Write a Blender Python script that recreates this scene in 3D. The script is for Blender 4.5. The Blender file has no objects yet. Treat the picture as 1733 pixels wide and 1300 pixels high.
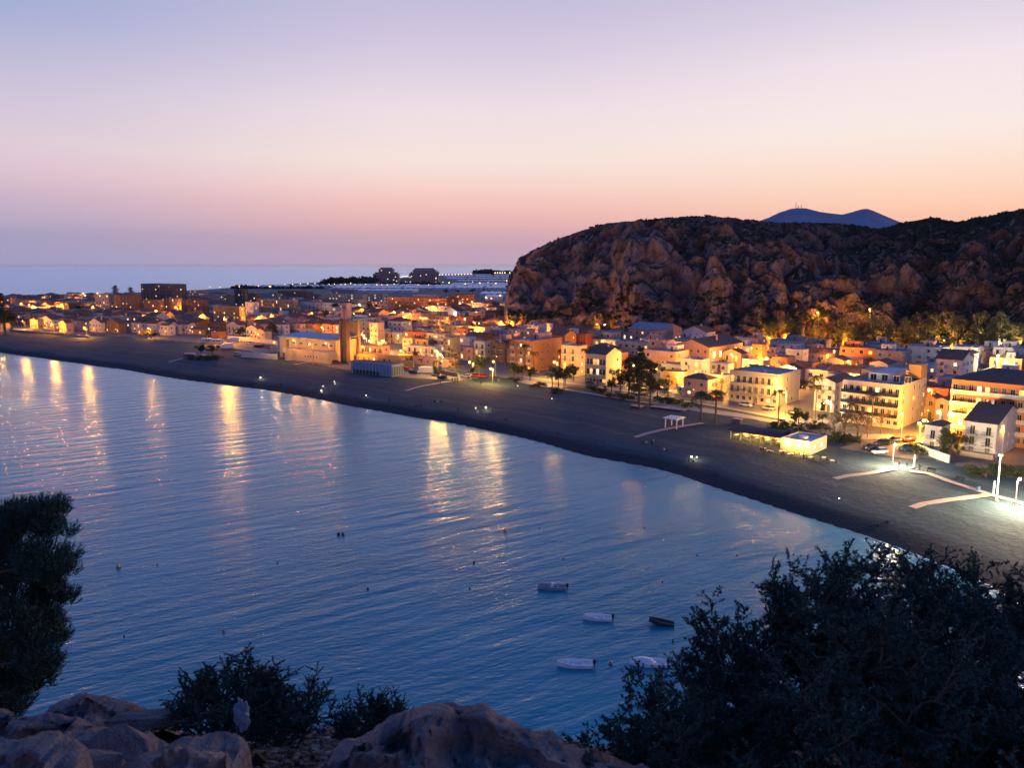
import bpy, bmesh, math, random
import numpy as np
from mathutils import Vector, Matrix, noise as mn
C = bpy.context.scene
COL = C.collection
rnd = random.Random(7)
nr = np.random.RandomState(7)
PI = math.pi
# ------------------------------------------------------------------ camera
F = 1350.0
EYE = 50.0
PITCH = math.atan(206 / F)
cp, sp = math.cos(PITCH), math.sin(PITCH)
cam = bpy.data.cameras.new('camera')
cam.sensor_width = 36.0
cam.lens = 36.0 * F / 1733
cam.clip_start = 0.1
cam.clip_end = 300000
cam.dof.use_dof = True
cam.dof.focus_distance = 260
cam.dof.aperture_fstop = 5.0
co = bpy.data.objects.new('camera', cam)
COL.objects.link(co)
co.location = (0, 0, EYE)
co.rotation_euler = (PI / 2 - PITCH, 0, 0)
C.camera = co
C.view_settings.view_transform = 'Standard'
C.view_settings.look = 'None'
C.view_settings.exposure = 0.0
C.view_settings.gamma = 1.0
C.render.engine = 'CYCLES'
C.cycles.sample_clamp_indirect = 3.0

def lin(r, g, b):
    f = lambda c: (c / 255 / 12.92) if c / 255 <= 0.04045 else ((c / 255 + 0.055) / 1.055) ** 2.4
    return (f(r), f(g), f(b), 1)

# ------------------------------------------------------------------ dusk sky
W = bpy.data.worlds.new('World')
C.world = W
W.use_nodes = True
nt = W.node_tree
for n in list(nt.nodes): nt.nodes.remove(n)
N = nt.nodes.new; LK = nt.links.new
out = N('ShaderNodeOutputWorld'); bg = N('ShaderNodeBackground')
tc = N('ShaderNodeTexCoord'); sx = N('ShaderNodeSeparateXYZ')
LK(tc.outputs['Generated'], sx.inputs[0])
def wm(op, a, b=None):
    m = N('ShaderNodeMath'); m.operation = op
    for i, v in enumerate((a, b)):
        if v is None: continue
        if isinstance(v, (int, float)): m.inputs[i].default_value = v
        else: LK(v, m.inputs[i])
    return m.outputs[0]
el = wm('ARCSINE', sx.outputs['Z'])
elf = wm('MULTIPLY', el, 2 / PI)               # 0 horizon .. 1 zenith
elf = wm('MAXIMUM', elf, 0.0)
elf = wm('POWER', elf, 0.5)                     # more room near the horizon
az = wm('ARCTAN2', sx.outputs['X'], sx.outputs['Y'])
def ramp(stops):
    r = N('ShaderNodeValToRGB'); LK(elf, r.inputs[0])
    e = r.color_ramp.elements
    while len(e) > 1: e.remove(e[-1])
    for i, (deg, c) in enumerate(stops):
        p = math.sqrt(deg / 90)
        k = e[0] if i == 0 else e.new(p)
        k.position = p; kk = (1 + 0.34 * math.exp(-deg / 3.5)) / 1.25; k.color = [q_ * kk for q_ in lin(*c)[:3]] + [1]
    return r.outputs[0]
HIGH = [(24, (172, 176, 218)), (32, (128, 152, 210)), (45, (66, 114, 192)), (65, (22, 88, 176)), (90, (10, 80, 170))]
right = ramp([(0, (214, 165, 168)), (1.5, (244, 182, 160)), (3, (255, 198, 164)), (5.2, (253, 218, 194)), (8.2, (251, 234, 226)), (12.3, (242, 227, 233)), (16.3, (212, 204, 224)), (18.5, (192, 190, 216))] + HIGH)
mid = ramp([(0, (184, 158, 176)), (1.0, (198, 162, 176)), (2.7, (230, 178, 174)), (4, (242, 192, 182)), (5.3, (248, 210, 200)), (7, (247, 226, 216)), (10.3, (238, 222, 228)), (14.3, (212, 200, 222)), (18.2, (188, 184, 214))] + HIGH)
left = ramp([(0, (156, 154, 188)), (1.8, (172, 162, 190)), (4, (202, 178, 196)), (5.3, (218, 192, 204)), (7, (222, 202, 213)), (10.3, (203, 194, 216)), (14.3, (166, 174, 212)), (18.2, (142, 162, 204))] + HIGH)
def mapr(v, a, b, c=0.0, d=1.0):
    m = N('ShaderNodeMapRange'); m.interpolation_type = 'SMOOTHSTEP'
    LK(v, m.inputs[0])
    for i, x in enumerate((a, b, c, d)): m.inputs[i + 1].default_value = x
    return m.outputs[0]
def wmix(f, a, b):
    m = N('ShaderNodeMix'); m.data_type = 'RGBA'
    LK(f, m.inputs[0]); LK(a, m.inputs[6]); LK(b, m.inputs[7]); return m.outputs[2]
c1 = wmix(mapr(az, -0.62, -0.08), left, mid)
c2 = wmix(mapr(az, -0.05, 0.5), c1, right)
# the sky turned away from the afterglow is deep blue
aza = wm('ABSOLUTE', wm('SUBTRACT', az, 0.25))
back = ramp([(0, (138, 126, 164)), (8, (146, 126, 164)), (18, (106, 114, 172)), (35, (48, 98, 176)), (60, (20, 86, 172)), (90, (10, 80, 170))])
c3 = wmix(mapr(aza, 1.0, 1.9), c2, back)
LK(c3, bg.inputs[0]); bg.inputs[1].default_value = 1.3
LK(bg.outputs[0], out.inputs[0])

# ------------------------------------------------------------------ pixel helpers: where a point of the ground stands
GZ = 3.0
def ray(px, py):
    X = (px - 866.5) / F; V = (650 - py) / F
    return (X, cp + V * sp, -sp + V * cp)
def G(px, py, z=GZ):
    d = ray(px, py); t = (z - EYE) / d[2]
    return Vector((d[0] * t, d[1] * t, z))
def AT(px, py, Y):
    d = ray(px, py); t = Y / d[1]
    return Vector((d[0] * t, Y, EYE + d[2] * t))
def proj(x, y, z=GZ):
    r = z - EYE
    zf = y * cp - r * sp; yu = y * sp + r * cp
    return 866.5 + F * x / zf, 650 - F * yu / zf
def lerp(tab, x):
    if x <= tab[0][0]: return tab[0][1]
    for (a, b), (c, d) in zip(tab, tab[1:]):
        if x <= c: return b + (d - b) * (x - a) / (c - a)
    return tab[-1][1]

# ------------------------------------------------------------------ objects
def tag(o, label=None, cat=None, group=None, kind=None):
    if label: o['label'] = label
    if cat: o['category'] = cat
    if group: o['group'] = group
    if kind: o['kind'] = kind
    return o
def empty(name, loc, rz=0, sc=1.0):
    o = bpy.data.objects.new(name, None); COL.objects.link(o)
    o.location = loc; o.rotation_euler = (0, 0, rz); o.scale = (sc,) * 3 if not isinstance(sc, tuple) else sc
    o.empty_display_size = 0.2
    return o
def link(name, me, parent=None, loc=(0, 0, 0), rz=0, sc=None):
    o = bpy.data.objects.new(name, me); COL.objects.link(o)
    if parent is not None: o.parent = parent
    o.location = loc; o.rotation_euler = (0, 0, rz)
    if sc: o.scale = sc
    return o
def copy_tree(o, parent=None):
    c = o.copy(); COL.objects.link(c); c.parent = parent
    for ch in list(o.children): copy_tree(ch, c)
    return c
def npmesh(name, v, f, mats, mi=None, smooth=False):
    v = np.asarray(v, dtype=np.float32); f = np.asarray(f, dtype=np.int32)
    me = bpy.data.meshes.new(name)
    k = f.shape[1]
    me.vertices.add(len(v)); me.vertices.foreach_set('co', v.ravel())
    me.loops.add(f.size); me.loops.foreach_set('vertex_index', f.ravel())
    me.polygons.add(len(f)); me.polygons.foreach_set('loop_start', np.arange(0, f.size, k, dtype=np.int32))
    if mi is not None: me.polygons.foreach_set('material_index', np.asarray(mi, dtype=np.int32))
    me.polygons.foreach_set('use_smooth', np.full(len(f), smooth))
    for m in (mats if isinstance(mats, (list, tuple)) else [mats]): me.materials.append(m)
    me.update(calc_edges=True)
    return me
class MB:
    def __init__(s): s.v = []; s.f = []; s.m = []
    def quad(s, a, b, c, d, m=0):
        i = len(s.v); s.v += [tuple(a), tuple(b), tuple(c), tuple(d)]; s.f.append((i, i + 1, i + 2, i + 3)); s.m.append(m)
    def poly(s, pts, m=0):
        i = len(s.v); s.v += [tuple(p) for p in pts]; s.f.append(tuple(range(i, i + len(pts)))); s.m.append(m)
    def box(s, x0, y0, z0, x1, y1, z1, m=0):
        i = len(s.v)
        s.v += [(x0, y0, z0), (x1, y0, z0), (x1, y1, z0), (x0, y1, z0), (x0, y0, z1), (x1, y0, z1), (x1, y1, z1), (x0, y1, z1)]
        for q in ((0, 3, 2, 1), (4, 5, 6, 7), (0, 1, 5, 4), (1, 2, 6, 5), (2, 3, 7, 6), (3, 0, 4, 7)):
            s.f.append(tuple(i + k for k in q)); s.m.append(m)
    def tube(s, p0, p1, r0, r1=None, n=8, m=0, cap=True):
        r1 = r0 if r1 is None else r1
        p0, p1 = Vector(p0), Vector(p1); d = (p1 - p0).normalized()
        a = d.orthogonal().normalized(); b = d.cross(a); i = len(s.v)
        for p, r in ((p0, r0), (p1, r1)):
            for k in range(n):
                t = 2 * PI * k / n; q = p + a * (r * math.cos(t)) + b * (r * math.sin(t)); s.v.append(tuple(q))
        for k in range(n):
            j = (k + 1) % n; s.f.append((i + k, i + j, i + n + j, i + n + k)); s.m.append(m)
        if cap:
            s.f.append(tuple(i + k for k in range(n))[::-1]); s.m.append(m)
            s.f.append(tuple(i + n + k for k in range(n))); s.m.append(m)
    def lathe(s, prof, n=16, m=0, c=(0, 0, 0)):
        i = len(s.v)
        for r, z in prof:
            for k in range(n):
                t = 2 * PI * k / n; s.v.append((c[0] + r * math.cos(t), c[1] + r * math.sin(t), c[2] + z))
        for a in range(len(prof) - 1):
            for k in range(n):
                j = (k + 1) % n; s.f.append((i + a * n + k, i + a * n + j, i + (a + 1) * n + j, i + (a + 1) * n + k)); s.m.append(m)
    def mesh(s, name, mats, smooth=False):
        me = bpy.data.meshes.new(name); me.from_pydata(s.v, [], s.f)
        for m in (mats if isinstance(mats, (list, tuple)) else [mats]): me.materials.append(m)
        me.polygons.foreach_set('material_index', s.m)
        if smooth: me.polygons.foreach_set('use_smooth', [True] * len(s.f))
        me.update(); return me
    def build(s, name, mats, parent=None, loc=(0, 0, 0), rz=0, smooth=False):
        return link(name, s.mesh(name, mats, smooth), parent, loc, rz)

# ------------------------------------------------------------------ materials
def newmat(name):
    m = bpy.data.materials.new(name); m.use_nodes = True
    t = m.node_tree; b = t.nodes['Principled BSDF']
    return m, t, b
def nodes_noise(t, scale, detail=4, vec=None, rough=0.55, coord='Object', sc=None):
    n = t.nodes.new('ShaderNodeTexNoise'); n.inputs['Scale'].default_value = scale
    n.inputs['Detail'].default_value = detail; n.inputs['Roughness'].default_value = rough
    if vec is None:
        g = t.nodes.new('ShaderNodeTexCoord'); vec = g.outputs[coord]
    if sc:
        mp = t.nodes.new('ShaderNodeMapping'); mp.vector_type = 'TEXTURE'; mp.inputs['Scale'].default_value = [1 / k for k in sc[0:3]]
        if len(sc) > 3: mp.inputs['Rotation'].default_value = (0, 0, sc[3])
        t.links.new(vec, mp.inputs[0]); vec = mp.outputs[0]
    t.links.new(vec, n.inputs['Vector'])
    return n.outputs[0]
def nramp(t, fac, stops):
    r = t.nodes.new('ShaderNodeValToRGB'); t.links.new(fac, r.inputs[0])
    e = r.color_ramp.elements
    while len(e) > 1: e.remove(e[-1])
    for i, (p, c) in enumerate(stops):
        k = e[0] if i == 0 else e.new(p)
        k.position = p; k.color = tuple(c) + (1,)
    return r.outputs[0]
def nmix(t, f, a, b, mode='MIX'):
    m = t.nodes.new('ShaderNodeMix'); m.data_type = 'RGBA'; m.blend_type = mode
    for i, v in ((0, f), (6, a), (7, b)):
        if hasattr(v, 'is_linked'): t.links.new(v, m.inputs[i])
        elif isinstance(v, (int, float)): m.inputs[i].default_value = v
        else: m.inputs[i].default_value = tuple(v) + (1,)
    return m.outputs[2]
def nmath(t, op, a, b=0.0):
    m = t.nodes.new('ShaderNodeMath'); m.operation = op
    for i, v in enumerate((a, b)):
        if hasattr(v, 'is_linked'): t.links.new(v, m.inputs[i])
        else: m.inputs[i].default_value = v
    return m.outputs[0]
def bump(t, b, h, strength=0.5, dist=0.1):
    n = t.nodes.new('ShaderNodeBump'); n.inputs['Strength'].default_value = strength
    n.inputs['Distance'].default_value = dist
    t.links.new(h, n.inputs['Height']); t.links.new(n.outputs[0], b.inputs['Normal'])
def simple(name, c, rough=0.7, metal=0.0, var=0.18, scale=1.2, spec=None):
    m, t, b = newmat(name)
    f = nodes_noise(t, scale, 5)
    lo = [x * (1 - var) for x in c]; hi = [min(1, x * (1 + var)) for x in c]
    t.links.new(nramp(t, f, [(0.3, lo), (0.7, hi)]), b.inputs['Base Color'])
    b.inputs['Roughness'].default_value = rough; b.inputs['Metallic'].default_value = metal
    if spec is not None: b.inputs['Specular IOR Level'].default_value = spec
    return m
def emit(name, c, s):
    m, t, b = newmat(name)
    b.inputs['Base Color'].default_value = tuple(c) + (1,)
    b.inputs['Emission Color'].default_value = tuple(c) + (1,)
    b.inputs['Emission Strength'].default_value = s
    return m
def plaster(name, c):
    m, t, b = newmat(name)
    g = t.nodes.new('ShaderNodeTexCoord')
    f = nodes_noise(t, 0.35, 6, g.outputs['Object'], 0.65)
    st = nodes_noise(t, 1.0, 4, g.outputs['Object'], 0.6, sc=(1.2, 1.2, 0.12))       # streaks of dirt run down
    a = nramp(t, f, [(0.3, [x * 0.86 for x in c]), (0.65, [min(1, x * 1.08) for x in c])])
    a = nmix(t, nramp(t, st, [(0.5, (0, 0, 0)), (0.8, (0.32,) * 3)]), a, [x * 0.5 for x in c])
    t.links.new(a, b.inputs['Base Color']); b.inputs['Roughness'].default_value = 0.85
    bump(t, b, nodes_noise(t, 9, 3, g.outputs['Object']), 0.25, 0.02)
    return m
def tiled(name, c, sc=5.0):
    m, t, b = newmat(name)
    g = t.nodes.new('ShaderNodeTexCoord')
    w = t.nodes.new('ShaderNodeTexWave'); w.inputs['Scale'].default_value = sc * 0.5; w.bands_direction = 'X'
    w.inputs['Distortion'].default_value = 0.6
    t.links.new(g.outputs['Object'], w.inputs[0])
    f = nodes_noise(t, 0.8, 6, g.outputs['Object'], 0.7)
    a = nramp(t, f, [(0.25, [x * 0.6 for x in c]), (0.5, c), (0.8, [min(1, x * 1.45) for x in c])])
    t.links.new(nmix(t, 0.35, a, nramp(t, w.outputs[0], [(0, [x * 0.5 for x in c]), (1, [min(1, x * 1.3) for x in c])])), b.inputs['Base Color'])
    b.inputs['Roughness'].default_value = 0.8
    bump(t, b, w.outputs[0], 0.6, 0.06)
    return m
WALLS = {k: plaster('plaster_' + k, c) for k, c in dict(
    white=(0.62, 0.6, 0.58), cream=(0.56, 0.47, 0.34), pink=(0.58, 0.36, 0.29), ochre=(0.5, 0.31, 0.12), orange=(0.52, 0.22, 0.08),
    red=(0.36, 0.08, 0.04), brick=(0.26, 0.12, 0.075), grey=(0.33, 0.32, 0.32), brown=(0.2, 0.13, 0.09), stone=(0.34, 0.28, 0.21), dark=(0.09, 0.09, 0.1), blue=(0.2, 0.3, 0.42)).items()}
ROOFS = dict(tile=tiled('roof_tiles_red', (0.2, 0.085, 0.055)), dark=tiled('roof_tiles_dark', (0.09, 0.065, 0.065)),
             flat=simple('roof_felt', (0.27, 0.28, 0.31), 0.8, var=0.35, scale=0.5), pale=simple('roof_pale', (0.45, 0.46, 0.5), 0.7, var=0.25, scale=0.5),
             terr=simple('roof_terracotta_terrace', (0.3, 0.16, 0.11), 0.8, var=0.3, scale=0.6))
def glassmat(name, c, r=0.12):
    m, t, b = newmat(name)
    b.inputs['Base Color'].default_value = tuple(c) + (1,); b.inputs['Roughness'].default_value = r
    return m
GLASS = glassmat('window_glass', (0.02, 0.025, 0.035))
SHUT = simple('shutter', (0.1, 0.07, 0.05), 0.6)
FRAMEM = simple('frame_paint', (0.55, 0.53, 0.5), 0.6)
LITW = [emit('lit_window_amber', (1.0, 0.62, 0.22), 1.5), emit('lit_window_pale', (1.0, 0.82, 0.5), 1.8), emit('lit_window_gold', (1.0, 0.5, 0.1), 1.5)]
METAL = simple('galvanised', (0.32, 0.33, 0.34), 0.45, 0.6)
DARKM = simple('dark_metal', (0.04, 0.042, 0.045), 0.5, 0.3)
WHITEP = simple('white_paint', (0.72, 0.72, 0.7), 0.45, var=0.06)
BARK = simple('bark', (0.11, 0.08, 0.055), 0.9, var=0.4, scale=3)
BARKP = simple('pale_bark', (0.3, 0.25, 0.19), 0.9, var=0.3, scale=2)
def leafmat(name, c, var=0.5, tr=0.2, rough=0.6):
    m, t, b = newmat(name)
    gi = t.nodes.new('ShaderNodeNewGeometry')
    a = nramp(t, gi.outputs['Random Per Island'], [(0, [x * (1 - var) for x in c]), (1, [x * (1 + var) for x in c])])
    t.links.new(a, b.inputs['Base Color']); b.inputs['Roughness'].default_value = rough
    b.inputs['Specular IOR Level'].default_value = 0.2
    return m
LEAF = leafmat('leaves_dark_green', (0.035, 0.055, 0.022))
LEAFG = leafmat('leaves_grey_green', (0.13, 0.145, 0.07))
LEAFB = leafmat('leaves_brownish', (0.12, 0.08, 0.035))
LEAFP = leafmat('palm_fronds', (0.045, 0.06, 0.022))
NEARL = leafmat('shrub_leaves', (0.028, 0.07, 0.055), 0.65)

# ------------------------------------------------------------------ coast and terrain
SHORE = [(-420, 556), (-200, 574), (0, 596), (80, 608), (200, 624), (300, 641), (440, 659), (520, 672), (600, 688), (700, 706), (760, 715), (850, 733), (930, 752), (1000, 772), (1060, 784), (1100, 792), (1150, 805), (1200, 822), (1300, 853), (1400, 885), (1480, 913), (1560, 943), (1640, 975), (1690, 998), (1733, 1025), (1790, 1075), (1840, 1150)]
FARC = [(880, 461), (800, 463.2), (745, 466.5), (700, 470), (620, 473.5), (545, 478), (480, 482), (400, 487), (320, 493), (200, 498), (100, 500), (0, 501.5), (-150, 506), (-420, 520)]
shore = [G(x, y, 0).to_2d() for x, y in SHORE]
farc = [G(x, y, 0).to_2d() for x, y in FARC]
land = shore + [Vector((90, 30)), Vector((900, -200)), Vector((9000, 0)), Vector((16000, 12000)), Vector((3000, 12000))] + farc
LP = np.array([(p.x, p.y) for p in land])
NSH = len(shore)
def sdist(X, Y):
    X = np.asarray(X, float); Y = np.asarray(Y, float)
    best = np.full(X.shape, 1e18); ins = np.zeros(X.shape, bool); n = len(LP)
    for i in range(n):
        ax, ay = LP[i]; bx, by = LP[(i + 1) % n]
        dx, dy = bx - ax, by - ay
        t = np.clip(((X - ax) * dx + (Y - ay) * dy) / (dx * dx + dy * dy), 0, 1)
        d = (X - ax - t * dx) ** 2 + (Y - ay - t * dy) ** 2
        best = np.minimum(best, d)
        c = ((ay > Y) != (by > Y)) & (X < (bx - ax) * (Y - ay) / (by - ay + 1e-12) + ax)
        ins ^= c
    d = np.sqrt(best)
    return np.where(ins, d, -d)
def landz(sd):
    sd = np.asarray(sd, float)
    s = np.maximum(sd, 0)
    z = 1.7 * (1 - np.exp(-s / 6.0)) + 1.3 * np.clip(s / 34, 0, 1)
    return np.where(sd < 0, np.maximum(sd * 0.12, -6), np.minimum(z, GZ))
def gz(x, y): return float(landz(sdist(np.array([x]), np.array([y])))[0])
def B(px, py):
    z = 2.5
    for _ in range(5):
        p = G(px, py, z); z = gz(p.x, p.y)
    return Vector((p.x, p.y, z))
# ------------------------------------------------------------------ sand, town ground, sea
def sand_mat():
    m, t, b = newmat('pebbly_sand')
    g = t.nodes.new('ShaderNodeNewGeometry'); pos = g.outputs['Position']
    s = t.nodes.new('ShaderNodeSeparateXYZ'); t.links.new(pos, s.inputs[0])
    n1 = nodes_noise(t, 0.06, 5, pos, 0.6); n2 = nodes_noise(t, 5.0, 3, pos, 0.8); n3 = nodes_noise(t, 0.8, 4, pos)
    base = nramp(t, n1, [(0.3, (0.033, 0.074, 0.11)), (0.7, (0.07, 0.12, 0.155))])
    base = nmix(t, nramp(t, n2, [(0.38, (0, 0, 0)), (0.7, (0.75,) * 3)]), base, (0.03, 0.045, 0.06))
    base = nmix(t, nramp(t, n3, [(0.55, (0, 0, 0)), (0.75, (0.3,) * 3)]), base, (0.15, 0.17, 0.17))
    at = t.nodes.new('ShaderNodeAttribute'); at.attribute_name = 'shore'; cx = t.nodes.new('ShaderNodeCombineXYZ')
    t.links.new(nmath(t, 'ADD', nmath(t, 'MULTIPLY', at.outputs['Fac'], 0.22), nmath(t, 'MULTIPLY', n1, 3.0)), cx.inputs[0]); bands = nodes_noise(t, 1.0, 4, cx.outputs[0], 0.65)
    base = nmix(t, nramp(t, bands, [(0.42, (0.55,) * 3), (0.56, (0, 0, 0))]), base, (0.02, 0.04, 0.06)); base = nmix(t, nramp(t, bands, [(0.6, (0, 0, 0)), (0.66, (0.4,) * 3)]), base, (0.13, 0.16, 0.18))
    z = nmath(t, 'ADD', s.outputs[2], nmath(t, 'MULTIPLY', nodes_noise(t, 0.15, 4, pos), 0.5))
    wet = nramp(t, nmath(t, 'MULTIPLY', z, 0.4), [(0.1, (.9,) * 3), (0.5, (0.75,) * 3), (0.74, (0, 0, 0))])
    base = nmix(t, wet, base, (0.014, 0.022, 0.035))
    t.links.new(base, b.inputs['Base Color'])
    b.inputs['Roughness'].default_value = 0.9; b.inputs['Specular IOR Level'].default_value = 0.15
    h = nmath(t, 'ADD', nmath(t, 'MULTIPLY', n3, 1.0), nmath(t, 'MULTIPLY', n2, 0.35))
    bump(t, b, h, 0.9, 0.35)
    return m
def ground_mat():
    m, t, b = newmat('town_ground')
    g = t.nodes.new('ShaderNodeNewGeometry'); pos = g.outputs['Position']
    n1 = nodes_noise(t, 0.03, 6, pos, 0.6); n2 = nodes_noise(t, 1.5, 4, pos, 0.7)
    base = nramp(t, n1, [(0.3, (0.12, 0.105, 0.09)), (0.55, (0.19, 0.165, 0.14)), (0.75, (0.08, 0.085, 0.06))])
    base = nmix(t, 0.35, base, nramp(t, n2, [(0.3, (0.06,) * 3), (0.7, (0.26, 0.24, 0.2))]))
    t.links.new(base, b.inputs['Base Color']); b.inputs['Roughness'].default_value = 0.9
    bump(t, b, n2, 0.4, 0.1)
    return m
SAND = sand_mat(); GROUND = ground_mat()
NA, NRr = 560, 430
ang = np.radians(np.linspace(-50, 52, NA))
rad = np.exp(np.linspace(math.log(48), math.log(15000), NRr))
A_, R_ = np.meshgrid(ang, rad)
GX, GY = R_ * np.sin(A_), R_ * np.cos(A_)
SD = sdist(GX, GY)
nzv = np.array([mn.noise((x * 0.035, y * 0.035, 0)) for x, y in zip(GX.ravel(), GY.ravel())]).reshape(GX.shape)
nz2 = np.array([mn.noise((x * 0.4, y * 0.4, 3)) for x, y in zip(GX.ravel(), GY.ravel())]).reshape(GX.shape)
GZZ = landz(SD + nzv * 1.2) + np.where((SD > 3) & (SD < 60), nz2 * 0.09 + nzv * 0.12, 0) - np.where(SD > 30, 0.12, 0)
idx = np.arange(NA * NRr).reshape(NRr, NA)
q = np.stack([idx[:-1, :-1], idx[:-1, 1:], idx[1:, 1:], idx[1:, :-1]], -1).reshape(-1, 4)
smid = SD[:-1, :-1].ravel(); ymid = GY[:-1, :-1].ravel(); xmid = GX[:-1, :-1].ravel()
bwid = np.interp(xmid, [-380, -120, 40, 110], [62, 82, 66, 52])
isb = (smid < bwid) & (ymid < 800)
sea_drop = (smid < -60)
V_ = np.stack([GX, GY, GZZ], -1).reshape(-1, 3)
def sub(mask, name, mat):
    f = q[mask]; u, inv = np.unique(f, return_inverse=True)
    me = npmesh(name, V_[u], inv.reshape(-1, 4), mat, smooth=True); at = me.attributes.new('shore', 'FLOAT', 'POINT'); at.data.foreach_set('value', SD.ravel()[u].astype(np.float32))
    return tag(link(name, me), kind='structure')
sub(isb & ~sea_drop, 'beach', SAND)
sub(~isb & ~sea_drop, 'ground', GROUND)

def water_mat():
    m, t, b = newmat('sea_water')
    g = t.nodes.new('ShaderNodeNewGeometry'); pos = g.outputs['Position']
    s = t.nodes.new('ShaderNodeSeparateXYZ'); t.links.new(pos, s.inputs[0])
    t.nodes.remove(b); O_ = [n for n in t.nodes if n.type == 'OUTPUT_MATERIAL'][0]; df = t.nodes.new('ShaderNodeBsdfDiffuse'); gl = t.nodes.new('ShaderNodeBsdfGlossy'); gl.inputs['Color'].default_value = (0.8, 0.91, 1.0, 1)
    fr = t.nodes.new('ShaderNodeFresnel'); fr.inputs['IOR'].default_value = 1.42; ms = t.nodes.new('ShaderNodeMixShader'); t.links.new(fr.outputs[0], ms.inputs[0]); t.links.new(df.outputs[0], ms.inputs[1]); t.links.new(gl.outputs[0], ms.inputs[2]); t.links.new(ms.outputs[0], O_.inputs[0])
    n0 = nodes_noise(t, 0.018, 3, pos, 0.5)
    t.links.new(nramp(t, n0, [(0.35, (0.0, 0.19, 0.25)), (0.65, (0.0, 0.24, 0.32))]), df.inputs['Color'])
    # long low swell crossing towards the shore, wind ripples, and fine chop
    sw = nodes_noise(t, 1.0, 3, pos, 0.5, sc=(0.07, 0.3, 0.2, math.radians(33)))
    rp = nodes_noise(t, 1.0, 3, pos, 0.6, sc=(0.45, 1.1, 0.5, math.radians(14)))
    fc = nodes_noise(t, 3.2, 2, pos, 0.6)
    patch = nodes_noise(t, 0.02, 3, pos, 0.6, sc=(0.7, 1.6, 1, math.radians(-15)))
    pr = nramp(t, patch, [(0.32, (0.25,) * 3), (0.62, (1,) * 3)]); pr2 = nramp(t, nodes_noise(t, 0.012, 3, pos, 0.5), [(0.35, (0.25,) * 3), (0.6, (1,) * 3)])
    h = nmath(t, 'ADD', nmath(t, 'MULTIPLY', nmath(t, 'MULTIPLY', sw, 1.15), pr2), nmath(t, 'MULTIPLY', nmath(t, 'MULTIPLY', rp, 0.36), pr))
    h = nmath(t, 'ADD', h, nmath(t, 'MULTIPLY', fc, 0.05))
    # the swell dies out far away where the surface only reads as sheen
    far = t.nodes.new('ShaderNodeMapRange'); t.links.new(s.outputs[1], far.inputs[0])
    for i, v in enumerate((250, 1500, 1.0, 0.12)): far.inputs[i + 1].default_value = v
    bp = t.nodes.new('ShaderNodeBump'); t.links.new(nmath(t, 'MULTIPLY', far.outputs[0], 0.5), bp.inputs['Strength'])
    bp.inputs['Distance'].default_value = 1.0; t.links.new(h, bp.inputs['Height']); [t.links.new(bp.outputs[0], q_.inputs['Normal']) for q_ in (df, gl, fr)]
    # a calm belt lies on the open sea beyond the bay
    cm = t.nodes.new('ShaderNodeMapRange'); cm.interpolation_type = 'SMOOTHSTEP'; t.links.new(s.outputs[1], cm.inputs[0])
    for i, v in enumerate((7200, 8600, 0.0, 1.0)): cm.inputs[i + 1].default_value = v
    rg = nramp(t, patch, [(0.3, (0.2,) * 3), (0.7, (0.27,) * 3)])
    mf = t.nodes.new('ShaderNodeMapRange'); t.links.new(s.outputs[1], mf.inputs[0])
    for i, v in enumerate((500, 1500, 0.0, 1.0)): mf.inputs[i + 1].default_value = v
    rg = nmix(t, mf.outputs[0], rg, (0.3, 0.3, 0.3))
    rg = nmix(t, cm.outputs[0], rg, (0.1, 0.1, 0.1))
    t.links.new(rg, gl.inputs['Roughness'])
    return m
WATER = water_mat()
mb = MB(); R0 = 30000
mb.quad((-R0, -300, 0), (R0, -300, 0), (R0, R0, 0), (-R0, R0, 0))
tag(mb.build('water', WATER), kind='structure')
# the thin line of wash along the waterline
FOAM = simple('wash_foam', (0.55, 0.6, 0.66), 0.5, var=0.3, scale=2.5)
pts = []
for i in range(len(shore) - 1):
    a, c = shore[i], shore[i + 1]; n = max(2, int((c - a).length / 1.5))
    for k in range(n): pts.append(a.lerp(c, k / n))
mv = []
for k, p in enumerate(pts):
    d = (pts[min(k + 1, len(pts) - 1)] - pts[max(k - 1, 0)]).normalized(); nn = Vector((-d.y, d.x))
    o = mn.noise((k * 0.05, 0, 0)) * 0.9 + mn.noise((k * 0.4, 5, 0)) * 0.25; w = max(0.05, 0.26 + 0.3 * mn.noise((k * 0.13, 9, 0)))
    zq = 0.02
    c0 = p + nn * (-0.3 + o); c1 = p + nn * (-0.3 + o + w)
    mv += [(c0.x, c0.y, zq), (c1.x, c1.y, zq)]
fq = [(2 * k, 2 * k + 2, 2 * k + 3, 2 * k + 1) for k in range(len(pts) - 1)]
tag(link('shore_foam', npmesh('shore_foam', mv, fq, FOAM)), kind='structure')

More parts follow.
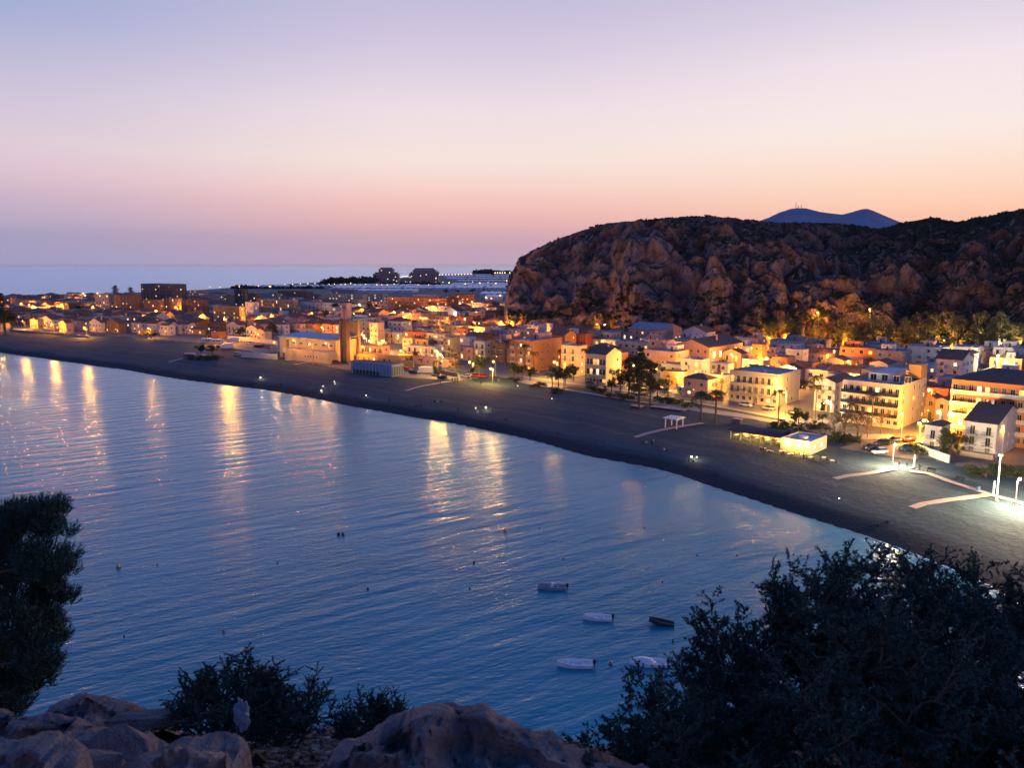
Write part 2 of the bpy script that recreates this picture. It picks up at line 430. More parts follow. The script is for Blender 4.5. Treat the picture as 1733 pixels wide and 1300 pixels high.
# ------------------------------------------------------------------ the rocky headland behind the town
def rock_mat():
    m, t, b = newmat('red_cliff_rock')
    g = t.nodes.new('ShaderNodeNewGeometry'); pos = g.outputs['Position']
    s = t.nodes.new('ShaderNodeSeparateXYZ'); t.links.new(g.outputs['Normal'], s.inputs[0])
    sp_ = t.nodes.new('ShaderNodeSeparateXYZ'); t.links.new(pos, sp_.inputs[0])
    n1 = nodes_noise(t, 0.018, 7, pos, 0.65); n2 = nodes_noise(t, 0.16, 7, pos, 0.72); n3 = nodes_noise(t, 0.05, 8, pos, 0.7)
    ve = nodes_noise(t, 1.0, 6, pos, 0.7, sc=(0.14, 0.14, 0.03))
    base = nramp(t, n1, [(0.3, (0.19, 0.15, 0.155)), (0.5, (0.3, 0.21, 0.185)), (0.7, (0.27, 0.235, 0.24))])
    base = nmix(t, 0.55, base, nramp(t, ve, [(0.3, (0.04, 0.028, 0.025)), (0.5, (0.26, 0.19, 0.17)), (0.72, (0.52, 0.4, 0.35))]))
    base = nmix(t, nramp(t, n2, [(0.45, (0, 0, 0)), (0.62, (0.7,) * 3)]), base, (0.035, 0.03, 0.03))
    veg = nmath(t, 'ADD', nmath(t, 'MULTIPLY', s.outputs[2], 0.64), nmath(t, 'SUBTRACT', n3, 0.5))
    veg = nmath(t, 'ADD', veg, nmath(t, 'MULTIPLY', nmath(t, 'SUBTRACT', n2, 0.5), 0.6))
    east = t.nodes.new('ShaderNodeMapRange'); t.links.new(sp_.outputs[0], east.inputs[0])
    for i, v in enumerate((80, 330, -0.06, 0.30)): east.inputs[i + 1].default_value = v
    veg = nmath(t, 'ADD', veg, east.outputs[0])
    vm = nramp(t, veg, [(0.36, (0, 0, 0)), (0.5, (1,) * 3)])
    vc = nramp(t, nodes_noise(t, 0.3, 5, pos, 0.8), [(0.3, (0.012, 0.02, 0.014)), (0.7, (0.05, 0.062, 0.04))])
    t.links.new(nmix(t, vm, base, vc), b.inputs['Base Color'])
    b.inputs['Roughness'].default_value = 0.95; b.inputs['Specular IOR Level'].default_value = 0.1
    h = nmath(t, 'ADD', nmath(t, 'MULTIPLY', ve, 1.0), nmath(t, 'MULTIPLY', n2, 0.8))
    bump(t, b, h, 1.0, 3.0)
    return m
ROCK = rock_mat()
SIL = [(840, 566), (845, 558), (849, 548), (853, 530), (856, 505), (858, 486), (862, 470), (868, 460), (880, 437), (892, 430), (905, 422), (940, 405), (985, 389), (1025, 377), (1100, 371), (1150, 368), (1195, 365), (1225, 369), (1240, 371), (1280, 374), (1320, 377), (1400, 379), (1440, 381), (1462, 386), (1490, 383), (1510, 376), (1530, 371), (1545, 366), (1556, 364), (1566, 367), (1580, 370), (1600, 373), (1640, 365), (1680, 357), (1733, 349), (1800, 338), (1900, 330), (2200, 330)]
BASEL = [(840, 566), (900, 567), (1000, 570), (1100, 575), (1300, 586), (1500, 590), (1733, 598), (2200, 620)]
pxs = np.concatenate([np.linspace(840, 880, 44), np.linspace(881.5, 1760, 640), np.linspace(1763, 2200, 60)])
NTt = 250
ts = np.concatenate([np.linspace(0, 1, 200), np.linspace(1.012, 2.0, 50)])
def fbm(p, o=5, H=0.9): return mn.fractal(p, H, 2.1, o)
cv = np.zeros((len(pxs), NTt, 3))
BASE_TOP = []
for i, px in enumerate(pxs):
    pb = lerp(BASEL, px); ps = lerp(SIL, px)
    g0 = G(px, pb, GZ); dirx, diry = g0.x / g0.y, 1.0
    but = 34 * mn.noise((px * 0.012, 1.3, 0)) + 16 * mn.noise((px * 0.05, 7.3, 0))
    edge = min(1.0, (px - 840) / 60.0)
    D0 = g0.y + but * edge * 0.7
    wid = 70 + 190 * edge + 60 * mn.noise((px * 0.006, 4.4, 0)) * edge
    Dr = D0 + wid
    # ridge z seen at px, ps from distance Dr
    zr = AT(px, ps, Dr).z - 0.6
    east = max(0.0, min(1.0, (px - 1250) / 300.0))
    for j, t in enumerate(ts):
        if t <= 1:
            k1 = 0.34 + 0.2 * mn.noise((px * 0.01, 2, 5)); z1 = 0.72 - 0.3 * east
            if t < k1:
                u = t / k1; pr = z1 * (u ** 0.8)
            else:
                u = (t - k1) / (1 - k1); pr = z1 + (1 - z1) * (1 - (1 - u) ** (1.7 - 0.5 * east))
            env = min(1, t * 9) * min(1, (1 - t) * 2.6 + 0.12)
        else:
            pr = 1 - 0.75 * (t - 1) - 0.1 * (t - 1) ** 2; env = 0.4
        D = D0 + wid * t; x, y = dirx * D, D; z = GZ - 1 + (zr - GZ + 1) * pr
        P3 = (x * 0.02, y * 0.02, z * 0.017)
        rg = mn.ridged_multi_fractal(P3, 0.9, 2.1, 5, 1.0, 2.0) - 1.1
        vo = mn.voronoi((x * 0.05, y * 0.05, z * 0.045))[0]; cr = (vo[1] - vo[0])
        amp = 11.0 * env
        dz = amp * (0.7 * rg + 0.5 * mn.noise((x * 0.03, y * 0.03, z * 0.12)) + 1.1 * min(cr, 0.35) - 0.25)
        bigr = mn.ridged_multi_fractal((x * 0.007 + 3, y * 0.007, z * 0.009), 0.8, 2.1, 3, 1.0, 2.0) - 1.1
        dz += amp * 0.5 * bigr
        dy = -amp * (1.3 * bigr + 0.9 * rg + 1.5 * min(cr, 0.4))
        if t > 0.9: dz += 1.6 * mn.noise((x * 0.09, y * 0.09, 1)) * (1 if t <= 1.2 else 0.3)
        zz = max(z + dz * (0.25 + 0.75 * edge), GZ - 1) if t > 0.02 else GZ - 1
        if j: zz = min(zz, AT(px, ps + 0.5 - 1.1 * mn.noise((px * 0.35, t * 9, 0)), y + dy * edge).z)
        cv[i, j] = (x + dirx * dy * edge, y + dy * edge, zz)
ci = np.arange(len(pxs) * NTt).reshape(len(pxs), NTt)
cq = np.stack([ci[:-1, :-1], ci[1:, :-1], ci[1:, 1:], ci[:-1, 1:]], -1).reshape(-1, 4)
tag(link('hill', npmesh('hill', cv.reshape(-1, 3), cq, ROCK, smooth=False)), kind='structure')
# low scrub growing over the slopes and along the ridge
def clumps(name, centres, sizes, mat, n=14, flat=0.7, leaf=0.35, seed=1):
    r = np.random.RandomState(seed); c = np.repeat(np.asarray(centres), n, 0); s = np.repeat(np.asarray(sizes), n)[:, None]
    d = r.normal(size=(len(c), 3)); d /= np.linalg.norm(d, axis=1)[:, None]; d[:, 2] = np.abs(d[:, 2]) * flat
    p = c + d * s * r.uniform(0.35, 1, (len(c), 1))
    a = r.normal(size=p.shape); a /= np.linalg.norm(a, axis=1)[:, None]; b = np.cross(a, d); b /= np.linalg.norm(b, axis=1)[:, None] + 1e-9
    L = s * leaf * r.uniform(0.6, 1.4, (len(c), 1))
    v = np.stack([p - a * L - b * L * .6, p + a * L - b * L * .6, p + a * L + b * L * .6, p - a * L + b * L * .6], 1).reshape(-1, 3)
    return npmesh(name, v, np.arange(len(v)).reshape(-1, 4), mat)
rs = np.random.RandomState(3); cc = []; ss = []
SCRUB = leafmat('scrub_leaves', (0.035, 0.045, 0.026), 0.7)
while len(cc) < 7000:
    i = rs.randint(20, len(pxs) - 1); j = rs.randint(0, 215)
    p = cv[i, j]; w = mn.noise((p[0] * 0.02, p[1] * 0.02, p[2] * 0.03)) + 0.25 * (p[0] > 250) + (0.6 if j < 22 else 0) + (0.35 if 190 < j else 0)
    if w > 0.12: cc.append(p); ss.append(rs.uniform(0.8, 2.0) * (1.7 if j < 22 else 1))
tag(link('hillside_scrub', clumps('hillside_scrub', cc, ss, SCRUB, 12, leaf=0.3)), 'dark scrub growing in patches over the rocky headland', 'scrub', kind='stuff')

# ------------------------------------------------------------------ far mountains
def range_(name, sil, base, D, depth, mat):
    xs = np.linspace(sil[0][0], sil[-1][0], 260); tt = np.linspace(0, 1.6, 24); v = np.zeros((260, 24, 3))
    for i, px in enumerate(xs):
        pz = AT(px, lerp(sil, px), D).z + 6 * mn.noise((px * 0.3, 0, 0)); bz = AT(px, base, D).z; rx = ray(px, 400)[0] / ray(px, 400)[1]
        for j, t in enumerate(tt):
            y = D - depth * (1 - t); u = t if t < 1 else 2 - t
            z = bz - 300 + (pz - bz + 300) * u ** 0.9 + (60 * mn.fractal((rx * 30, y * 0.004, 2), 0.9, 2, 4) * (u * (1 - u)) * 3)
            v[i, j] = (rx * y, y, z)
    ii = np.arange(260 * 24).reshape(260, 24)
    qq = np.stack([ii[:-1, :-1], ii[1:, :-1], ii[1:, 1:], ii[:-1, 1:]], -1).reshape(-1, 4)
    return tag(link(name, npmesh(name, v.reshape(-1, 3), qq, mat, smooth=True)), kind='structure')
MTN = simple('far_mountain', (0.13, 0.17, 0.26), 0.95, var=0.25, scale=0.002)  # blue of the distance haze partly put into the base colour
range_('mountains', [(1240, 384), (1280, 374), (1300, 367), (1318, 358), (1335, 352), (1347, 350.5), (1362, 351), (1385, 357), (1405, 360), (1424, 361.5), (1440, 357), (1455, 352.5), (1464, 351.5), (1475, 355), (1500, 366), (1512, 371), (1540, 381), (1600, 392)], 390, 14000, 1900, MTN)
for px, h in ((1347, 10), (1351, 4), (1356, 6)):
    p = AT(px, 351.5, 14000); mb = MB(); hh = h / F * 14000
    mb.tube((0, 0, -15), (0, 0, hh * 0.6), 4.5, 3, 6); mb.tube((0, 0, hh * 0.6), (0, 0, hh), 3, 1.5, 6)
    for k in range(3): mb.box(-7, -7, hh * (0.2 + 0.25 * k), 7, 7, hh * (0.2 + 0.25 * k) + 3)
    tag(mb.build('radio_mast', DARKM, None, p), ('tallest' if h == 10 else 'shortest middle' if h == 4 else 'medium, rightmost') + ' thin radio mast standing on the distant mountain summit', 'mast', 'radio masts on the far summit')
# ------------------------------------------------------------------ street furniture and plants: one of each kind, then copies
AMBER = emit('sodium_lamp', (1.0, 0.55, 0.13), 8.0)
WHITEL = emit('white_lamp', (1.0, 0.86, 0.6), 14.0)
FARL = emit('far_lamp', (1.0, 0.58, 0.2), 5.0)
def plight(name, c, power, parent, loc, r=0.25, spot=None, rot=None):
    l = bpy.data.lights.new(name, 'SPOT' if spot else 'POINT'); l.color = c; l.energy = power; l.shadow_soft_size = r
    if spot: l.spot_size = spot; l.spot_blend = 0.6
    o = bpy.data.objects.new(name, l); COL.objects.link(o); o.parent = parent; o.location = loc
    if rot: o.rotation_euler = rot
    return o
SODC = (1.0, 0.35, 0.03)
YELC = (1.0, 0.48, 0.08)
WARMW = (1.0, 0.7, 0.38)
_lampmesh = {}
def lamp_meshes(h, arm, mat, r):
    k = (round(h, 1), arm, mat.name, round(r, 2))
    if k not in _lampmesh:
        mb = MB(); mb.tube((0, 0, 0), (0, 0, 0.9), 0.16, 0.16, 8); mb.tube((0, 0, 0.9), (0, 0, h), 0.1, 0.06, 8)
        pole = mb.mesh('pole', METAL)
        am = None
        if arm:
            mb = MB(); prev = Vector((0, 0, h))
            for t in (0.25, 0.5, 0.75, 1.0):
                p = Vector((-arm * t, 0, h + 0.5 * math.sin(t * PI * 0.5))); mb.tube(prev, p, 0.05, 0.05, 6); prev = p
            am = mb.mesh('arm', METAL)
        mb = MB(); mb.box(-arm - 0.45, -0.16, h + 0.46 - (0.3 if not arm else 0), -arm + 0.2, 0.16, h + 0.6 - (0.3 if not arm else 0))
        hd = mb.mesh('lamp_housing', METAL)
        mb = MB(); zc = h + 0.46 - (0.3 if not arm else 0)
        mb.lathe([(0.01, -r), (r * .7, -r * .72), (r, 0), (r * .7, r * .72), (0.01, r)], 12, 0, (-arm - 0.12, 0, zc - r * 0.72))
        bl = mb.mesh('bulb', mat, True)
        _lampmesh[k] = (pole, am, hd, bl, zc - r * 0.72)
    return _lampmesh[k]
LAMPS = []; LP_K = 3.7
def lamp(px, py, h=8.0, power=2500, kind='amber', arm=1.2, r=0.36, rz=None, x=None, y=None, lab=None, base=None, grp='street lamps of the town'):
    """px, py: the lamp's head in the picture; it stands on the ground below."""
    if base is not None and x is None and h is not None: h = None
    if x is None:
        if base is not None: p = B(px, base); h = None
        else:
            d = ray(px, py); t = (GZ + h - EYE) / d[2]; p = Vector((d[0] * t, d[1] * t, GZ)); p.z = gz(p.x, p.y)
    else: p = Vector((x, y, GZ))
    if h is None:
        h = AT(px, py, p.y).z - p.z
    col, mat = {'amber': (SODC, AMBER), 'yellow': (YELC, AMBER), 'white': (WARMW, WHITEL), 'far': (SODC, FARL)}[kind]
    ml = lamp_meshes(h, arm, mat, r)
    root = empty('street_lamp', p, rnd.uniform(-.4, .4) + (0.6 if rz is None else rz))
    link('pole', ml[0], root)
    if ml[1]: link('arm', ml[1], root)
    link('lamp_housing', ml[2], root); link('bulb', ml[3], root)
    if power: plight('lamp_light', col, power * LP_K, root, (-arm - 0.12, 0, ml[4] - r - 0.5), 0.45)
    tag(root, lab, 'street lamp', grp)
    q_ = proj(p.x, p.y, p.z + h)
    LAMPS.append((root, q_[0], q_[1], kind, lab))
    return root

def leafcloud(name, n, centres, radii, size, mat, seed, droop=0.0):
    r = np.random.RandomState(seed); k = r.randint(0, len(centres), n)
    c = np.asarray(centres)[k]; R = np.asarray(radii)[k]
    d = r.normal(size=(n, 3)); d /= np.linalg.norm(d, axis=1)[:, None]
    p = c + d * (R[:, None] if R.ndim == 1 else R) * (r.uniform(0.1, 1, (n, 1)) ** 0.6)
    a = r.normal(size=(n, 3)); a[:, 2] *= 0.7; a /= np.linalg.norm(a, axis=1)[:, None]
    b = np.cross(a, r.normal(size=(n, 3))); b /= np.linalg.norm(b, axis=1)[:, None] + 1e-9
    s = size * r.uniform(0.5, 1.5, (n, 1))
    v = np.stack([p - a * s, p - b * s * 0.5, p + a * s, p + b * s * 0.5], 1).reshape(-1, 3)
    return npmesh(name, v, np.arange(4 * n).reshape(-1, 4), mat)
def limbs(mb, base, tips, r0, rr):
    for t in tips:
        t = Vector(t); b = Vector(base) + Vector((0, 0, rr.uniform(0, 0.3) * (t.z - base[2])))
        m = b.lerp(t, 0.5) + Vector((rr.uniform(-.3, .3), rr.uniform(-.3, .3), rr.uniform(0, .5)))
        mb.tube(b, m, r0 * 0.6, r0 * 0.4, 6); mb.tube(m, t, r0 * 0.4, r0 * 0.12, 6)
def tree_proto(kind, seed):
    rr = random.Random(seed); r = np.random.RandomState(seed)
    mb = MB()
    if kind == 'round':       # unit: height 6
        cs = [(rr.gauss(0, 1.0), rr.gauss(0, 1.0), 3.9 + rr.uniform(-1.3, 1.4)) for _ in range(16)]; rad = [rr.uniform(0.6, 1.15) for _ in cs]
        mb.tube((0, 0, -0.3), (0.1, 0, 2.6), 0.22, 0.14, 8); limbs(mb, (0.1, 0, 2.2), cs[:9], 0.16, rr)
        return mb.mesh('trunk', BARK), leafcloud('crown', 2600, cs, rad, 0.15, LEAF, seed)
    if kind == 'tall':        # eucalyptus, height 14
        cs = []
        for k in range(26):
            z = rr.uniform(4, 13.4); w = 2.7 * math.sin(PI * min(1, (z - 2.5) / 12.0)) ** 0.7; a = rr.uniform(0, 2 * PI)
            cs.append((w * math.cos(a) * rr.uniform(.3, 1), w * math.sin(a) * rr.uniform(.3, 1), z))
        rad = [rr.uniform(0.6, 1.4) for _ in cs]
        mb.tube((0, 0, -0.4), (0.2, 0, 5), 0.34, 0.24, 8); mb.tube((0.2, 0, 5), (-0.1, 0.2, 12), 0.24, 0.07, 8); limbs(mb, (0.1, 0, 3.5), cs[:14], 0.2, rr)
        return mb.mesh('trunk', BARKP), leafcloud('crown', 5200, cs, rad, 0.2, LEAFG, seed)
    if kind == 'dark':
        cs = [(rr.gauss(0, 2.2), rr.gauss(0, 1.4), rr.uniform(4.5, 13)) for _ in range(26)]; rad = [rr.uniform(0.7, 1.5) for _ in cs]
        mb.tube((0, 0, -0.4), (0.2, 0, 5), 0.34, 0.24, 8); mb.tube((0.2, 0, 5), (-0.1, 0.2, 12), 0.24, 0.07, 8); limbs(mb, (0.1, 0, 3.0), cs[:16], 0.22, rr)
        return mb.mesh('trunk', BARK), leafcloud('crown', 4600, cs, rad, 0.2, LEAF, seed)
    if kind == 'brown':       # half bare poplars, height 11
        cs = [(rr.gauss(0, .8), rr.gauss(0, .8), rr.uniform(2.5, 10.5)) for _ in range(20)]; rad = [rr.uniform(0.5, 1.1) for _ in cs]
        mb.tube((0, 0, -0.4), (0, 0.1, 9.5), 0.2, 0.05, 7); limbs(mb, (0, 0, 1.5), cs[:14], 0.12, rr)
        return mb.mesh('trunk', BARKP), leafcloud('crown', 2400, cs, rad, 0.14, LEAFB, seed)
    if kind == 'cypress':     # height 8
        cs = [(rr.gauss(0, .35), rr.gauss(0, .35), z * 0.4 + 0.6) for z in range(18)]; rad = [0.35 + 0.75 * math.sin(PI * (k + 1) / 20) for k in range(18)]
        mb.tube((0, 0, -0.3), (0, 0, 6.5), 0.16, 0.05, 6)
        return mb.mesh('trunk', BARK), leafcloud('crown', 2200, cs, rad, 0.14, LEAF, seed)
    if kind == 'pine':        # araucaria-like tiers, height 18
        cs = []; rad = []
        mb.tube((0, 0, -0.3), (0, 0, 18), 0.32, 0.06, 8)
        for k in range(11):
            z = 4 + k * 1.35; w = 3.4 * (1 - k / 12.5)
            for a in range(7):
                t = 2 * PI * a / 7 + k; q_ = Vector((w * math.cos(t), w * math.sin(t), z + 0.5)); mb.tube((0, 0, z), q_, 0.09, 0.03, 5)
                for s in (0.35, 0.65, 0.95): cs.append((q_.x * s, q_.y * s, z + 0.5 * s)); rad.append(0.5 + 0.2 * s)
        return mb.mesh('trunk', BARK), leafcloud('crown', 7000, cs, rad, 0.17, LEAF, seed)
    if kind == 'bare':        # pollarded plane tree with thin twigs, height 7
        tips = []
        def br(p, d, L, rad, lv):
            e = p + d * L; mb.tube(p, e, rad, rad * 0.65, 5, cap=False)
            if lv == 0: tips.append(tuple(e)); return
            for _ in range(4 if lv > 1 else 3):
                nd = (d + Vector((rr.gauss(0, .55), rr.gauss(0, .55), rr.gauss(0.1, .3)))).normalized(); br(e, nd, L * rr.uniform(.55, .8), rad * 0.6, lv - 1)
        br(Vector((0, 0, -0.3)), Vector((0, 0, 1)), 2.5, 0.2, 4)
        return mb.mesh('trunk', BARK), leafcloud('crown', 700, tips, [0.4] * len(tips), 0.08, LEAFB, seed)
    if kind == 'shrub':       # height 1.6
        cs = [(rr.gauss(0, .8), rr.gauss(0, .8), rr.uniform(.3, 1.1)) for _ in range(10)]; rad = [rr.uniform(.35, .6) for _ in cs]
        mb.tube((0, 0, -0.2), (0, 0, 0.8), 0.08, 0.04, 5); limbs(mb, (0, 0, 0), cs[:6], 0.07, rr)
        return mb.mesh('stem', BARK), leafcloud('crown', 1100, cs, rad, 0.1, LEAF, seed)
def palm_proto(seed, thick=0.2, nf=26, fl=2.6):   # trunk of unit height 1, crown separately
    rr = random.Random(seed); mb = MB()
    for k in range(10):
        mb.tube((0, 0, k / 10 - (0.03 if k == 0 else 0)), (0, 0, (k + 1) / 10), thick * (1.15 - 0.3 * k / 10), thick * (1.0 - 0.3 * k / 10), 8)
    tr = mb.mesh('trunk', BARK); mb = MB()
    for k in range(nf):
        a = 2 * PI * k / nf * 2.4 + rr.uniform(-.2, .2); up = rr.uniform(-0.7, 1.15); L = fl * rr.uniform(.8, 1.1)
        d = Vector((math.cos(a), math.sin(a), 0)); prev = Vector((0, 0, 0)); s = Vector((-d.y, d.x, 0))
        for i in range(1, 8):
            t = i / 7; p = d * (L * math.sin(min(1.45, t * 1.35)) * math.cos(up * 0.6)) + Vector((0, 0, L * (up * 0.62 * t - (0.62 + 0.1 * up) * t * t)))
            mb.tube(prev, p, 0.03, 0.02, 4, cap=False)
            for side in (-1, 1):
                for u in (0.25, 0.75):
                    c0 = prev.lerp(p, u); w = 0.5 * math.sin(PI * min(.97, t * 0.85 + 0.1)) * fl / 2.6
                    e = c0 + s * side * w + (p - prev) * 0.55 + Vector((0, 0, -0.22 * w)); dd = (p - prev) * 0.16
                    mb.quad(c0 - dd, e - dd * .2, e + dd * .2, c0 + dd)
            prev = p
    return tr, mb.mesh('crown', LEAFP)
PROTO = {k: [tree_proto(k, 11 * i + len(k)) for i in range(n)] for k, n in (('round', 3), ('tall', 3), ('brown', 3), ('cypress', 1), ('pine', 1), ('bare', 2), ('shrub', 2), ('dark', 2))}
PALM = {'date': palm_proto(3, 0.3, 44, 3.0), 'fan': palm_proto(5, 0.18, 26, 1.6)}
HEI = dict(dark=14, round=5.8, tall=14, brown=11, cypress=7.8, pine=18.5, bare=7.5, shrub=1.6)
TREES = []
NOUN = dict(dark='tall dark spreading tree', round='round leafy tree', tall='tall grey green eucalyptus', brown='slender sparse brown tree', cypress='dark narrow cypress', pine='tall dark tiered conifer', bare='bare branched plane tree', shrub='low dark shrub')
def tree(kind, px, pyb, pyt=None, h=None, wide=1.0, x=None, y=None, lab=None, grp=None, name=None):
    p = B(px, pyb) if x is None else Vector((x, y, gz(x, y)))
    if h is None: h = AT(px, pyt, p.y).z - p.z
    s = h / HEI[kind]; pr = rnd.choice(PROTO[kind])
    nm = name or dict(dark='spreading_tree', round='leafy_tree', tall='eucalyptus_tree', brown='poplar_tree', cypress='cypress_tree', pine='conifer_tree', bare='plane_tree', shrub='shrub')[kind]
    root = empty(nm, p, rnd.uniform(0, 6.28), (s * wide, s * wide, s))
    link('stem' if kind == 'shrub' else 'trunk', pr[0], root); link('crown', pr[1], root)
    tag(root, lab, 'shrub' if kind == 'shrub' else 'tree', grp or {'shrub': 'shrubs along the seafront'}.get(kind, 'trees of the town'))
    q_ = proj(p.x, p.y, p.z + h * 0.6); TREES.append((root, q_[0], q_[1], NOUN[kind], lab)); return root
def palm(kind, px, pyb, pyt, lab=None, cs=1.0):
    p = B(px, pyb); h = AT(px, pyt, p.y).z - p.z; pr = PALM[kind]
    root = empty('palm_tree', p, rnd.uniform(0, 6.28)); h *= 0.98
    link('trunk', pr[0], root, sc=(1, 1, h)); link('crown', pr[1], root, (0, 0, h), sc=(cs,) * 3)
    tag(root, lab, 'palm tree', 'palms along the seafront'); q_ = proj(p.x, p.y, p.z + h)
    TREES.append((root, q_[0], q_[1], 'stout date palm' if kind == 'date' else 'slim fan palm', lab)); return root

# ------------------------------------------------------------------ buildings
HOUSES = []; FOOT = []
def heading(px): return math.radians(lerp([(0, -30), (300, -33), (600, -36), (900, -38), (1250, -42), (1733, -46)], px))
_win = {}
def winmesh(w, h, kind):
    k = (round(w, 2), round(h, 2), kind)
    if k not in _win:
        mb = MB(); f = 0.08
        # frame ring stands proud of the wall, the pane sits between
        mb.box(-w / 2 - f, -0.10, -f, w / 2 + f, 0.0, 0); mb.box(-w / 2 - f, -0.10, h, w / 2 + f, 0.0, h + f)
        mb.box(-w / 2 - f, -0.10, 0, -w / 2, 0.0, h); mb.box(w / 2, -0.10, 0, w / 2 + f, 0.0, h)
        if w > 0.8: mb.box(-0.03, -0.06, 0, 0.03, 0.0, h)
        mb.quad((-w / 2, -0.05, 0), (w / 2, -0.05, 0), (w / 2, -0.05, h), (-w / 2, -0.05, h), 1)
        pane = GLASS if kind == 'd' else SHUT if kind == 's' else LITW[int(kind)]
        _win[k] = mb.mesh('window', [FRAMEM, pane])
    return _win[k]
_bal = {}
def balmesh(L, d, style):
    k = (round(L, 1), round(d, 1), style)
    if k not in _bal:
        mb = MB(); mb.box(-L / 2, -d, -0.18, L / 2, -0.01, 0)
        if style == 'solid':
            mb.box(-L / 2, -d, 0, L / 2, -d + 0.1, 0.95); mb.box(-L / 2, -d + 0.1, 0, -L / 2 + 0.1, -0.01, 0.95); mb.box(L / 2 - 0.1, -d + 0.1, 0, L / 2, -0.01, 0.95)
            ms = [FRAMEM, FRAMEM]
        elif style == 'glass':
            mb.box(-L / 2, -d, 0, L / 2, -d + 0.05, 1.0, 1); ms = [FRAMEM, GLASS]
        else:
            mb.box(-L / 2, -d, 0.9, L / 2, -d + 0.06, 0.97, 1); n = max(3, int(L / 0.3))
            for i in range(n + 1): x_ = -L / 2 + L * i / n; mb.box(x_ - 0.02, -d + 0.01, 0, x_ + 0.02, -d + 0.05, 0.9, 1)
            ms = [FRAMEM, DARKM]
        _bal[k] = mb.mesh('balcony', ms)
    return _bal[k]
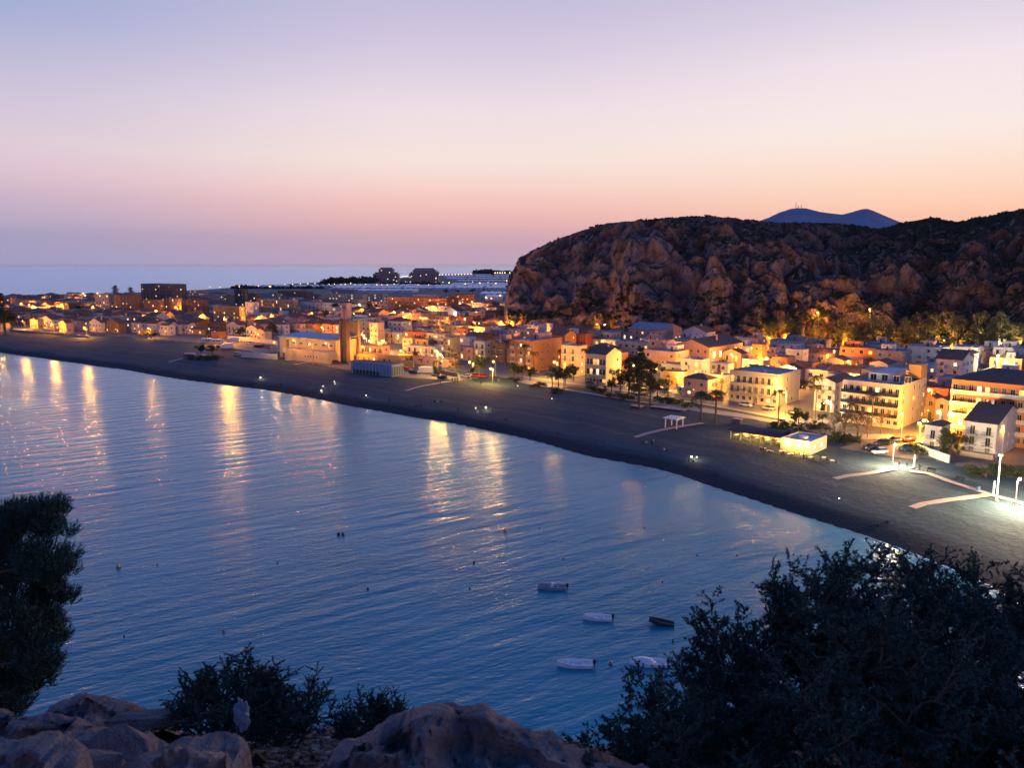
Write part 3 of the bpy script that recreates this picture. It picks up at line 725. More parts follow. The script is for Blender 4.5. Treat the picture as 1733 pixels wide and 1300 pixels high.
def house(px0, px1, px2, pyt, st=2, col='white', roof='flat', rc=None, pyb=None, lab=None, name=None, cat='house', win=True, lit=0.17, bal=None, hst=3.0,
          a=None, extra=(), dpt=None, x=None, y=None, L=None, group=None, cols=None, sc=None, overhang=0.4, small=False):
    """px0..px1 the seaward wall, px1..px2 the end wall, pyt the eaves above px0"""
    h = st * hst + 0.5
    if x is None:
        a = heading(px0) if a is None else math.radians(a)
        if pyb is not None:
            A = G(px0, pyb); h = max(2.4, AT(px0, pyt, A.y).z - GZ); hst = (h - 0.4) / st
        else:
            A = G(px0, pyt, GZ + h); A.z = GZ
    else: A = Vector((x, y, GZ))
    u = Vector((math.cos(a), math.sin(a))); v = Vector((-u.y, u.x))
    if L is None:
        L = 3.0
        while L < 130 and proj(A.x + u.x * L, A.y + u.y * L)[0] < px1: L += 0.5
    Bx, By = A.x + u.x * L, A.y + u.y * L
    d = dpt
    if d is None:
        d = 5.0
        while d < 22 and proj(Bx + v.x * d, By + v.y * d)[0] < px2: d += 0.5
    far = A.y > 620
    root = empty(name or ('apartment_building' if st > 3 or cat != 'house' else 'house'), A, a)
    wm_ = WALLS[col]
    mb = MB(); par = 0.5 if roof == 'flat' else 0.0
    wh = h - par if roof == 'flat' else h - 0.02
    mb.box(0, 0, -0.5, L, d, wh)
    if roof == 'flat':
        t_ = 0.2
        mb.box(0, 0, wh, L, t_, h); mb.box(0, d - t_, wh, L, d, h); mb.box(0, t_, wh, t_, d - t_, h); mb.box(L - t_, t_, wh, L, d - t_, h)
    rise = 0
    if roof in ('gu', 'gv'):
        rise = min(3.2, (d if roof == 'gu' else L) * 0.2)
        if roof == 'gu':
            for xx in (0, L): mb.poly([(xx, 0, wh), (xx, d, wh), (xx, d / 2, wh + rise)] if xx else [(xx, d, wh), (xx, 0, wh), (xx, d / 2, wh + rise)])
        else:
            for yy in (0, d): mb.poly([(L, yy, wh), (0, yy, wh), (L / 2, yy, wh + rise)] if yy else [(0, yy, wh), (L, yy, wh), (L / 2, yy, wh + rise)])
    mb.build('wall', wm_, root)
    # roof
    mb = MB(); o = overhang; rk = rc or {'flat': 'flat'}.get(roof, 'tile')
    if roof == 'flat':
        mb.box(0.21, 0.21, wh + 0.003, L - 0.21, d - 0.21, wh + 0.06)
    elif roof == 'hip':
        rise = min(3.0, min(L, d) * 0.24); e = min(L, d) / 2 + o
        c4 = [(-o, -o, wh), (L + o, -o, wh), (L + o, d + o, wh), (-o, d + o, wh)]
        if L >= d: r1, r2 = (-o + e, d / 2, wh + rise), (L + o - e, d / 2, wh + rise)
        else: r1, r2 = (L / 2, -o + e, wh + rise), (L / 2, d + o - e, wh + rise)
        if L >= d: mb.poly([c4[0], c4[1], r2, r1]); mb.poly([c4[1], c4[2], r2]); mb.poly([c4[2], c4[3], r1, r2]); mb.poly([c4[3], c4[0], r1])
        else: mb.poly([c4[0], c4[1], r1]); mb.poly([c4[1], c4[2], r2, r1]); mb.poly([c4[2], c4[3], r2]); mb.poly([c4[3], c4[0], r1, r2])
        mb.poly([(p_[0], p_[1], wh + 0.0) for p_ in c4[::-1]])
    else:
        th = 0.16
        if roof == 'gu':
            k = rise / (d / 2)
            for s_, (y0, y1) in (('f', (-o, d / 2)), ('b', (d + o, d / 2))):
                z0 = wh - k * o; z1 = wh + rise
                mb.poly([(-o, y0, z0), (L + o, y0, z0), (L + o, y1, z1), (-o, y1, z1)]); mb.poly([(-o, y0, z0 + th), (L + o, y0, z0 + th), (L + o, y1, z1 + th), (-o, y1, z1 + th)])
                mb.poly([(-o, y0, z0), (L + o, y0, z0), (L + o, y0, z0 + th), (-o, y0, z0 + th)])
                for xx in (-o, L + o): mb.poly([(xx, y0, z0), (xx, y1, z1), (xx, y1, z1 + th), (xx, y0, z0 + th)])
        else:
            k = rise / (L / 2)
            for x0, x1 in ((-o, L / 2), (L + o, L / 2)):
                z0 = wh - k * o; z1 = wh + rise
                mb.poly([(x0, -o, z0), (x0, d + o, z0), (x1, d + o, z1), (x1, -o, z1)]); mb.poly([(x0, -o, z0 + th), (x0, d + o, z0 + th), (x1, d + o, z1 + th), (x1, -o, z1 + th)])
                mb.poly([(x0, -o, z0), (x0, d + o, z0), (x0, d + o, z0 + th), (x0, -o, z0 + th)])
                for yy in (-o, d + o): mb.poly([(x0, yy, z0), (x1, yy, z1), (x1, yy, z1 + th), (x0, yy, z0 + th)])
    rf = mb.build('roof', ROOFS[rk], root)
    if roof != 'flat' and rnd.random() < 0.6 and not small:
        mb = MB(); cx, cy = L * rnd.uniform(.25, .75), d * rnd.uniform(.3, .7); mb.box(cx - .3, cy - .3, wh, cx + .3, cy + .3, wh + rise + 0.9); mb.box(cx - .38, cy - .38, wh + rise + 0.9, cx + .38, cy + .38, wh + rise + 1.05)
        mb.build('chimney', wm_, root)
    if roof == 'flat' and not small:
        if rnd.random() < 0.65 and L > 8 and d > 7:
            rw, rd_ = L * rnd.uniform(.25, .45), d * rnd.uniform(.35, .5); rx, ry = rnd.uniform(0.6, L - rw - 0.6), rnd.uniform(d * 0.4, d - rd_ - 0.3)
            mb = MB(); mb.box(rx, ry, wh + 0.06, rx + rw, ry + rd_, wh + 2.5); mb.box(rx - .15, ry - .15, wh + 2.5, rx + rw + .15, ry + rd_ + .15, wh + 2.65)
            mb.build('roof_room', WALLS[rnd.choice(['white', col, 'pink', 'grey'])], root)
            if not far:
                mb = MB(); xm = rx + rw / 2; mb.box(xm - .4, ry - 0.06, wh + 0.1, xm + .4, ry - 0.01, wh + 2.0); mb.build('roof_door', SHUT, root)
        if rnd.random() < 0.45 and L > 6:
            mb = MB(); cx, cy = rnd.uniform(1.2, L - 1.2), rnd.uniform(1.2, d * 0.4); mb.tube((cx, cy, wh + .06), (cx, cy, wh + 1.1), .45, .45, 10); mb.build('water_tank', WHITEP, root)
        if rnd.random() < 0.5:
            mb = MB(); cx, cy = rnd.uniform(1, L - 1), rnd.uniform(1, d - 1); mb.tube((cx, cy, wh), (cx, cy, wh + 3.4), .04, .03, 5)
            for k in range(4): mb.tube((cx - .5, cy, wh + 2.6 + k * .22), (cx + .5, cy, wh + 2.6 + k * .22), .02, .02, 4)
            mb.build('aerial', METAL, root)
    if win:
        ws, hs_ = rnd.uniform(.8, 1.25), rnd.uniform(.85, 1.15)
        if bal is None and not far and st > 1 and cat == 'house' and rnd.random() < .45 and h > 5: bal = rnd.choice(['rail', 'solid', 'rail'])
        if not far and rnd.random() < .5 and L > 7:
            mb = MB(); xa_ = L * rnd.uniform(.1, .5); mb.poly([(xa_, -.02, 2.75), (xa_ + 2.6, -.02, 2.75), (xa_ + 2.6, -1.1, 2.3), (xa_, -1.1, 2.3)]); mb.poly([(xa_, -1.1, 2.3), (xa_ + 2.6, -1.1, 2.3), (xa_ + 2.6, -1.1, 2.1), (xa_, -1.1, 2.1)]); mb.build('awning', rnd.choice([FRAMEM, WALLS['red'], WALLS['blue'], WALLS['ochre']]), root)
        if rnd.random() < .55:
            mb = MB(); xa_ = L * rnd.uniform(.2, .8); rr_ = .17 if not far else .34; mb.box(xa_ - .04, -.25, 2.62, xa_ + .04, -.005, 2.7); mb.lathe([(.01, -rr_), (rr_ * .8, -rr_ * .6), (rr_, 0), (rr_ * .8, rr_ * .6), (.01, rr_)], 8, 1, (xa_, -.3, 2.55)); mb.build('added_wall_lamp', [DARKM, AMBER], root)  # wall lamps added at random as glowing dots, for more town glow
        pick = lambda: (rnd.choice('0012') if rnd.random() < lit else ('s' if rnd.random() < 0.3 else 'd'))
        nc = cols or max(1, int(L / (3.4 if not far else 4.6))); ncd = max(1, int(d / 4.0))
        for s_ in range(st):
            for c_ in range(nc):
                if rnd.random() < 0.1 and not bal: continue
                dr = (s_ == 0 and c_ == nc // 2); tallw = bal and s_ > 0
                w, hh = (1.0, 2.1) if dr or tallw else (round(1.15 * ws, 1), round(1.25 * hs_, 1)); z = s_ * hst + (0.05 if dr or tallw else 0.95)
                if dr: link('door', winmesh(0.95, 2.1, 's'), root, (L * (c_ + .5) / nc, -0.012, 0.02)); continue
                link('window', winmesh(w, min(hh, hst * 0.75), pick()), root, (L * (c_ + .5) / nc, -0.012, z))
                if bal and s_ > 0 and bal != 'long': link('balcony', balmesh(min(2.4, L / nc * 0.8), 0.9, bal), root, (L * (c_ + .5) / nc, -0.012, s_ * hst))
            if bal == 'long' and s_ > 0: link('balcony', balmesh(L - 0.4, 1.4, 'solid' if sc is None else sc), root, (L / 2, -0.012, s_ * hst))
            for c_ in range(ncd):
                if rnd.random() < 0.35: continue
                link('window', winmesh(0.9, 1.1, pick()), root, (L + 0.012, d * (c_ + .5) / ncd, s_ * hst + 1.0), PI / 2)
    tag(root, lab, cat, group or ('houses of the seaside town' if cat == 'house' else 'apartment buildings of the town'))
    FOOT.append((A.x, A.y, a, L, d))
    q_ = proj((A.x + Bx) / 2 + v.x * d / 2, (A.y + By) / 2 + v.y * d / 2, GZ + h)
    HOUSES.append(dict(root=root, px=q_[0], py=q_[1], col=col, st=st, roof=roof, lab=lab, L=L, d=d, h=h, A=A, a=a, cat=cat, wh=wh, rise=rise))
    return HOUSES[-1]
# ------------------------------------------------------------------ roads, paths, lawns: thin sheets on the ground
def asphalt(name, c, var=0.3):
    m, t, b = newmat(name); g = t.nodes.new('ShaderNodeNewGeometry')
    n = nodes_noise(t, 0.25, 6, g.outputs['Position'], 0.7); n2 = nodes_noise(t, 6, 3, g.outputs['Position'], 0.7)
    a = nramp(t, n, [(0.3, [x * (1 - var) for x in c]), (0.7, [x * (1 + var) for x in c])])
    t.links.new(nmix(t, 0.25, a, n2), b.inputs['Base Color'])
    t.links.new(nmix(t, 0.2, a, nramp(t, n2, [(0.3, (0.03,) * 3), (0.8, (0.4, 0.38, 0.33))])), b.inputs['Base Color'])
    b.inputs['Roughness'].default_value = 0.75; bump(t, b, n2, 0.3, 0.03); return m
ROADM = asphalt('road_asphalt', (0.13, 0.12, 0.11)); PATHM = asphalt('promenade_paving', (0.34, 0.32, 0.31), 0.15)
BOARD = simple('board_path', (0.36, 0.29, 0.26), 0.75, var=0.25, scale=3); LAWN = simple('park_turf', (0.045, 0.055, 0.03), 0.95, var=0.5, scale=0.7)
def strip(name, pts, w, mat, z=0.02, kind='structure', label=None, cat=None, th=None, group=None, follow=False):
    P_ = [B(*p) for p in pts]; Q = []
    for i in range(len(P_) - 1):
        n = max(1, int((P_[i + 1] - P_[i]).length / 3))
        for k in range(n): Q.append(P_[i].lerp(P_[i + 1], k / n))
    Q.append(P_[-1]); v = []; f = []
    for i, p in enumerate(Q):
        d = (Q[min(i + 1, len(Q) - 1)] - Q[max(i - 1, 0)]); d.z = 0; d.normalize(); s = Vector((-d.y, d.x, 0)) * (w / 2)
        for e in (p - s, p + s):
            zz = gz(e.x, e.y) + z if follow else GZ + z
            v.append((e.x, e.y, zz))
    for i in range(len(Q) - 1): f.append((2 * i, 2 * i + 2, 2 * i + 3, 2 * i + 1))
    if th:
        n = len(v); v += [(x_, y_, z_ - th) for x_, y_, z_ in v]; m_ = len(Q) - 1
        f += [(2 * i, 2 * i + n, 2 * i + 2 + n, 2 * i + 2) for i in range(m_)] + [(2 * i + 1, 2 * i + 3, 2 * i + 3 + n, 2 * i + 1 + n) for i in range(m_)]
        f += [(0, 1, 1 + n, n), (2 * m_, 2 * m_ + n, 2 * m_ + 1 + n, 2 * m_ + 1)]
    return tag(link(name, npmesh(name, v, f, mat)), label, cat, group, kind)
strip('road', [(735, 612), (800, 622), (850, 628), (900, 635), (980, 646), (1050, 656), (1117, 666), (1221, 683), (1316, 700), (1400, 716), (1480, 728), (1570, 748), (1640, 762)], 10, ROADM)
strip('road', [(1573, 745), (1578, 722), (1582, 700), (1584, 680), (1575, 650), (1560, 630)], 9, ROADM, 0.024)
strip('road', [(690, 606), (640, 590), (600, 575), (590, 560), (610, 545), (640, 530), (700, 520), (800, 512), (850, 515)], 8, ROADM, 0.02)
strip('road', [(1352, 700), (1358, 680), (1355, 660), (1330, 640), (1300, 625)], 7, ROADM, 0.026)
strip('pavement', [(880, 637), (980, 651), (1050, 661), (1117, 672), (1221, 689.5), (1316, 707), (1400, 724)], 2.4, PATHM, 0.12)
strip('promenade', [(880, 645), (950, 656), (1040, 671), (1117, 682), (1200, 696), (1280, 707), (1334, 716), (1400, 732), (1450, 740), (1515, 739)], 6.5, PATHM, 0.03)
strip('park_lawn', [(1140, 675), (1221, 691), (1316, 709), (1330, 711)], 5.0, LAWN, 0.035)
strip('park_lawn', [(960, 655), (1050, 671), (1110, 680)], 6.0, LAWN, 0.035)
strip('car_park', [(1440, 752), (1500, 762), (1560, 770)], 13, ROADM, 0.028)
strip('car_park', [(360, 583), (420, 586), (470, 596)], 20, ROADM, 0.028)
strip('car_park', [(540, 611), (600, 622), (700, 636), (790, 640)], 14, ROADM, 0.022)
# walkways of boards over the sand
for pts, lb in (([(1075, 740.6), (1095, 734), (1120, 728), (1150, 722.5), (1189, 716.5)], 'narrow pale board walkway over the sand beside the white gazebo'),
            ([(1412, 811), (1434, 806), (1477, 801), (1519, 793)], 'pale board walkway leading onto the sand from the lit flood lamp'),
            ([(1541, 802 - 4), (1571, 802), (1611, 817), (1650, 829), (1684, 840), (1733, 853), (1780, 870)], 'long pinkish board walkway along the top of the beach'),
            ([(1543, 860), (1563, 853.5), (1602, 847), (1627, 844), (1672, 838)], 'board walkway reaching onto the sand nearest the tall flood lamp'),
            ([(686, 662), (705, 656), (746, 648), (764, 646)], 'thin pale walkway on the sand below the camper van'),
            ([(498, 617), (510, 615), (524, 613)], 'short pale walkway on the sand in front of the church'),
            ([(285, 613), (305, 608), (330, 602)], 'thin walkway on the sand beside the dark boats')):
    strip('board_walkway', pts, 1.7 if pts[0][0] > 1000 else 1.5, BOARD, 0.12, None, lb, 'walkway', 0.1, 'walkways on the beach', True)

# ------------------------------------------------------------------ traced buildings
HS = house
def corner(px0, px1, px2, pytc, pybc, **k):
    """like house() but read at the corner px1, where both walls meet"""
    a = heading(px1) if 'a' not in k else math.radians(k.pop('a'))
    Bp = G(px1, pybc); u = Vector((math.cos(a), math.sin(a))); L = 3.0
    while L < 130 and proj(Bp.x - u.x * L, Bp.y - u.y * L)[0] > px0: L += 0.5
    st = k.get('st', 2); h = AT(px1, pytc, Bp.y).z - GZ; k['hst'] = (h - 0.5) / st
    return house(px0, px1, px2, None, x=Bp.x - u.x * L, y=Bp.y - u.y * L, L=L, a=a, **k)
AB = dict(cat='apartment building')
# near seafront
R1 = corner(1424, 1520, 1563, 652, 726, st=4, col='cream', lab='modern pale block with long dark glass balconies above the car park', bal='long', sc='glass', lit=0.12, cols=9, **AB)
R2 = corner(1378, 1411, 1443, 648, 698, st=3, col='white', roof='gv', rc='dark', lab='white chapel-like house with arched windows beside the modern pale balconied block', cols=2, hst=3, overhang=0.2)
R3 = HS(1603, 1900, 1950, 641, st=5, col='orange', roof='hip', rc='dark', pyb=740, lab='long orange lit hotel with stepped terraces behind the white gabled house', bal='long', cols=20, lit=0.12, dpt=15, cat='hotel')
R5 = corner(1632, 1683, 1729, 718, 776, st=3, col='white', roof='gu', rc='dark', lab='white three-storey gabled house with inset balconies at the beach end', cols=2, bal='rail', lit=0.0)
R6 = corner(1565, 1591, 1606, 722, 764, st=2, col='white', roof='hip', rc='dark', lab='small white villa behind the garden wall beside the dark bushy trees', lit=0.3)
HT = corner(1235, 1316, 1352, 634, 688, st=3, col='cream', lab='cream three-storey hotel with rows of small dark balconies on the lit seafront road', cols=8, bal='rail', lit=0.12, cat='hotel')
M1 = corner(863, 902, 958, 577, 630, st=4, col='orange', lab='orange corner apartment block with curved balconies behind the fan palms', bal='solid', lit=0.2, **AB)
M3 = corner(993, 1025, 1050, 600, 652, st=3, col='cream', roof='gu', rc='dark', lab='dark-roofed apartment house with two rows of dark balconies behind the single fan palm', bal='rail', cols=6, **AB)
TR = [
 # px0, px1, px2, top, storeys, colour, roof, options
 (950, 975, 992, 584, 4, 'pink', 'flat', dict(bal='rail')), (1026, 1050, 1062, 595, 3, 'orange', 'flat', {}), (1000, 1048, 1056, 584, 2, 'grey', 'flat', {}),
 (985, 1014, 1020, 572, 2, 'grey', 'hip', dict(rc='dark')), (955, 990, 1003, 563, 3, 'red', 'flat', {}), (957, 970, 976, 558, 3, 'grey', 'flat', {}), (1018, 1040, 1046, 574, 2, 'white', 'flat', {}),
 (1053, 1070, 1080, 563, 2, 'pink', 'flat', {}), (1064, 1120, 1170, 556, 3, 'pink', 'gu', dict(rc='flat')), (1045, 1098, 1110, 577, 3, 'cream', 'flat', {}), (1098, 1127, 1140, 574, 4, 'pink', 'flat', {}),
 (1105, 1140, 1150, 597, 2, 'white', 'flat', {}), (1118, 1160, 1170, 614, 2, 'grey', 'flat', {}), (1153, 1186, 1199, 606, 3, 'white', 'flat', {}), (1123, 1154, 1160, 627, 2, 'ochre', 'flat', {}),
 (1157, 1197, 1212, 639, 2, 'pink', 'hip', dict(rc='dark', lit=0.3)), (1200, 1230, 1238, 613, 2, 'white', 'flat', {}), (1223, 1252, 1262, 596, 2, 'pink', 'gv', {}), (1256, 1290, 1300, 607, 2, 'cream', 'flat', {}),
 (1273, 1287, 1294, 582, 4, 'orange', 'flat', {}), (1306, 1330, 1343, 603, 3, 'orange', 'flat', {}), (1330, 1356, 1366, 590, 3, 'white', 'flat', {}), (1342, 1373, 1384, 613, 2, 'orange', 'flat', {}),
 (1318, 1348, 1354, 622, 2, 'white', 'gv', dict(rc='dark')), (1363, 1398, 1404, 624, 2, 'white', 'flat', {}), (1200, 1228, 1236, 632, 2, 'grey', 'flat', {}), (1260, 1300, 1310, 618, 2, 'grey', 'flat', {}),
 (1380, 1398, 1406, 619, 2, 'pink', 'gv', {}), (1399, 1425, 1436, 608, 2, 'cream', 'gv', {}), (1439, 1470, 1488, 592, 2, 'white', 'hip', dict(rc='dark')), (1472, 1500, 1514, 614, 2, 'white', 'gv', {}),
 (1445, 1468, 1476, 618, 2, 'grey', 'flat', {}), (1498, 1540, 1562, 624, 2, 'pink', 'flat', {}), (1551, 1584, 1600, 616, 2, 'white', 'flat', {}), (1584, 1624, 1645, 606, 3, 'white', 'gu', dict(rc='dark')),
 (1624, 1640, 1652, 598, 3, 'pink', 'gv', dict(rc='dark')), (1569, 1600, 1612, 655, 2, 'red', 'flat', {}), (1584, 1600, 1606, 676, 2, 'cream', 'gv', dict(lit=.3)), (1567, 1582, 1588, 672, 2, 'ochre', 'gv', {}),
 (1540, 1590, 1604, 588, 1, 'grey', 'gu', dict(rc='dark')), (1656, 1720, 1740, 628, 1, 'white', 'flat', {}), (1400, 1420, 1428, 632, 2, 'white', 'flat', {}), (1480, 1530, 1545, 634, 3, 'grey', 'flat', {}),
 # middle of the seafront
 (831, 854, 872, 578, 3, 'brown', 'flat', dict(bal='rail')), (857, 868, 878, 590, 2, 'stone', 'flat', dict(lit=.5)), (802, 821, 831, 577, 3, 'white', 'flat', {}), (776, 800, 806, 586, 2, 'pink', 'flat', dict(lit=.3)), (768, 794, 802, 569, 3, 'white', 'flat', {}),
 (753, 767, 775, 570, 4, 'stone', 'flat', dict(bal='rail', lit=.3)), (722, 753, 760, 563, 3, 'cream', 'flat', dict(bal='long')), (701, 724, 730, 573, 2, 'ochre', 'flat', {}), (684, 722, 728, 560, 3, 'red', 'flat', {}), (681, 698, 706, 572, 2, 'cream', 'flat', {}),
 (688, 736, 745, 583, 2, 'white', 'flat', {}), (590, 647, 655, 581, 2, 'pink', 'flat', {}), (673, 695, 700, 600, 1, 'ochre', 'flat', {}), (698, 762, 772, 603, 1, 'pink', 'flat', {}), (603, 672, 676, 598, 1, 'ochre', 'flat', dict(dpt=5)),
 (652, 666, 672, 561, 2, 'pink', 'flat', {}), (638, 652, 658, 556, 2, 'white', 'flat', {}), (667, 680, 686, 562, 2, 'grey', 'flat', {}), (625, 640, 646, 545, 4, 'pink', 'flat', {}), (640, 658, 664, 540, 3, 'grey', 'flat', {}),
 (659, 683, 690, 544, 2, 'orange', 'flat', {}), (600, 613, 616, 533, 4, 'white', 'flat', {}), (614, 632, 645, 540, 3, 'cream', 'gv', {}), (656, 673, 680, 531, 2, 'pink', 'flat', {}), (724, 760, 775, 533, 4, 'ochre', 'flat', dict(bal='solid', lit=.25)),
 (724, 757, 765, 517, 3, 'white', 'flat', {}), (760, 790, 800, 534, 4, 'brick', 'flat', {}), (759, 790, 796, 547, 2, 'blue', 'flat', {}), (773, 792, 798, 555, 3, 'orange', 'flat', {}), (793, 820, 830, 552, 3, 'pink', 'flat', {}),
 (801, 820, 828, 542, 2, 'brown', 'flat', {}), (821, 845, 848, 550, 2, 'ochre', 'flat', {}), (832, 846, 850, 539, 2, 'grey', 'flat', {}), (831, 854, 872, 559, 2, 'pink', 'flat', {}), (855, 868, 876, 556, 2, 'pink', 'gv', {}), (913, 940, 948, 566, 2, 'grey', 'flat', {}),
 (905, 935, 945, 573, 3, 'pink', 'flat', {}), (785, 815, 822, 526, 2, 'grey', 'flat', {}), (700, 718, 724, 524, 2, 'white', 'gv', {}), (690, 716, 722, 543, 2, 'pink', 'flat', {}),
 # behind the church
 (480, 508, 516, 547, 2, 'pink', 'flat', {}), (510, 524, 528, 555, 2, 'cream', 'flat', {}), (385, 404, 413, 549, 2, 'white', 'gv', {}), (416, 436, 446, 555, 2, 'white', 'gv', {}), (433, 448, 457, 560, 2, 'cream', 'gv', {}), (355, 372, 378, 547, 2, 'brown', 'gu', {}),
 (357, 371, 375, 561, 1, 'orange', 'flat', {}), (458, 480, 486, 548, 2, 'white', 'hip', {}), (471, 500, 506, 528, 2, 'cream', 'hip', dict(rc='dark')), (502, 522, 528, 529, 2, 'cream', 'hip', dict(rc='dark')), (526, 540, 546, 526, 2, 'cream', 'hip', dict(rc='dark')),
 (508, 548, 561, 511, 4, 'white', 'flat', dict(bal='long')), (545, 578, 587, 497, 4, 'cream', 'flat', {}), (588, 614, 621, 497, 4, 'cream', 'flat', {}), (622, 648, 655, 496.5, 4, 'cream', 'flat', {}), (655, 758, 763, 502, 5, 'orange', 'flat', dict(dpt=14)), (763, 802, 808, 499, 4, 'orange', 'flat', dict(a=18, dpt=12)),
 (434, 498, 506, 505, 5, 'stone', 'flat', dict(bal='rail', lit=.2)), (415, 430, 434, 511, 5, 'white', 'flat', {}), (360, 406, 415, 517, 5, 'ochre', 'flat', dict(lit=.3)), (415, 434, 437, 496, 5, 'brick', 'flat', {}), (396, 414, 416, 490, 7, 'dark', 'flat', {}),
 (315, 346, 353, 506, 5, 'brick', 'flat', {}), (278, 308, 315, 504, 5, 'brown', 'flat', {}), (242, 270, 278, 507, 5, 'orange', 'flat', dict(lit=.3)), (192, 225, 241, 498, 6, 'brown', 'flat', {}), (160, 186, 192, 497, 6, 'grey', 'flat', dict(lit=.3)), (238, 292, 318, 480, 9, 'dark', 'flat', {}), (320, 345, 352, 491, 4, 'pink', 'flat', {}),
 (342, 372, 378, 499, 3, 'pink', 'flat', {}), (440, 470, 476, 496, 4, 'grey', 'flat', {}), (470, 520, 530, 492, 4, 'brown', 'flat', {}), (560, 600, 606, 489, 3, 'grey', 'flat', {}), (378, 396, 400, 503, 3, 'orange', 'flat', {}),
 # the old fishermen's end
 (160, 196, 206, 529, 2, 'white', 'hip', {}), (214, 240, 246, 531, 2, 'pink', 'hip', {}), (246, 256, 262, 536, 2, 'orange', 'flat', {}), (281, 303, 306, 526, 2, 'grey', 'hip', {}), (305, 334, 346, 534, 2, 'white', 'hip', {}), (150, 172, 178, 545, 2, 'white', 'gv', dict(lit=.4)), (178, 202, 208, 546, 2, 'brown', 'gv', {}),
 (208, 238, 247, 545, 2, 'white', 'hip', {}), (232, 247, 249, 557, 1, 'ochre', 'flat', {}), (257, 269, 272, 551, 1, 'orange', 'gu', {}), (270, 285, 288, 550, 2, 'white', 'gu', {}), (289, 302, 306, 548, 2, 'white', 'gv', {}), (305, 320, 324, 548, 2, 'white', 'gu', {}), (316, 342, 350, 556, 1, 'ochre', 'hip', dict(lit=.8)),
 (119, 140, 145, 542, 2, 'grey', 'hip', {}), (99, 112, 115, 546, 2, 'pink', 'gv', {}), (68, 88, 93, 540, 2, 'white', 'gv', {}), (50, 64, 68, 540, 2, 'cream', 'flat', {}), (17, 42, 46, 541, 1, 'brown', 'gu', {}), (79, 91, 94, 549, 1, 'pink', 'flat', {}), (16, 42, 46, 531, 2, 'pink', 'gu', {}), (54, 66, 70, 531, 2, 'pink', 'flat', {}), (73, 98, 105, 528, 2, 'white', 'gv', {}),
 (112, 140, 146, 531, 2, 'orange', 'gu', {}), (29, 44, 48, 507, 3, 'ochre', 'flat', dict(lit=.4)), (49, 62, 66, 509, 3, 'cream', 'flat', {}), (68, 79, 82, 509, 2, 'orange', 'flat', {}), (70, 85, 88, 516, 2, 'cream', 'gv', {}), (91, 108, 113, 511, 3, 'ochre', 'flat', {}), (114, 140, 144, 513, 2, 'orange', 'flat', {}), (145, 163, 167, 512, 3, 'ochre', 'flat', {}),
 (13, 29, 31, 503, 2, 'pink', 'gu', {}), (32, 52, 55, 502, 2, 'brown', 'gu', {}), (57, 70, 73, 502, 2, 'white', 'gu', {}), (83, 102, 106, 499, 3, 'brown', 'flat', dict(lit=.4)), (112, 134, 139, 496, 3, 'white', 'gu', {}), (-20, 10, 14, 504, 2, 'brown', 'gu', {}), (-22, 8, 14, 516, 2, 'pink', 'gu', {}), (-22, 10, 14, 530, 2, 'brown', 'gu', {}), (-24, 10, 15, 545, 1, 'grey', 'gu', {}),
]
for r_ in TR:
    k = dict(r_[7]); st = r_[4]
    if st > 3: k.setdefault('cat', 'apartment building')
    HS(r_[0], r_[1], r_[2], r_[3], st=st, col=r_[5], roof=r_[6], **k)
# hall with the long dark gable roof and lit porch
HALL = HS(1141, 1198, 1258, 584, st=3, col='pink', roof='gv', rc='dark', lab='large pink hall with a long dark roof and bright arched porch windows', dpt=34, lit=0.0, cat='hall')
for k in range(4): link('window', winmesh(2.0, 2.8, '1' if k in (0, 1, 3) else 'd'), HALL['root'], (HALL['L'] + 0.02, 5 + k * 6, 4.4), PI / 2)
# the modern block: roof terrace, lift tower, ground floor, lit balconies
def extra_box(H, name, x0, y0, z0, x1, y1, z1, m):
    mb = MB(); mb.box(x0, y0, z0, x1, y1, z1); return mb.build(name, m, H['root'])
e = R1
extra_box(e, 'lift_tower', e['L'] - 3.6, e['d'] - 5.5, e['h'] + 0.01, e['L'] - 0.05, e['d'] - 0.05, e['h'] + 4.2, WALLS['ochre'])
extra_box(e, 'roof_room', 6, 3.5, e['wh'] + .07, e['L'] - 5, e['d'] - 3, e['h'] + 2.4, WALLS['white'])
for k in range(4): link('window', winmesh(1.6, 1.7, 'd'), e['root'], (7.5 + k * 3.2, 3.49, e['h'] + 0.3))
e = HT
extra_box(e, 'cornice', -0.25, -0.3, e['h'] - 1.1, e['L'] + 0.3, -0.003, e['h'] - 0.9, FRAMEM)
e = R5
extra_box(e, 'terrace', 0, -2.2, -0.3, e['L'] + 0.2, -0.005, 1.1, WALLS['stone'])
mb = MB(); mb.box(0, -2.2, 2.0, e['L'], -2.12, 2.08)
for k in range(26): mb.box(e['L'] * k / 25 - .03, -2.19, 1.1, e['L'] * k / 25 + .03, -2.13, 2.0)
mb.build('railing', METAL, e['root'])
e = R2
for cx, z, w_, hh in ((e['L'] * .28, 5.4, 1.2, 1.8), (e['L'] * .5, 8.7, .5, 1.1), (e['L'] * .5 + .8, 8.7, .5, 1.1), (e['L'] * .45, 0.05, 1.6, 3.0)):
    mb = MB(); n = 10; pts_ = [(cx - w_ / 2, -0.03, z), (cx + w_ / 2, -0.03, z)] + [(cx + w_ / 2 * math.cos(PI * k / n), -0.03, z + hh - w_ / 2 + w_ / 2 * math.sin(PI * k / n)) for k in range(n + 1)]
    mb.poly(pts_, 0); f_ = mb.build('arched_door' if z < 1 else 'arched_window', GLASS, e['root'])
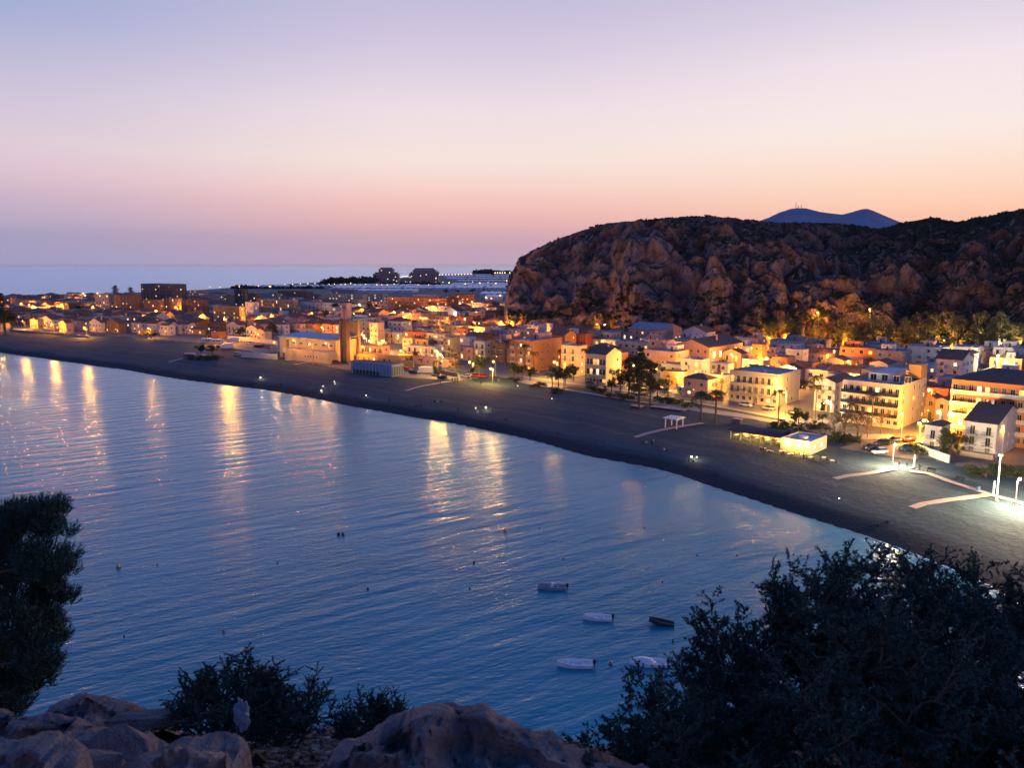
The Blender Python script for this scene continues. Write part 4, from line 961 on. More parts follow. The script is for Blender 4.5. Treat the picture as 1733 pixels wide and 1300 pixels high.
# church with its tall bell tower
A0 = G(474, 604); ca = heading(474); hN = AT(474, 570, A0.y).z - GZ
CH = empty('church', A0, ca); cu = Vector((math.cos(ca), math.sin(ca)))
Lc = 4.0
while proj(A0.x + cu.x * Lc, A0.y + cu.y * Lc)[0] < 566: Lc += .5
mb = MB()
mb.box(0, 0, -.5, 4.4, 14, hN); mb.box(7.4, 0, -.5, Lc, 14, hN); mb.box(4.4, 2.2, -.5, 7.4, 14, hN); mb.box(4.4, 0, hN - 1.0, 7.4, 2.19, hN)
mb.build('wall', WALLS['cream'], CH)
mb = MB(); mb.box(5.1, 2.05, 0, 6.7, 2.19, hN - 2.2); mb.build('door', simple('church_door', (.28, .1, .03), .6), CH)
mb = MB(); mb.poly([(-.6, -1.0, hN + .02), (Lc + 1, -1.0, hN + .02), (Lc + 1, 15, hN + 1.3), (-.6, 15, hN + 1.3)]); mb.poly([(-.6, -1.0, hN + .5), (Lc + 1, -1.0, hN + .5), (Lc + 1, 15, hN + 1.7), (-.6, 15, hN + 1.7)])
mb.poly([(-.6, -1, hN + .02), (Lc + 1, -1, hN + .02), (Lc + 1, -1, hN + .5), (-.6, -1, hN + .5)])
for xx in (-.6, Lc + 1): mb.poly([(xx, -1, hN + .02), (xx, 15, hN + 1.3), (xx, 15, hN + 1.7), (xx, -1, hN + .5)])
mb.build('roof', ROOFS['pale'], CH)
mb = MB(); mb.box(10, -5.5, -.5, Lc + 2, -.02, hN * .52); n = 12
mb.lathe([(3.4, -.5), (3.4, hN * .56)], 24, 0, (13, -4.0, 0)); mb.poly([(13 + 3.4 * math.cos(2 * PI * k / 24), -4 + 3.4 * math.sin(2 * PI * k / 24), hN * .56) for k in range(24)])
mb.build('annex', WALLS['cream'], CH)
for k in range(6): link('window', winmesh(2.2, .6, 'd'), CH, (11 + k * (Lc - 13) / 5, -.02, hN * .74))
for k in range(5): link('window', winmesh(.6, 1.1, 'd'), CH, (Lc * .64 + k * 2.0, -5.52, 2.0))
mb = MB(); mb.box(11.6, -7.46, 0, 12.5, -7.38, 3.6); mb.build('narrow_door', DARKM, CH)
def tl(px): 
    L_ = 0
    while proj(A0.x + cu.x * L_, A0.y + cu.y * L_)[0] < px: L_ += .25
    return L_
xa, xb = tl(573), tl(586)
TOW = CH; ht = AT(580, 513, A0.y + cu.y * xa).z - GZ; hs = AT(580, 541, A0.y + cu.y * xa).z - GZ
mb = MB(); mb.box(xa, 1, -.5, xa + 1.2, 3.2, hs); mb.box(xa + 1.8, 1, -.5, xb - .5, 3.2, hs); mb.box(xa + 1.2, 1.4, -.5, xa + 1.8, 3.0, hs); mb.build('bell_tower', WALLS['brown'], CH)
mb = MB(); w3 = (xb - xa); mb.box(xa + w3 * .2, 1.6, hs + .5, xa + w3 * .42, 4.4, ht - 1.2); mb.box(xa + w3 * .78, 1.6, hs + .5, xb, 4.4, ht - 1.2); mb.box(xa + w3 * .2, 1.6, ht - 1.2, xb, 4.4, ht); mb.box(xa + w3 * .42, 2, hs + .5, xa + w3 * .78, 4.4, hs + 4.5)
bt = mb.build('belfry', WALLS['pink'], CH)
mb = MB(); mb.lathe([(.05, 1.1), (.35, 1.0), (.45, .4), (.7, 0)], 12, 0, (xa + w3 * .6, 1.9, hs + 5.4)); mb.build('bell', METAL, bt)
mb = MB(); mb.box(xa - 12, 2, hs - .4, xb + 3.5, 16, hs + .49); mb.build('crossing_roof', ROOFS['flat'], CH)
mb = MB(); mb.box(xa - 9, 14.2, -.5, xb - 3, 15.6, hs - .41); mb.box(xa - 9, 6, -.5, xa - 8, 14.1, hs - .41); mb = MB(); mb.box(xa - 9, 14.2, -.5, xa - 1, 15.6, hs - .41); mb.build('rear_wall', WALLS['stone'], CH)
tag(CH, 'amber lit church with a pale flat roof and tall dark bell tower by the beach', 'church'); FOOT.append((A0.x, A0.y, ca, Lc + 4, 17)); FOOT.append((A0.x + 7, A0.y - 7, ca, Lc, 8))
# the pair of big tower blocks on the far shore
def towers(parts, base, D, lab):
    p0 = AT(parts[0][0], base, D); p0.z = 1.5; r_ = empty('apartment_tower', p0)
    for (a_, b_, top, w_) in parts:
        xa_, xb_ = AT(a_, base, D).x - p0.x, AT(b_, base, D).x - p0.x; h_ = AT(a_, top, D).z - p0.z
        mb = MB(); n = max(2, int((xb_ - xa_) / 7))
        mb.box(xa_, w_, -2, xb_, w_ + 26, h_)
        for k in range(n):                       # vertical fins between the balconies
            x_ = xa_ + (xb_ - xa_) * k / n; mb.box(x_, w_ - 2.2, -2, x_ + 1.4, w_ - .02, h_ - 1)
        mb.build('wall', WALLS['pink'], r_)
        mb = MB()
        for z_ in range(2, int(h_) - 1, 3): mb.box(xa_ + 1.5, w_ - 1.2, z_, xb_ - .5, w_ - .03, z_ + .9)
        mb.build('balcony_row', WALLS['grey'], r_)
        mb = MB(); mb.box(xa_ + 3, w_ + 6, h_ + .02, xb_ - 3, w_ + 18, h_ + 3); mb.build('roof', ROOFS['flat'], r_)
        for k in range(3): link('window', winmesh(1.8, 1.5, '1'), r_, (rnd.uniform(xa_ + 2, xb_ - 2), w_ - 2.25, rnd.uniform(3, h_ - 4)))
    tag(r_, lab, 'apartment tower', 'tower blocks on the far shore')
towers([(632, 641, 463, 0), (641, 665, 455, 4), (665, 674, 463, 0)], 482, 1790, 'stepped dark tower block, the left one of two on the far shore')
towers([(676, 700, 473, 6), (693, 699, 462, 0), (699, 736, 456, 3), (736, 742, 460, 0)], 483, 1760, 'broad brownish tower block, the right one of two on the far shore')
# pale greenhouses on the coastal plain
GH = simple('greenhouse_sheet', (0.62, 0.63, 0.68), 0.45, var=0.12, scale=0.05)
GHL = []
rg = random.Random(4)
for row, (y_, xs0, xs1) in enumerate(((508, 820, 856), (502, 812, 858), (496, 560, 700), (491, 555, 858), (488, 430, 860), (486, 560, 700), (484.5, 760, 862), (478, 770, 865), (473.5, 752, 866), (469.5, 748, 868), (466.5, 748, 868))):
    px = xs0
    while px < xs1 - 4:
        w_ = min(xs1 - px, rg.uniform(22, 60)); a_ = G(px, y_); b_ = G(px + w_, y_); c_ = G(px, y_ - (1.6 if y_ < 480 else 3.0 if y_ < 500 else 4.5))
        L_ = (b_.x - a_.x) * 0.985; dd = min(420, (c_.y - a_.y) * 0.9); h_ = 3.6
        root = empty('greenhouse', a_); nb = max(3, int(L_ / 9)); mb = MB()
        for k in range(nb):
            x0_, x1_ = L_ * k / nb, L_ * (k + 1) / nb; xm = (x0_ + x1_) / 2
            mb.quad((x0_, 0, h_), (xm, 0, h_ + 1.1), (xm, dd, h_ + 1.1), (x0_, dd, h_)); mb.quad((xm, 0, h_ + 1.1), (x1_, 0, h_), (x1_, dd, h_), (xm, dd, h_ + 1.1)); mb.poly([(x0_, 0, h_), (x1_, 0, h_), (xm, 0, h_ + 1.1)])
        mb.build('roof', GH, root); mb = MB(); mb.box(.2, .2, -.4, L_ - .2, dd - .2, h_ - .05); mb.build('wall', GH, root)
        GHL.append((root, px + w_ / 2, y_)); px += w_ + rg.uniform(1, 4)
GHROW = {y: n for y, n in zip((508, 502, 496, 491, 488, 486, 484.5, 478, 473.5, 469.5, 466.5), ('nearest the cliff foot', 'second nearest the cliff foot', 'behind the apartment rows', 'of the wide near belt', 'of the widest belt', 'in front of the dark tree belt', 'right of the tower blocks', 'past the tower blocks', 'of the far belt', 'of the farther belt', 'of the farthest belt'))}
ORD = ['first', 'second', 'third', 'fourth', 'fifth', 'sixth', 'seventh', 'eighth', 'ninth', 'tenth', 'eleventh', 'twelfth'] + ['%dth' % k for k in range(13, 99)]
cnt = {}
for root, px, y_ in GHL:
    i_ = cnt[y_] = cnt.get(y_, 0) + 1
    tag(root, 'pale greenhouse, %s from left in the row %s' % (ORD[i_ - 1], GHROW[y_]), 'greenhouse', 'greenhouses on the coastal plain')

# ------------------------------------------------------------------ the smaller houses in the lanes between
def rect_pts(A_, a, L, d, m=0.0):
    u = (math.cos(a), math.sin(a)); v = (-u[1], u[0]); return [(A_[0] + u[0] * s + v[0] * t, A_[1] + u[1] * s + v[1] * t) for s in (-m, L / 2, L + m) for t in (-m, d / 2, d + m)]
def inside(p, f, m=0.8):
    dx, dy = p[0] - f[0], p[1] - f[1]; c, s = math.cos(f[2]), math.sin(f[2]); x_, y_ = dx * c + dy * s, -dx * s + dy * c
    return -m < x_ < f[3] + m and -m < y_ < f[4] + m
def clash(A_, a, L, d):
    pr = rect_pts(A_, a, L, d)
    for f in FOOT:
        if abs(f[0] - A_[0]) > 90 or abs(f[1] - A_[1]) > 90: continue
        if any(inside(p, f) for p in pr) or any(inside(p, (A_[0], A_[1], a, L, d)) for p in rect_pts((f[0], f[1]), f[2], f[3], f[4])): return True
    return False
FR = [(-30, 553), (100, 562), (230, 568), (330, 571), (385, 568), (455, 567), (480, 566), (590, 572), (700, 590), (860, 612), (950, 624), (1100, 645), (1230, 668), (1378, 690), (1560, 690), (1610, 640), (1733, 640)]
BK = [(-30, 505), (160, 502), (350, 502), (540, 505), (700, 512), (830, 530), (852, 562), (900, 570), (1050, 575), (1300, 592), (1450, 600), (1733, 612)]
rf = random.Random(12); tries = 0; made = 0
REST = []
y_ = 0
for D in [280 + 16 * i for i in range(58)]:
    x_ = -0.68 * D
    while x_ < 0.66 * D:
        jx, jy = rf.uniform(-3, 3), rf.uniform(-3, 3); px, py = proj(x_ + jx, D + jy)
        x_ += 17
        if not (-20 < px < 1740): continue
        if not (lerp(BK, px) + 2 < py < lerp(FR, px) - 3): continue
        if D > 620 and rf.random() < 0.35: continue
        a = heading(px) + (0 if rf.random() < .8 else 0.1); L, d = rf.uniform(10, 16), rf.uniform(9, 12)
        A_ = (x_ + jx, D + jy)
        if clash(A_, a, L, d): continue
        st = rf.choice([1, 2, 2, 2, 3] if px > 560 else [1, 2, 2, 2]); flat = rf.random() < (0.75 if px > 560 else 0.25)
        if sum(1 for h_ in HOUSES if h_['cat'] == 'house') >= 285: REST.append((A_, a, L, d, st, flat)); FOOT.append((A_[0], A_[1], a, L, d)); continue
        HS(px, px, px, None, st=st, col=rf.choice(['white', 'white', 'cream', 'pink', 'white', 'stone', 'ochre', 'pink', 'grey', 'orange']), roof='flat' if flat else rf.choice(['hip', 'gu', 'gv']), x=A_[0], y=A_[1], a=a, L=L, dpt=d, lit=0.14, win=D < 760)
        made += 1
WB = [MB() for _ in range(4)]; RB = MB(); WMS = ['white', 'cream', 'pink', 'stone']
allm = MB()
for n_, (A_, a, L, d, st, flat) in enumerate(REST):
    h = st * 3 + .4; c_, s_ = math.cos(a), math.sin(a); T_ = lambda x, y, z: (A_[0] + c_ * x - s_ * y, A_[1] + s_ * x + c_ * y, GZ + z); k = n_ % 4
    i0 = len(allm.v); allm.box(0, 0, -.5, L, d, h, k); rr_ = 0 if flat else 2.0
    b4 = [(-.4, -.4, h + .01), (L + .4, -.4, h + .01), (L + .4, d + .4, h + .01), (-.4, d + .4, h + .01)]; p1, p2 = (d / 2, d / 2, h + .1 + rr_), (L - d / 2, d / 2, h + .1 + rr_)
    if flat: allm.poly(b4, 5)
    else: allm.poly([b4[0], b4[1], p2, p1], 4); allm.poly([b4[1], b4[2], p2], 4); allm.poly([b4[2], b4[3], p1, p2], 4); allm.poly([b4[3], b4[0], p1], 4)
    for w_ in range(int(L / 4)):
        x_ = 2 + w_ * 4; allm.quad((x_ - .5, -.03, h - 2.2), (x_ + .5, -.03, h - 2.2), (x_ + .5, -.03, h - 1.0), (x_ - .5, -.03, h - 1.0), 7 if rf.random() < .1 else 6)
    for i_ in range(i0, len(allm.v)): allm.v[i_] = T_(*allm.v[i_])
tag(allm.build('houses', [WALLS[k] for k in WMS] + [ROOFS['tile'], ROOFS['flat'], GLASS, LITW[0]]), 'mass of small far roofs and house walls at the back of the town', 'houses', kind='stuff')
print('rest', len(REST), 'houses', len(HOUSES), 'filled', made)
# ------------------------------------------------------------------ street lamps that are lit
for px, py, h, pw, kd in [
    (383.5, 540, 14, 14000, 'amber'), (914, 551.5, 8, 3000, 'amber'), (1014, 549.5, 8, 3000, 'amber'),
    (1331, 665, 7, 6500, 'yellow'), (1406, 680, 6, 1500, 'white'), (1592, 697, 7, 6000, 'yellow'), (1362, 596.5, 8, 3800, 'amber'), (1413, 594.5, 8, 3800, 'amber'), (1689.6, 602, 8, 9000, 'white'),
    (266.5, 526, 9, 9000, 'amber'), (41, 543, 6, 6500, 'amber'), (91, 549, 6, 6500, 'amber'), (146, 555, 6, 6500, 'amber'), (255, 556, 6, 3000, 'amber'), (341, 536, 7, 2500, 'amber'),
    (943, 613, 7, 5500, 'yellow'), (834, 624, 6, 4200, 'yellow'), (838, 612, 6, 0, 'yellow'), (800, 613, 6, 3500, 'yellow'), (850, 545, 8, 5000, 'amber'), (791, 547, 7, 4500, 'amber'), (715, 538, 7, 6500, 'amber'), (697, 533, 7, 5500, 'amber'), (686, 537, 7, 5500, 'amber'), (684, 529, 7, 5000, 'amber'),
    (669, 528, 7, 3500, 'yellow'), (706, 528, 7, 3500, 'yellow'), (728, 521, 8, 3500, 'amber'), (724, 521, 8, 0, 'amber'), (766.6, 514.5, 9, 6500, 'amber'), (780, 513, 9, 6500, 'amber'), (801, 511, 9, 7500, 'amber'), (774, 519, 8, 0, 'white'), (773, 529, 8, 1500, 'white'),
    (645, 581, 6, 4200, 'amber'), (653, 577, 6, 5000, 'yellow'), (620, 572, 6, 4500, 'yellow'), (616, 566, 6, 4500, 'yellow'), (628, 577, 6, 3500, 'yellow'), (547, 554, 5, 2500, 'amber'), (378, 528, 8, 7000, 'amber'), (396, 535, 8, 4500, 'amber'), (440, 537, 8, 5500, 'amber'), (462, 533, 8, 4000, 'amber'), (300, 520, 8, 5500, 'amber'), (330, 521, 8, 5000, 'amber'),
    (224, 518, 8, 5500, 'amber'), (200, 520, 8, 4500, 'amber'), (160, 519, 8, 5500, 'amber'), (100, 518, 7, 6500, 'amber'), (107, 516, 7, 5500, 'amber'), (38, 514, 7, 5500, 'amber'), (52, 516, 7, 5000, 'amber'), (58, 518, 7, 3500, 'amber'), (88, 500, 8, 3500, 'amber'), (146, 500, 8, 5000, 'amber'), (143, 497, 9, 2500, 'amber'), (167, 496, 12, 3500, 'amber'), (5, 502, 8, 2500, 'amber'), (2, 546, 5, 3000, 'amber'), (73, 518, 6, 3500, 'amber'),
    (545, 516, 8, 4500, 'yellow'), (594, 514, 8, 3500, 'yellow'), (610, 515, 8, 3500, 'yellow'), (630, 523, 8, 3500, 'yellow'), (648, 522, 8, 3500, 'yellow'), (530, 530, 7, 3500, 'amber'), (500, 534, 7, 3500, 'amber'), (1150, 587, 7, 4500, 'amber'), (1240, 600, 7, 4500, 'amber'), (1300, 606, 7, 4000, 'amber'), (1205, 590, 7, 3500, 'amber'), (1345, 622, 7, 4500, 'amber'), (1440, 612, 7, 3500, 'amber'), (1275, 622, 6, 2500, 'amber'),
    (1060, 583, 7, 3800, 'amber'), (1130, 590, 7, 3500, 'amber'), (1577, 660, 7, 6500, 'amber'), (1700, 722, 7, 2500, 'amber'), (1570, 712, 6, 4500, 'yellow'), (812, 561, 7, 3500, 'amber'), (755, 553, 6, 3500, 'amber'), (868, 545, 8, 3500, 'amber'), (905, 560, 7, 3500, 'amber'),
    (824, 503, 9, 4500, 'amber'), (847.5, 500, 10, 4500, 'amber'), (833, 505, 9, 2500, 'amber'), (843, 513, 8, 5500, 'amber'), (560, 520, 8, 2500, 'yellow'), (1640, 596, 7, 2500, 'white'), (1605, 592, 7, 4500, 'white'), (1250, 633, 6, 0, 'yellow')]:
    lamp(px, py, h, pw, kd, arm=1.2, r=0.6 if py < 530 else 0.42)
for px, py, bs, pw, kd in ((502, 576, 612, 1100, 'amber'), (557.5, 581.5, 622, 1500, 'amber'), (530, 583, 617, 900, 'amber'), (618, 587, 612, 3000, 'amber'), (683, 594, 612, 3000, 'amber'), (741, 594, 630, 3600, 'yellow'), (749.5, 600, 630, 3600, 'yellow'), (470, 580, 609, 900, 'yellow'), (1525, 700, 739, 1200, 'amber'), (1556, 716, 745, 6000, 'amber')):
    lamp(px, py, None, pw, kd, base=bs, r=.34)
# two lamps of the track cut into the hillside
for px, py in ((1386, 529), (1473, 523.5)):
    i = int(np.argmin(np.abs(pxs - px))); j = min(range(2, 120), key=lambda j_: abs(cv[i, j_, 2] + 8 - AT(px, py, cv[i, j_, 1]).z)); D_ = float(cv[i, j, 1]) - 1.5
    r_ = lamp(0, 0, 8, 3200, 'amber', x=AT(px, py, D_).x, y=D_, r=.5); r_.location.z = AT(px, py, D_).z - 8; LAMPS[-1] = (r_, px, py, 'amber', None)
for px, pw, kd in ((1302, 5500, 'amber'), (1330, 5500, 'amber'), (1358, 5500, 'amber'), (1395, 5000, 'amber'), (1440, 5000, 'amber'), (1490, 4500, 'amber'), (1560, 3500, 'yellow'), (1600, 8000, 'yellow'), (1640, 9000, 'white'), (1690, 9000, 'white'), (1730, 8000, 'yellow')):  # unseen lamps, added behind the houses to light the avenue trees
    p = G(px, 589 + (px - 1300) * .018); lamp(0, 0, 5.5, pw, kd, x=p.x, y=p.y, r=.25)
# lamps of the seafront road, standing behind the trees
for px, py in ((985, 634), (1025, 641), (1068, 648), (1110, 655), (1150, 662), (1190, 668), (1232, 676), (1278, 684), (1320, 692)):
    p = B(px, py); r_ = lamp(0, 0, 6.5, 3000, 'yellow', x=p.x, y=p.y, r=0.28, rz=-PI / 2 - .6)
# bare unlit mast
lamp(1025.5, 550, 9, 0, 'white', lab='tall unlit lamp post behind the dark blue roofs near the cliff foot')
LAMPS.pop(); COL.objects['street_lamp'] if False else None
# flood lamps on the beach
FLOOD = []
def flood(px, pt, pb, pw, lab, arm=.5, r=.26):
    r_ = lamp(px, pt, None, pw, 'white', arm=arm, r=r, rz=PI / 2, lab=lab, base=pb, grp='white lamps on the beach'); LAMPS.pop(); return r_
flood(1510.5, 753, 788, 7500, 'white flood lamp shining on the sand near the parked white car')
flood(1718, 812, 856, 5000, 'short white beach lamp behind the dark bushes')
flood(1752, 800, 868, 16000, 'white beach lamp at the edge of the view beside the walkway')
p = B(1686, 848); mb = MB(); hh = AT(1689, 772, p.y).z - p.z; mb.tube((0, 0, -.3), (0, 0, hh), .17, .12, 10); mb.box(-.4, -.1, hh, .4, .1, hh + .3)
tag(mb.build('pole', WHITEP, r_ := empty('mast', p)) and r_, 'tall plain white mast standing in the lit sand', 'mast'); mb = MB(); mb.lathe([(.01, 0), (.5, 0), (.5, .15), (.2, .2)], 16); mb.build('foot_plate', METAL, r_)
for px, pt, pb, lb in ((1547, 770, 791, 'white shower post on the sand right of the flood lamp'), (1681, 814, 838, 'short pale post beside the tall white mast')):
    p = B(px, pb); hh = AT(px, pt, p.y).z - p.z; r_ = empty('beach_post', p); mb = MB(); mb.tube((0, 0, -.2), (0, 0, hh), .2, .17, 10); mb.build('post', WHITEP, r_); mb = MB(); mb.box(-.35, -.35, -.1, .35, .35, .12); mb.build('base', PATHM, r_); tag(r_, lb, 'post')
# lights of the coast roads far away
FL = [(355, 486, 8), (372, 486, 8), (405, 485, 9), (437.5, 484, 8), (458, 485, 9), (456, 484.6, 9), (482, 481.2, 8), (495, 481, 8), (508.5, 480.2, 7), (521, 480, 8), (533, 479.6, 7), (557, 481, 6), (566, 480.5, 8), (577, 481.5, 6), (584, 481, 8), (593.5, 479.5, 8), (601, 481.5, 6), (609.5, 482, 5), (619, 481, 7), (637.5, 482, 8), (646, 482, 7), (655.5, 482, 8), (667, 480.5, 6), (707.6, 482, 7), (725, 482, 7), (749.5, 477.6, 7), (760, 478.6, 11), (787.5, 480.5, 10), (812, 479, 11), (839, 479.5, 11), (857.5, 475, 10), (826, 478, 6), (800, 477, 6)]
FL += [(620 + k * 6.5 + rf.uniform(-1, 1), 472 - k * 0.25 + rf.uniform(-.6, .6), 8) for k in range(3)] + [(679 + k * 3.2, 468 + rf.uniform(-1, .8), 8) for k in range(4)]
FL += [(744 + k * 5.3, 465.2 - k * 0.13, 8) for k in range(11)] + [(838 + k * 4.1, 461.6 + rf.uniform(-.2, .2), 10) for k in range(7)]
fpx = {}
for px, py, h in FL:
    d = ray(px, py); t = (GZ + 9 - EYE) / d[2]; x_, y_ = d[0] * t, d[1] * t; rr_ = max(0.5, y_ * 0.00052) * (h / 8)
    k = round(rr_, 1)
    root = empty('street_lamp', (x_, y_, GZ)); 
    if k not in fpx:
        mb = MB(); mb.tube((0, 0, -.5), (0, 0, 9), .2 + k * .15, .15 + k * .1, 6); pm = mb.mesh('pole', METAL); mb = MB(); mb.lathe([(.01, -k), (k * .7, -k * .7), (k, 0), (k * .7, k * .7), (.01, k)], 8, 0, (0, 0, 9)); fpx[k] = (pm, mb.mesh('bulb', FARL))
    link('pole', fpx[k][0], root); link('bulb', fpx[k][1], root); tag(root, None, 'street lamp', 'lamps along the far coast road'); LAMPS.append((root, px, py, 'far', None))

# ------------------------------------------------------------------ trees
for px, pyb, pyt, lb in ((903.5, 634, 596, None), (947.6, 622, 592, None), (991, 648, 590, None), (934.6, 659, 634, None), (954.5, 663, 632, None), (704.5, 616, 596, None), (857, 626, 577, None), (888.5, 629, 584, None),
                         (1316.5, 722, 661, None), (1374, 709, 636, None), (1379.5, 709, 652, None), (1474, 728, 668, None), (1441, 716, 682, None), (564.5, 565, 548, None), (600, 574, 562, None), (608, 575, 560, None), (740, 625, 612, None)):
    palm('fan', px, pyb, pyt, lb, 1.6)
palm('date', 1210.5, 717, 662, 'stout palm with a broad crown, the right one of the pair by the promenade', 1.1)
palm('date', 1186, 711, 664, 'stout palm with a broad crown, the left one of the pair by the promenade', .95)
T = [('pine', 1082, 691, 588, 1.05), ('round', 811, 634, 602, 1.1), ('brown', 771, 630, 590, 1.4), ('round', 871, 642, 614, .9), ('round', 884, 642, 618, .8), ('round', 897, 645, 622, .9), ('round', 945, 655, 618, .75), ('round', 957, 652, 620, .7), ('round', 971, 645, 617, .9), ('round', 1035, 665, 638, .9),
     ('round', 1050, 664, 622, .8), ('dark', 1064, 676, 602, .8), ('dark', 1100, 684, 608, .9), ('dark', 1080, 680, 598, .7), ('round', 1112, 672, 640, .9), ('bare', 1130, 671, 634, 1.1), ('bare', 1222, 672, 636, 1.3), ('bare', 1190, 668, 640, 1.1), ('bare', 1429, 744, 690, 1.1), ('bare', 1451, 744, 688, 1.3), ('bare', 1491, 735, 692, 1.0), ('bare', 1412, 738, 700, 1.2), ('bare', 1468, 740, 700, 1.1),
     ('cypress', 1596, 772, 724, 1.5), ('round', 1608, 772, 730, 1.1), ('round', 1617, 772, 742, .9), ('round', 1560, 742, 718, .7), ('round', 1351, 718, 690, 1.0), ('round', 1362, 718, 698, 1.0), ('round', 1392, 718, 700, 1.0), ('round', 1345, 720, 702, .8), ('round', 1547, 770, 752, .8),
     ('round', 448, 574, 553, 1.2), ('round', 462, 574, 545, .9), ('round', 405, 572, 556, 1.1), ('round', 412, 570, 552, .9), ('cypress', 352, 580, 556, 1.0), ('round', 360, 602, 583, 1.3), ('round', 340, 600, 584, 1.3), ('round', 10, 566, 520, 1.0), ('pine', 7, 560, 496, 1.0), ('cypress', 21, 560, 540, 1.2), ('round', 73, 509, 497, 1.0), ('round', 132, 530, 517, 1.6), ('round', 60, 528, 518, 1.2), ('round', 122, 535, 522, .9),
     ('cypress', 196, 502, 483, 2.0), ('cypress', 222, 502, 486, 2.0), ('round', 250, 572, 560, 1.2), ('round', 262, 575, 563, 1.0), ('round', 566, 530, 513, .9), ('round', 640, 530, 514, .9), ('round', 650, 530, 514, .9), ('round', 664, 530, 516, .9), ('round', 690, 530, 518, .8), ('round', 703, 530, 517, .8), ('round', 717, 528, 513, .9), ('round', 625, 527, 513, .9),
     ('round', 553, 545, 524, .9), ('round', 1520, 618, 592, 1.0), ('round', 1503, 616, 588, 1.2), ('round', 1530, 620, 600, .8), ('round', 740, 640, 624, .8), ('round', 800, 640, 622, .7), ('brown', 740, 632, 612, 1.4), ('cypress', 1262, 600, 560, .9), ('round', 800, 497, 489, 1.4), ('round', 775, 497, 490, 1.3), ('round', 755, 498, 489, 1.2)]
for k, px, pb, pt, w in T: tree(k, px, pb, pt, wide=w)
# the avenue of tall trees between the last roofs and the hill
rt = random.Random(21)
for px in np.arange(1292, 1750, 9.5):
    px = float(px) + rt.uniform(-3, 3); warm = px < 1560
    pb = lerp([(1290, 584), (1733, 594)], px) + rt.uniform(-4, 8)
    top = rt.uniform(532, 556) if px < 1380 else rt.uniform(530, 560) if px < 1580 else rt.uniform(524, 556)
    tree('tall' if rt.random() < .75 or not warm else 'brown', px, pb, top, wide=rt.uniform(.9, 1.3), grp='avenue of trees below the hill')
for px in np.arange(1392, 1740, 26):
    px = float(px) + rt.uniform(-8, 8); tree('brown' if px < 1560 else 'tall', px, rt.uniform(598, 604), rt.uniform(560, 575), wide=1.1, grp='avenue of trees below the hill')
for px in list(np.arange(880, 1290, 17)):
    px = float(px) + rt.uniform(-5, 5); tree('brown' if rt.random() < .6 else 'round', px, rt.uniform(565, 576), rt.uniform(542, 558), wide=rt.uniform(1, 1.5), grp='avenue of trees below the hill')
for px, pb in ((1005, 660), (1018, 665), (1040, 672), (1060, 676), (1120, 680), (1135, 682), (1400, 745), (1376, 725), (1388, 728), (1650, 803), (1668, 806), (1690, 803), (1710, 800), (1725, 803), (1560, 766), (1553, 762), (325, 607), (338, 609), (352, 609), (365, 608), (940, 664), (912, 655), (1320, 722), (1334, 724), (1420, 742), (1443, 748), (872, 646), (1150, 684), (1170, 690)):
    tree('shrub', px, pb, h=2.2, wide=1.7)
for k in range(90):
    px = rt.uniform(560, 1560); top = lerp(BK, px); bot = lerp(FR, px); py = rt.uniform(top + 6, bot - 4); p = G(px, py); fr_ = (p.x, p.y)
    if any(inside(fr_, f, 1.0) for f in FOOT): continue
    if k % 2: lamp(0, 0, 6.5, 2200, 'amber' if k % 4 == 1 else 'yellow', x=p.x, y=p.y, r=.3)  # lamps added at random spots in the lanes, for more street glow
    else: tree(rt.choice(['round', 'cypress', 'round']), 0, 0, h=rt.uniform(4, 7), x=p.x, y=p.y)
# dark belt of wood on the far coast
cc = []; ss = []
for _ in range(260):
    px = rt.uniform(545, 634); p = G(px, rt.uniform(481.5, 483.5)); cc.append((p.x, p.y, rt.uniform(2, 12 if px > 556 else 6))); ss.append(rt.uniform(5, 10))
for _ in range(120): px = rt.uniform(640, 745); p = G(px, 484); cc.append((p.x, p.y, rt.uniform(1, 7))); ss.append(rt.uniform(3, 6))
for _ in range(160): px = rt.uniform(803, 866); p = G(px, rt.uniform(464.8, 465.6)); cc.append((p.x, p.y, rt.uniform(2, 12 if px < 835 else 5))); ss.append(rt.uniform(8, 16))
for _ in range(150): px = rt.uniform(390, 560); p = G(px, rt.uniform(486.5, 489)); cc.append((p.x, p.y, rt.uniform(0, 3))); ss.append(rt.uniform(3, 7))
tag(link('woods', clumps('woods', cc, ss, SCRUB, 40, flat=1, leaf=.28)), 'dark belt of woodland along the far coast beyond the greenhouses', 'woodland', kind='stuff')

# ------------------------------------------------------------------ walls and low buildings on the front
def wall_line(name, pts, h, t, mat, lab, cat='wall', follow=False, cap=None):
    P_ = [B(*p) for p in pts]; root = empty(name, P_[0]); mb = MB(); mc = MB()
    for a_, b_ in zip(P_, P_[1:]):
        d = (b_ - a_); d.z = 0; L = d.length; d.normalize(); s = Vector((-d.y, d.x, 0)) * (t / 2); o = P_[0]
        def q8(m_, z0, z1, s):
            v = [a_ - o - s, b_ - o - s, b_ - o + s, a_ - o + s]; lo = [(p.x, p.y, z0) for p in v]; hi = [(p.x, p.y, z1) for p in v]; i = len(m_.v); m_.v += lo + hi
            for f in ((0, 3, 2, 1), (4, 5, 6, 7), (0, 1, 5, 4), (1, 2, 6, 5), (2, 3, 7, 6), (3, 0, 4, 7)): m_.f.append(tuple(i + k for k in f)); m_.m.append(0)
        q8(mb, -.5, h, s); q8(mc, h + .002, h + .1, s * 1.4)
    mb.build('wall', mat, root); mc.build('coping', FRAMEM, root)
    return tag(root, lab, cat)
wall_line('garden_wall', [(1553, 764), (1606, 783)], 1.7, .3, WALLS['white'], 'white garden wall in front of the small villa and its dark trees')
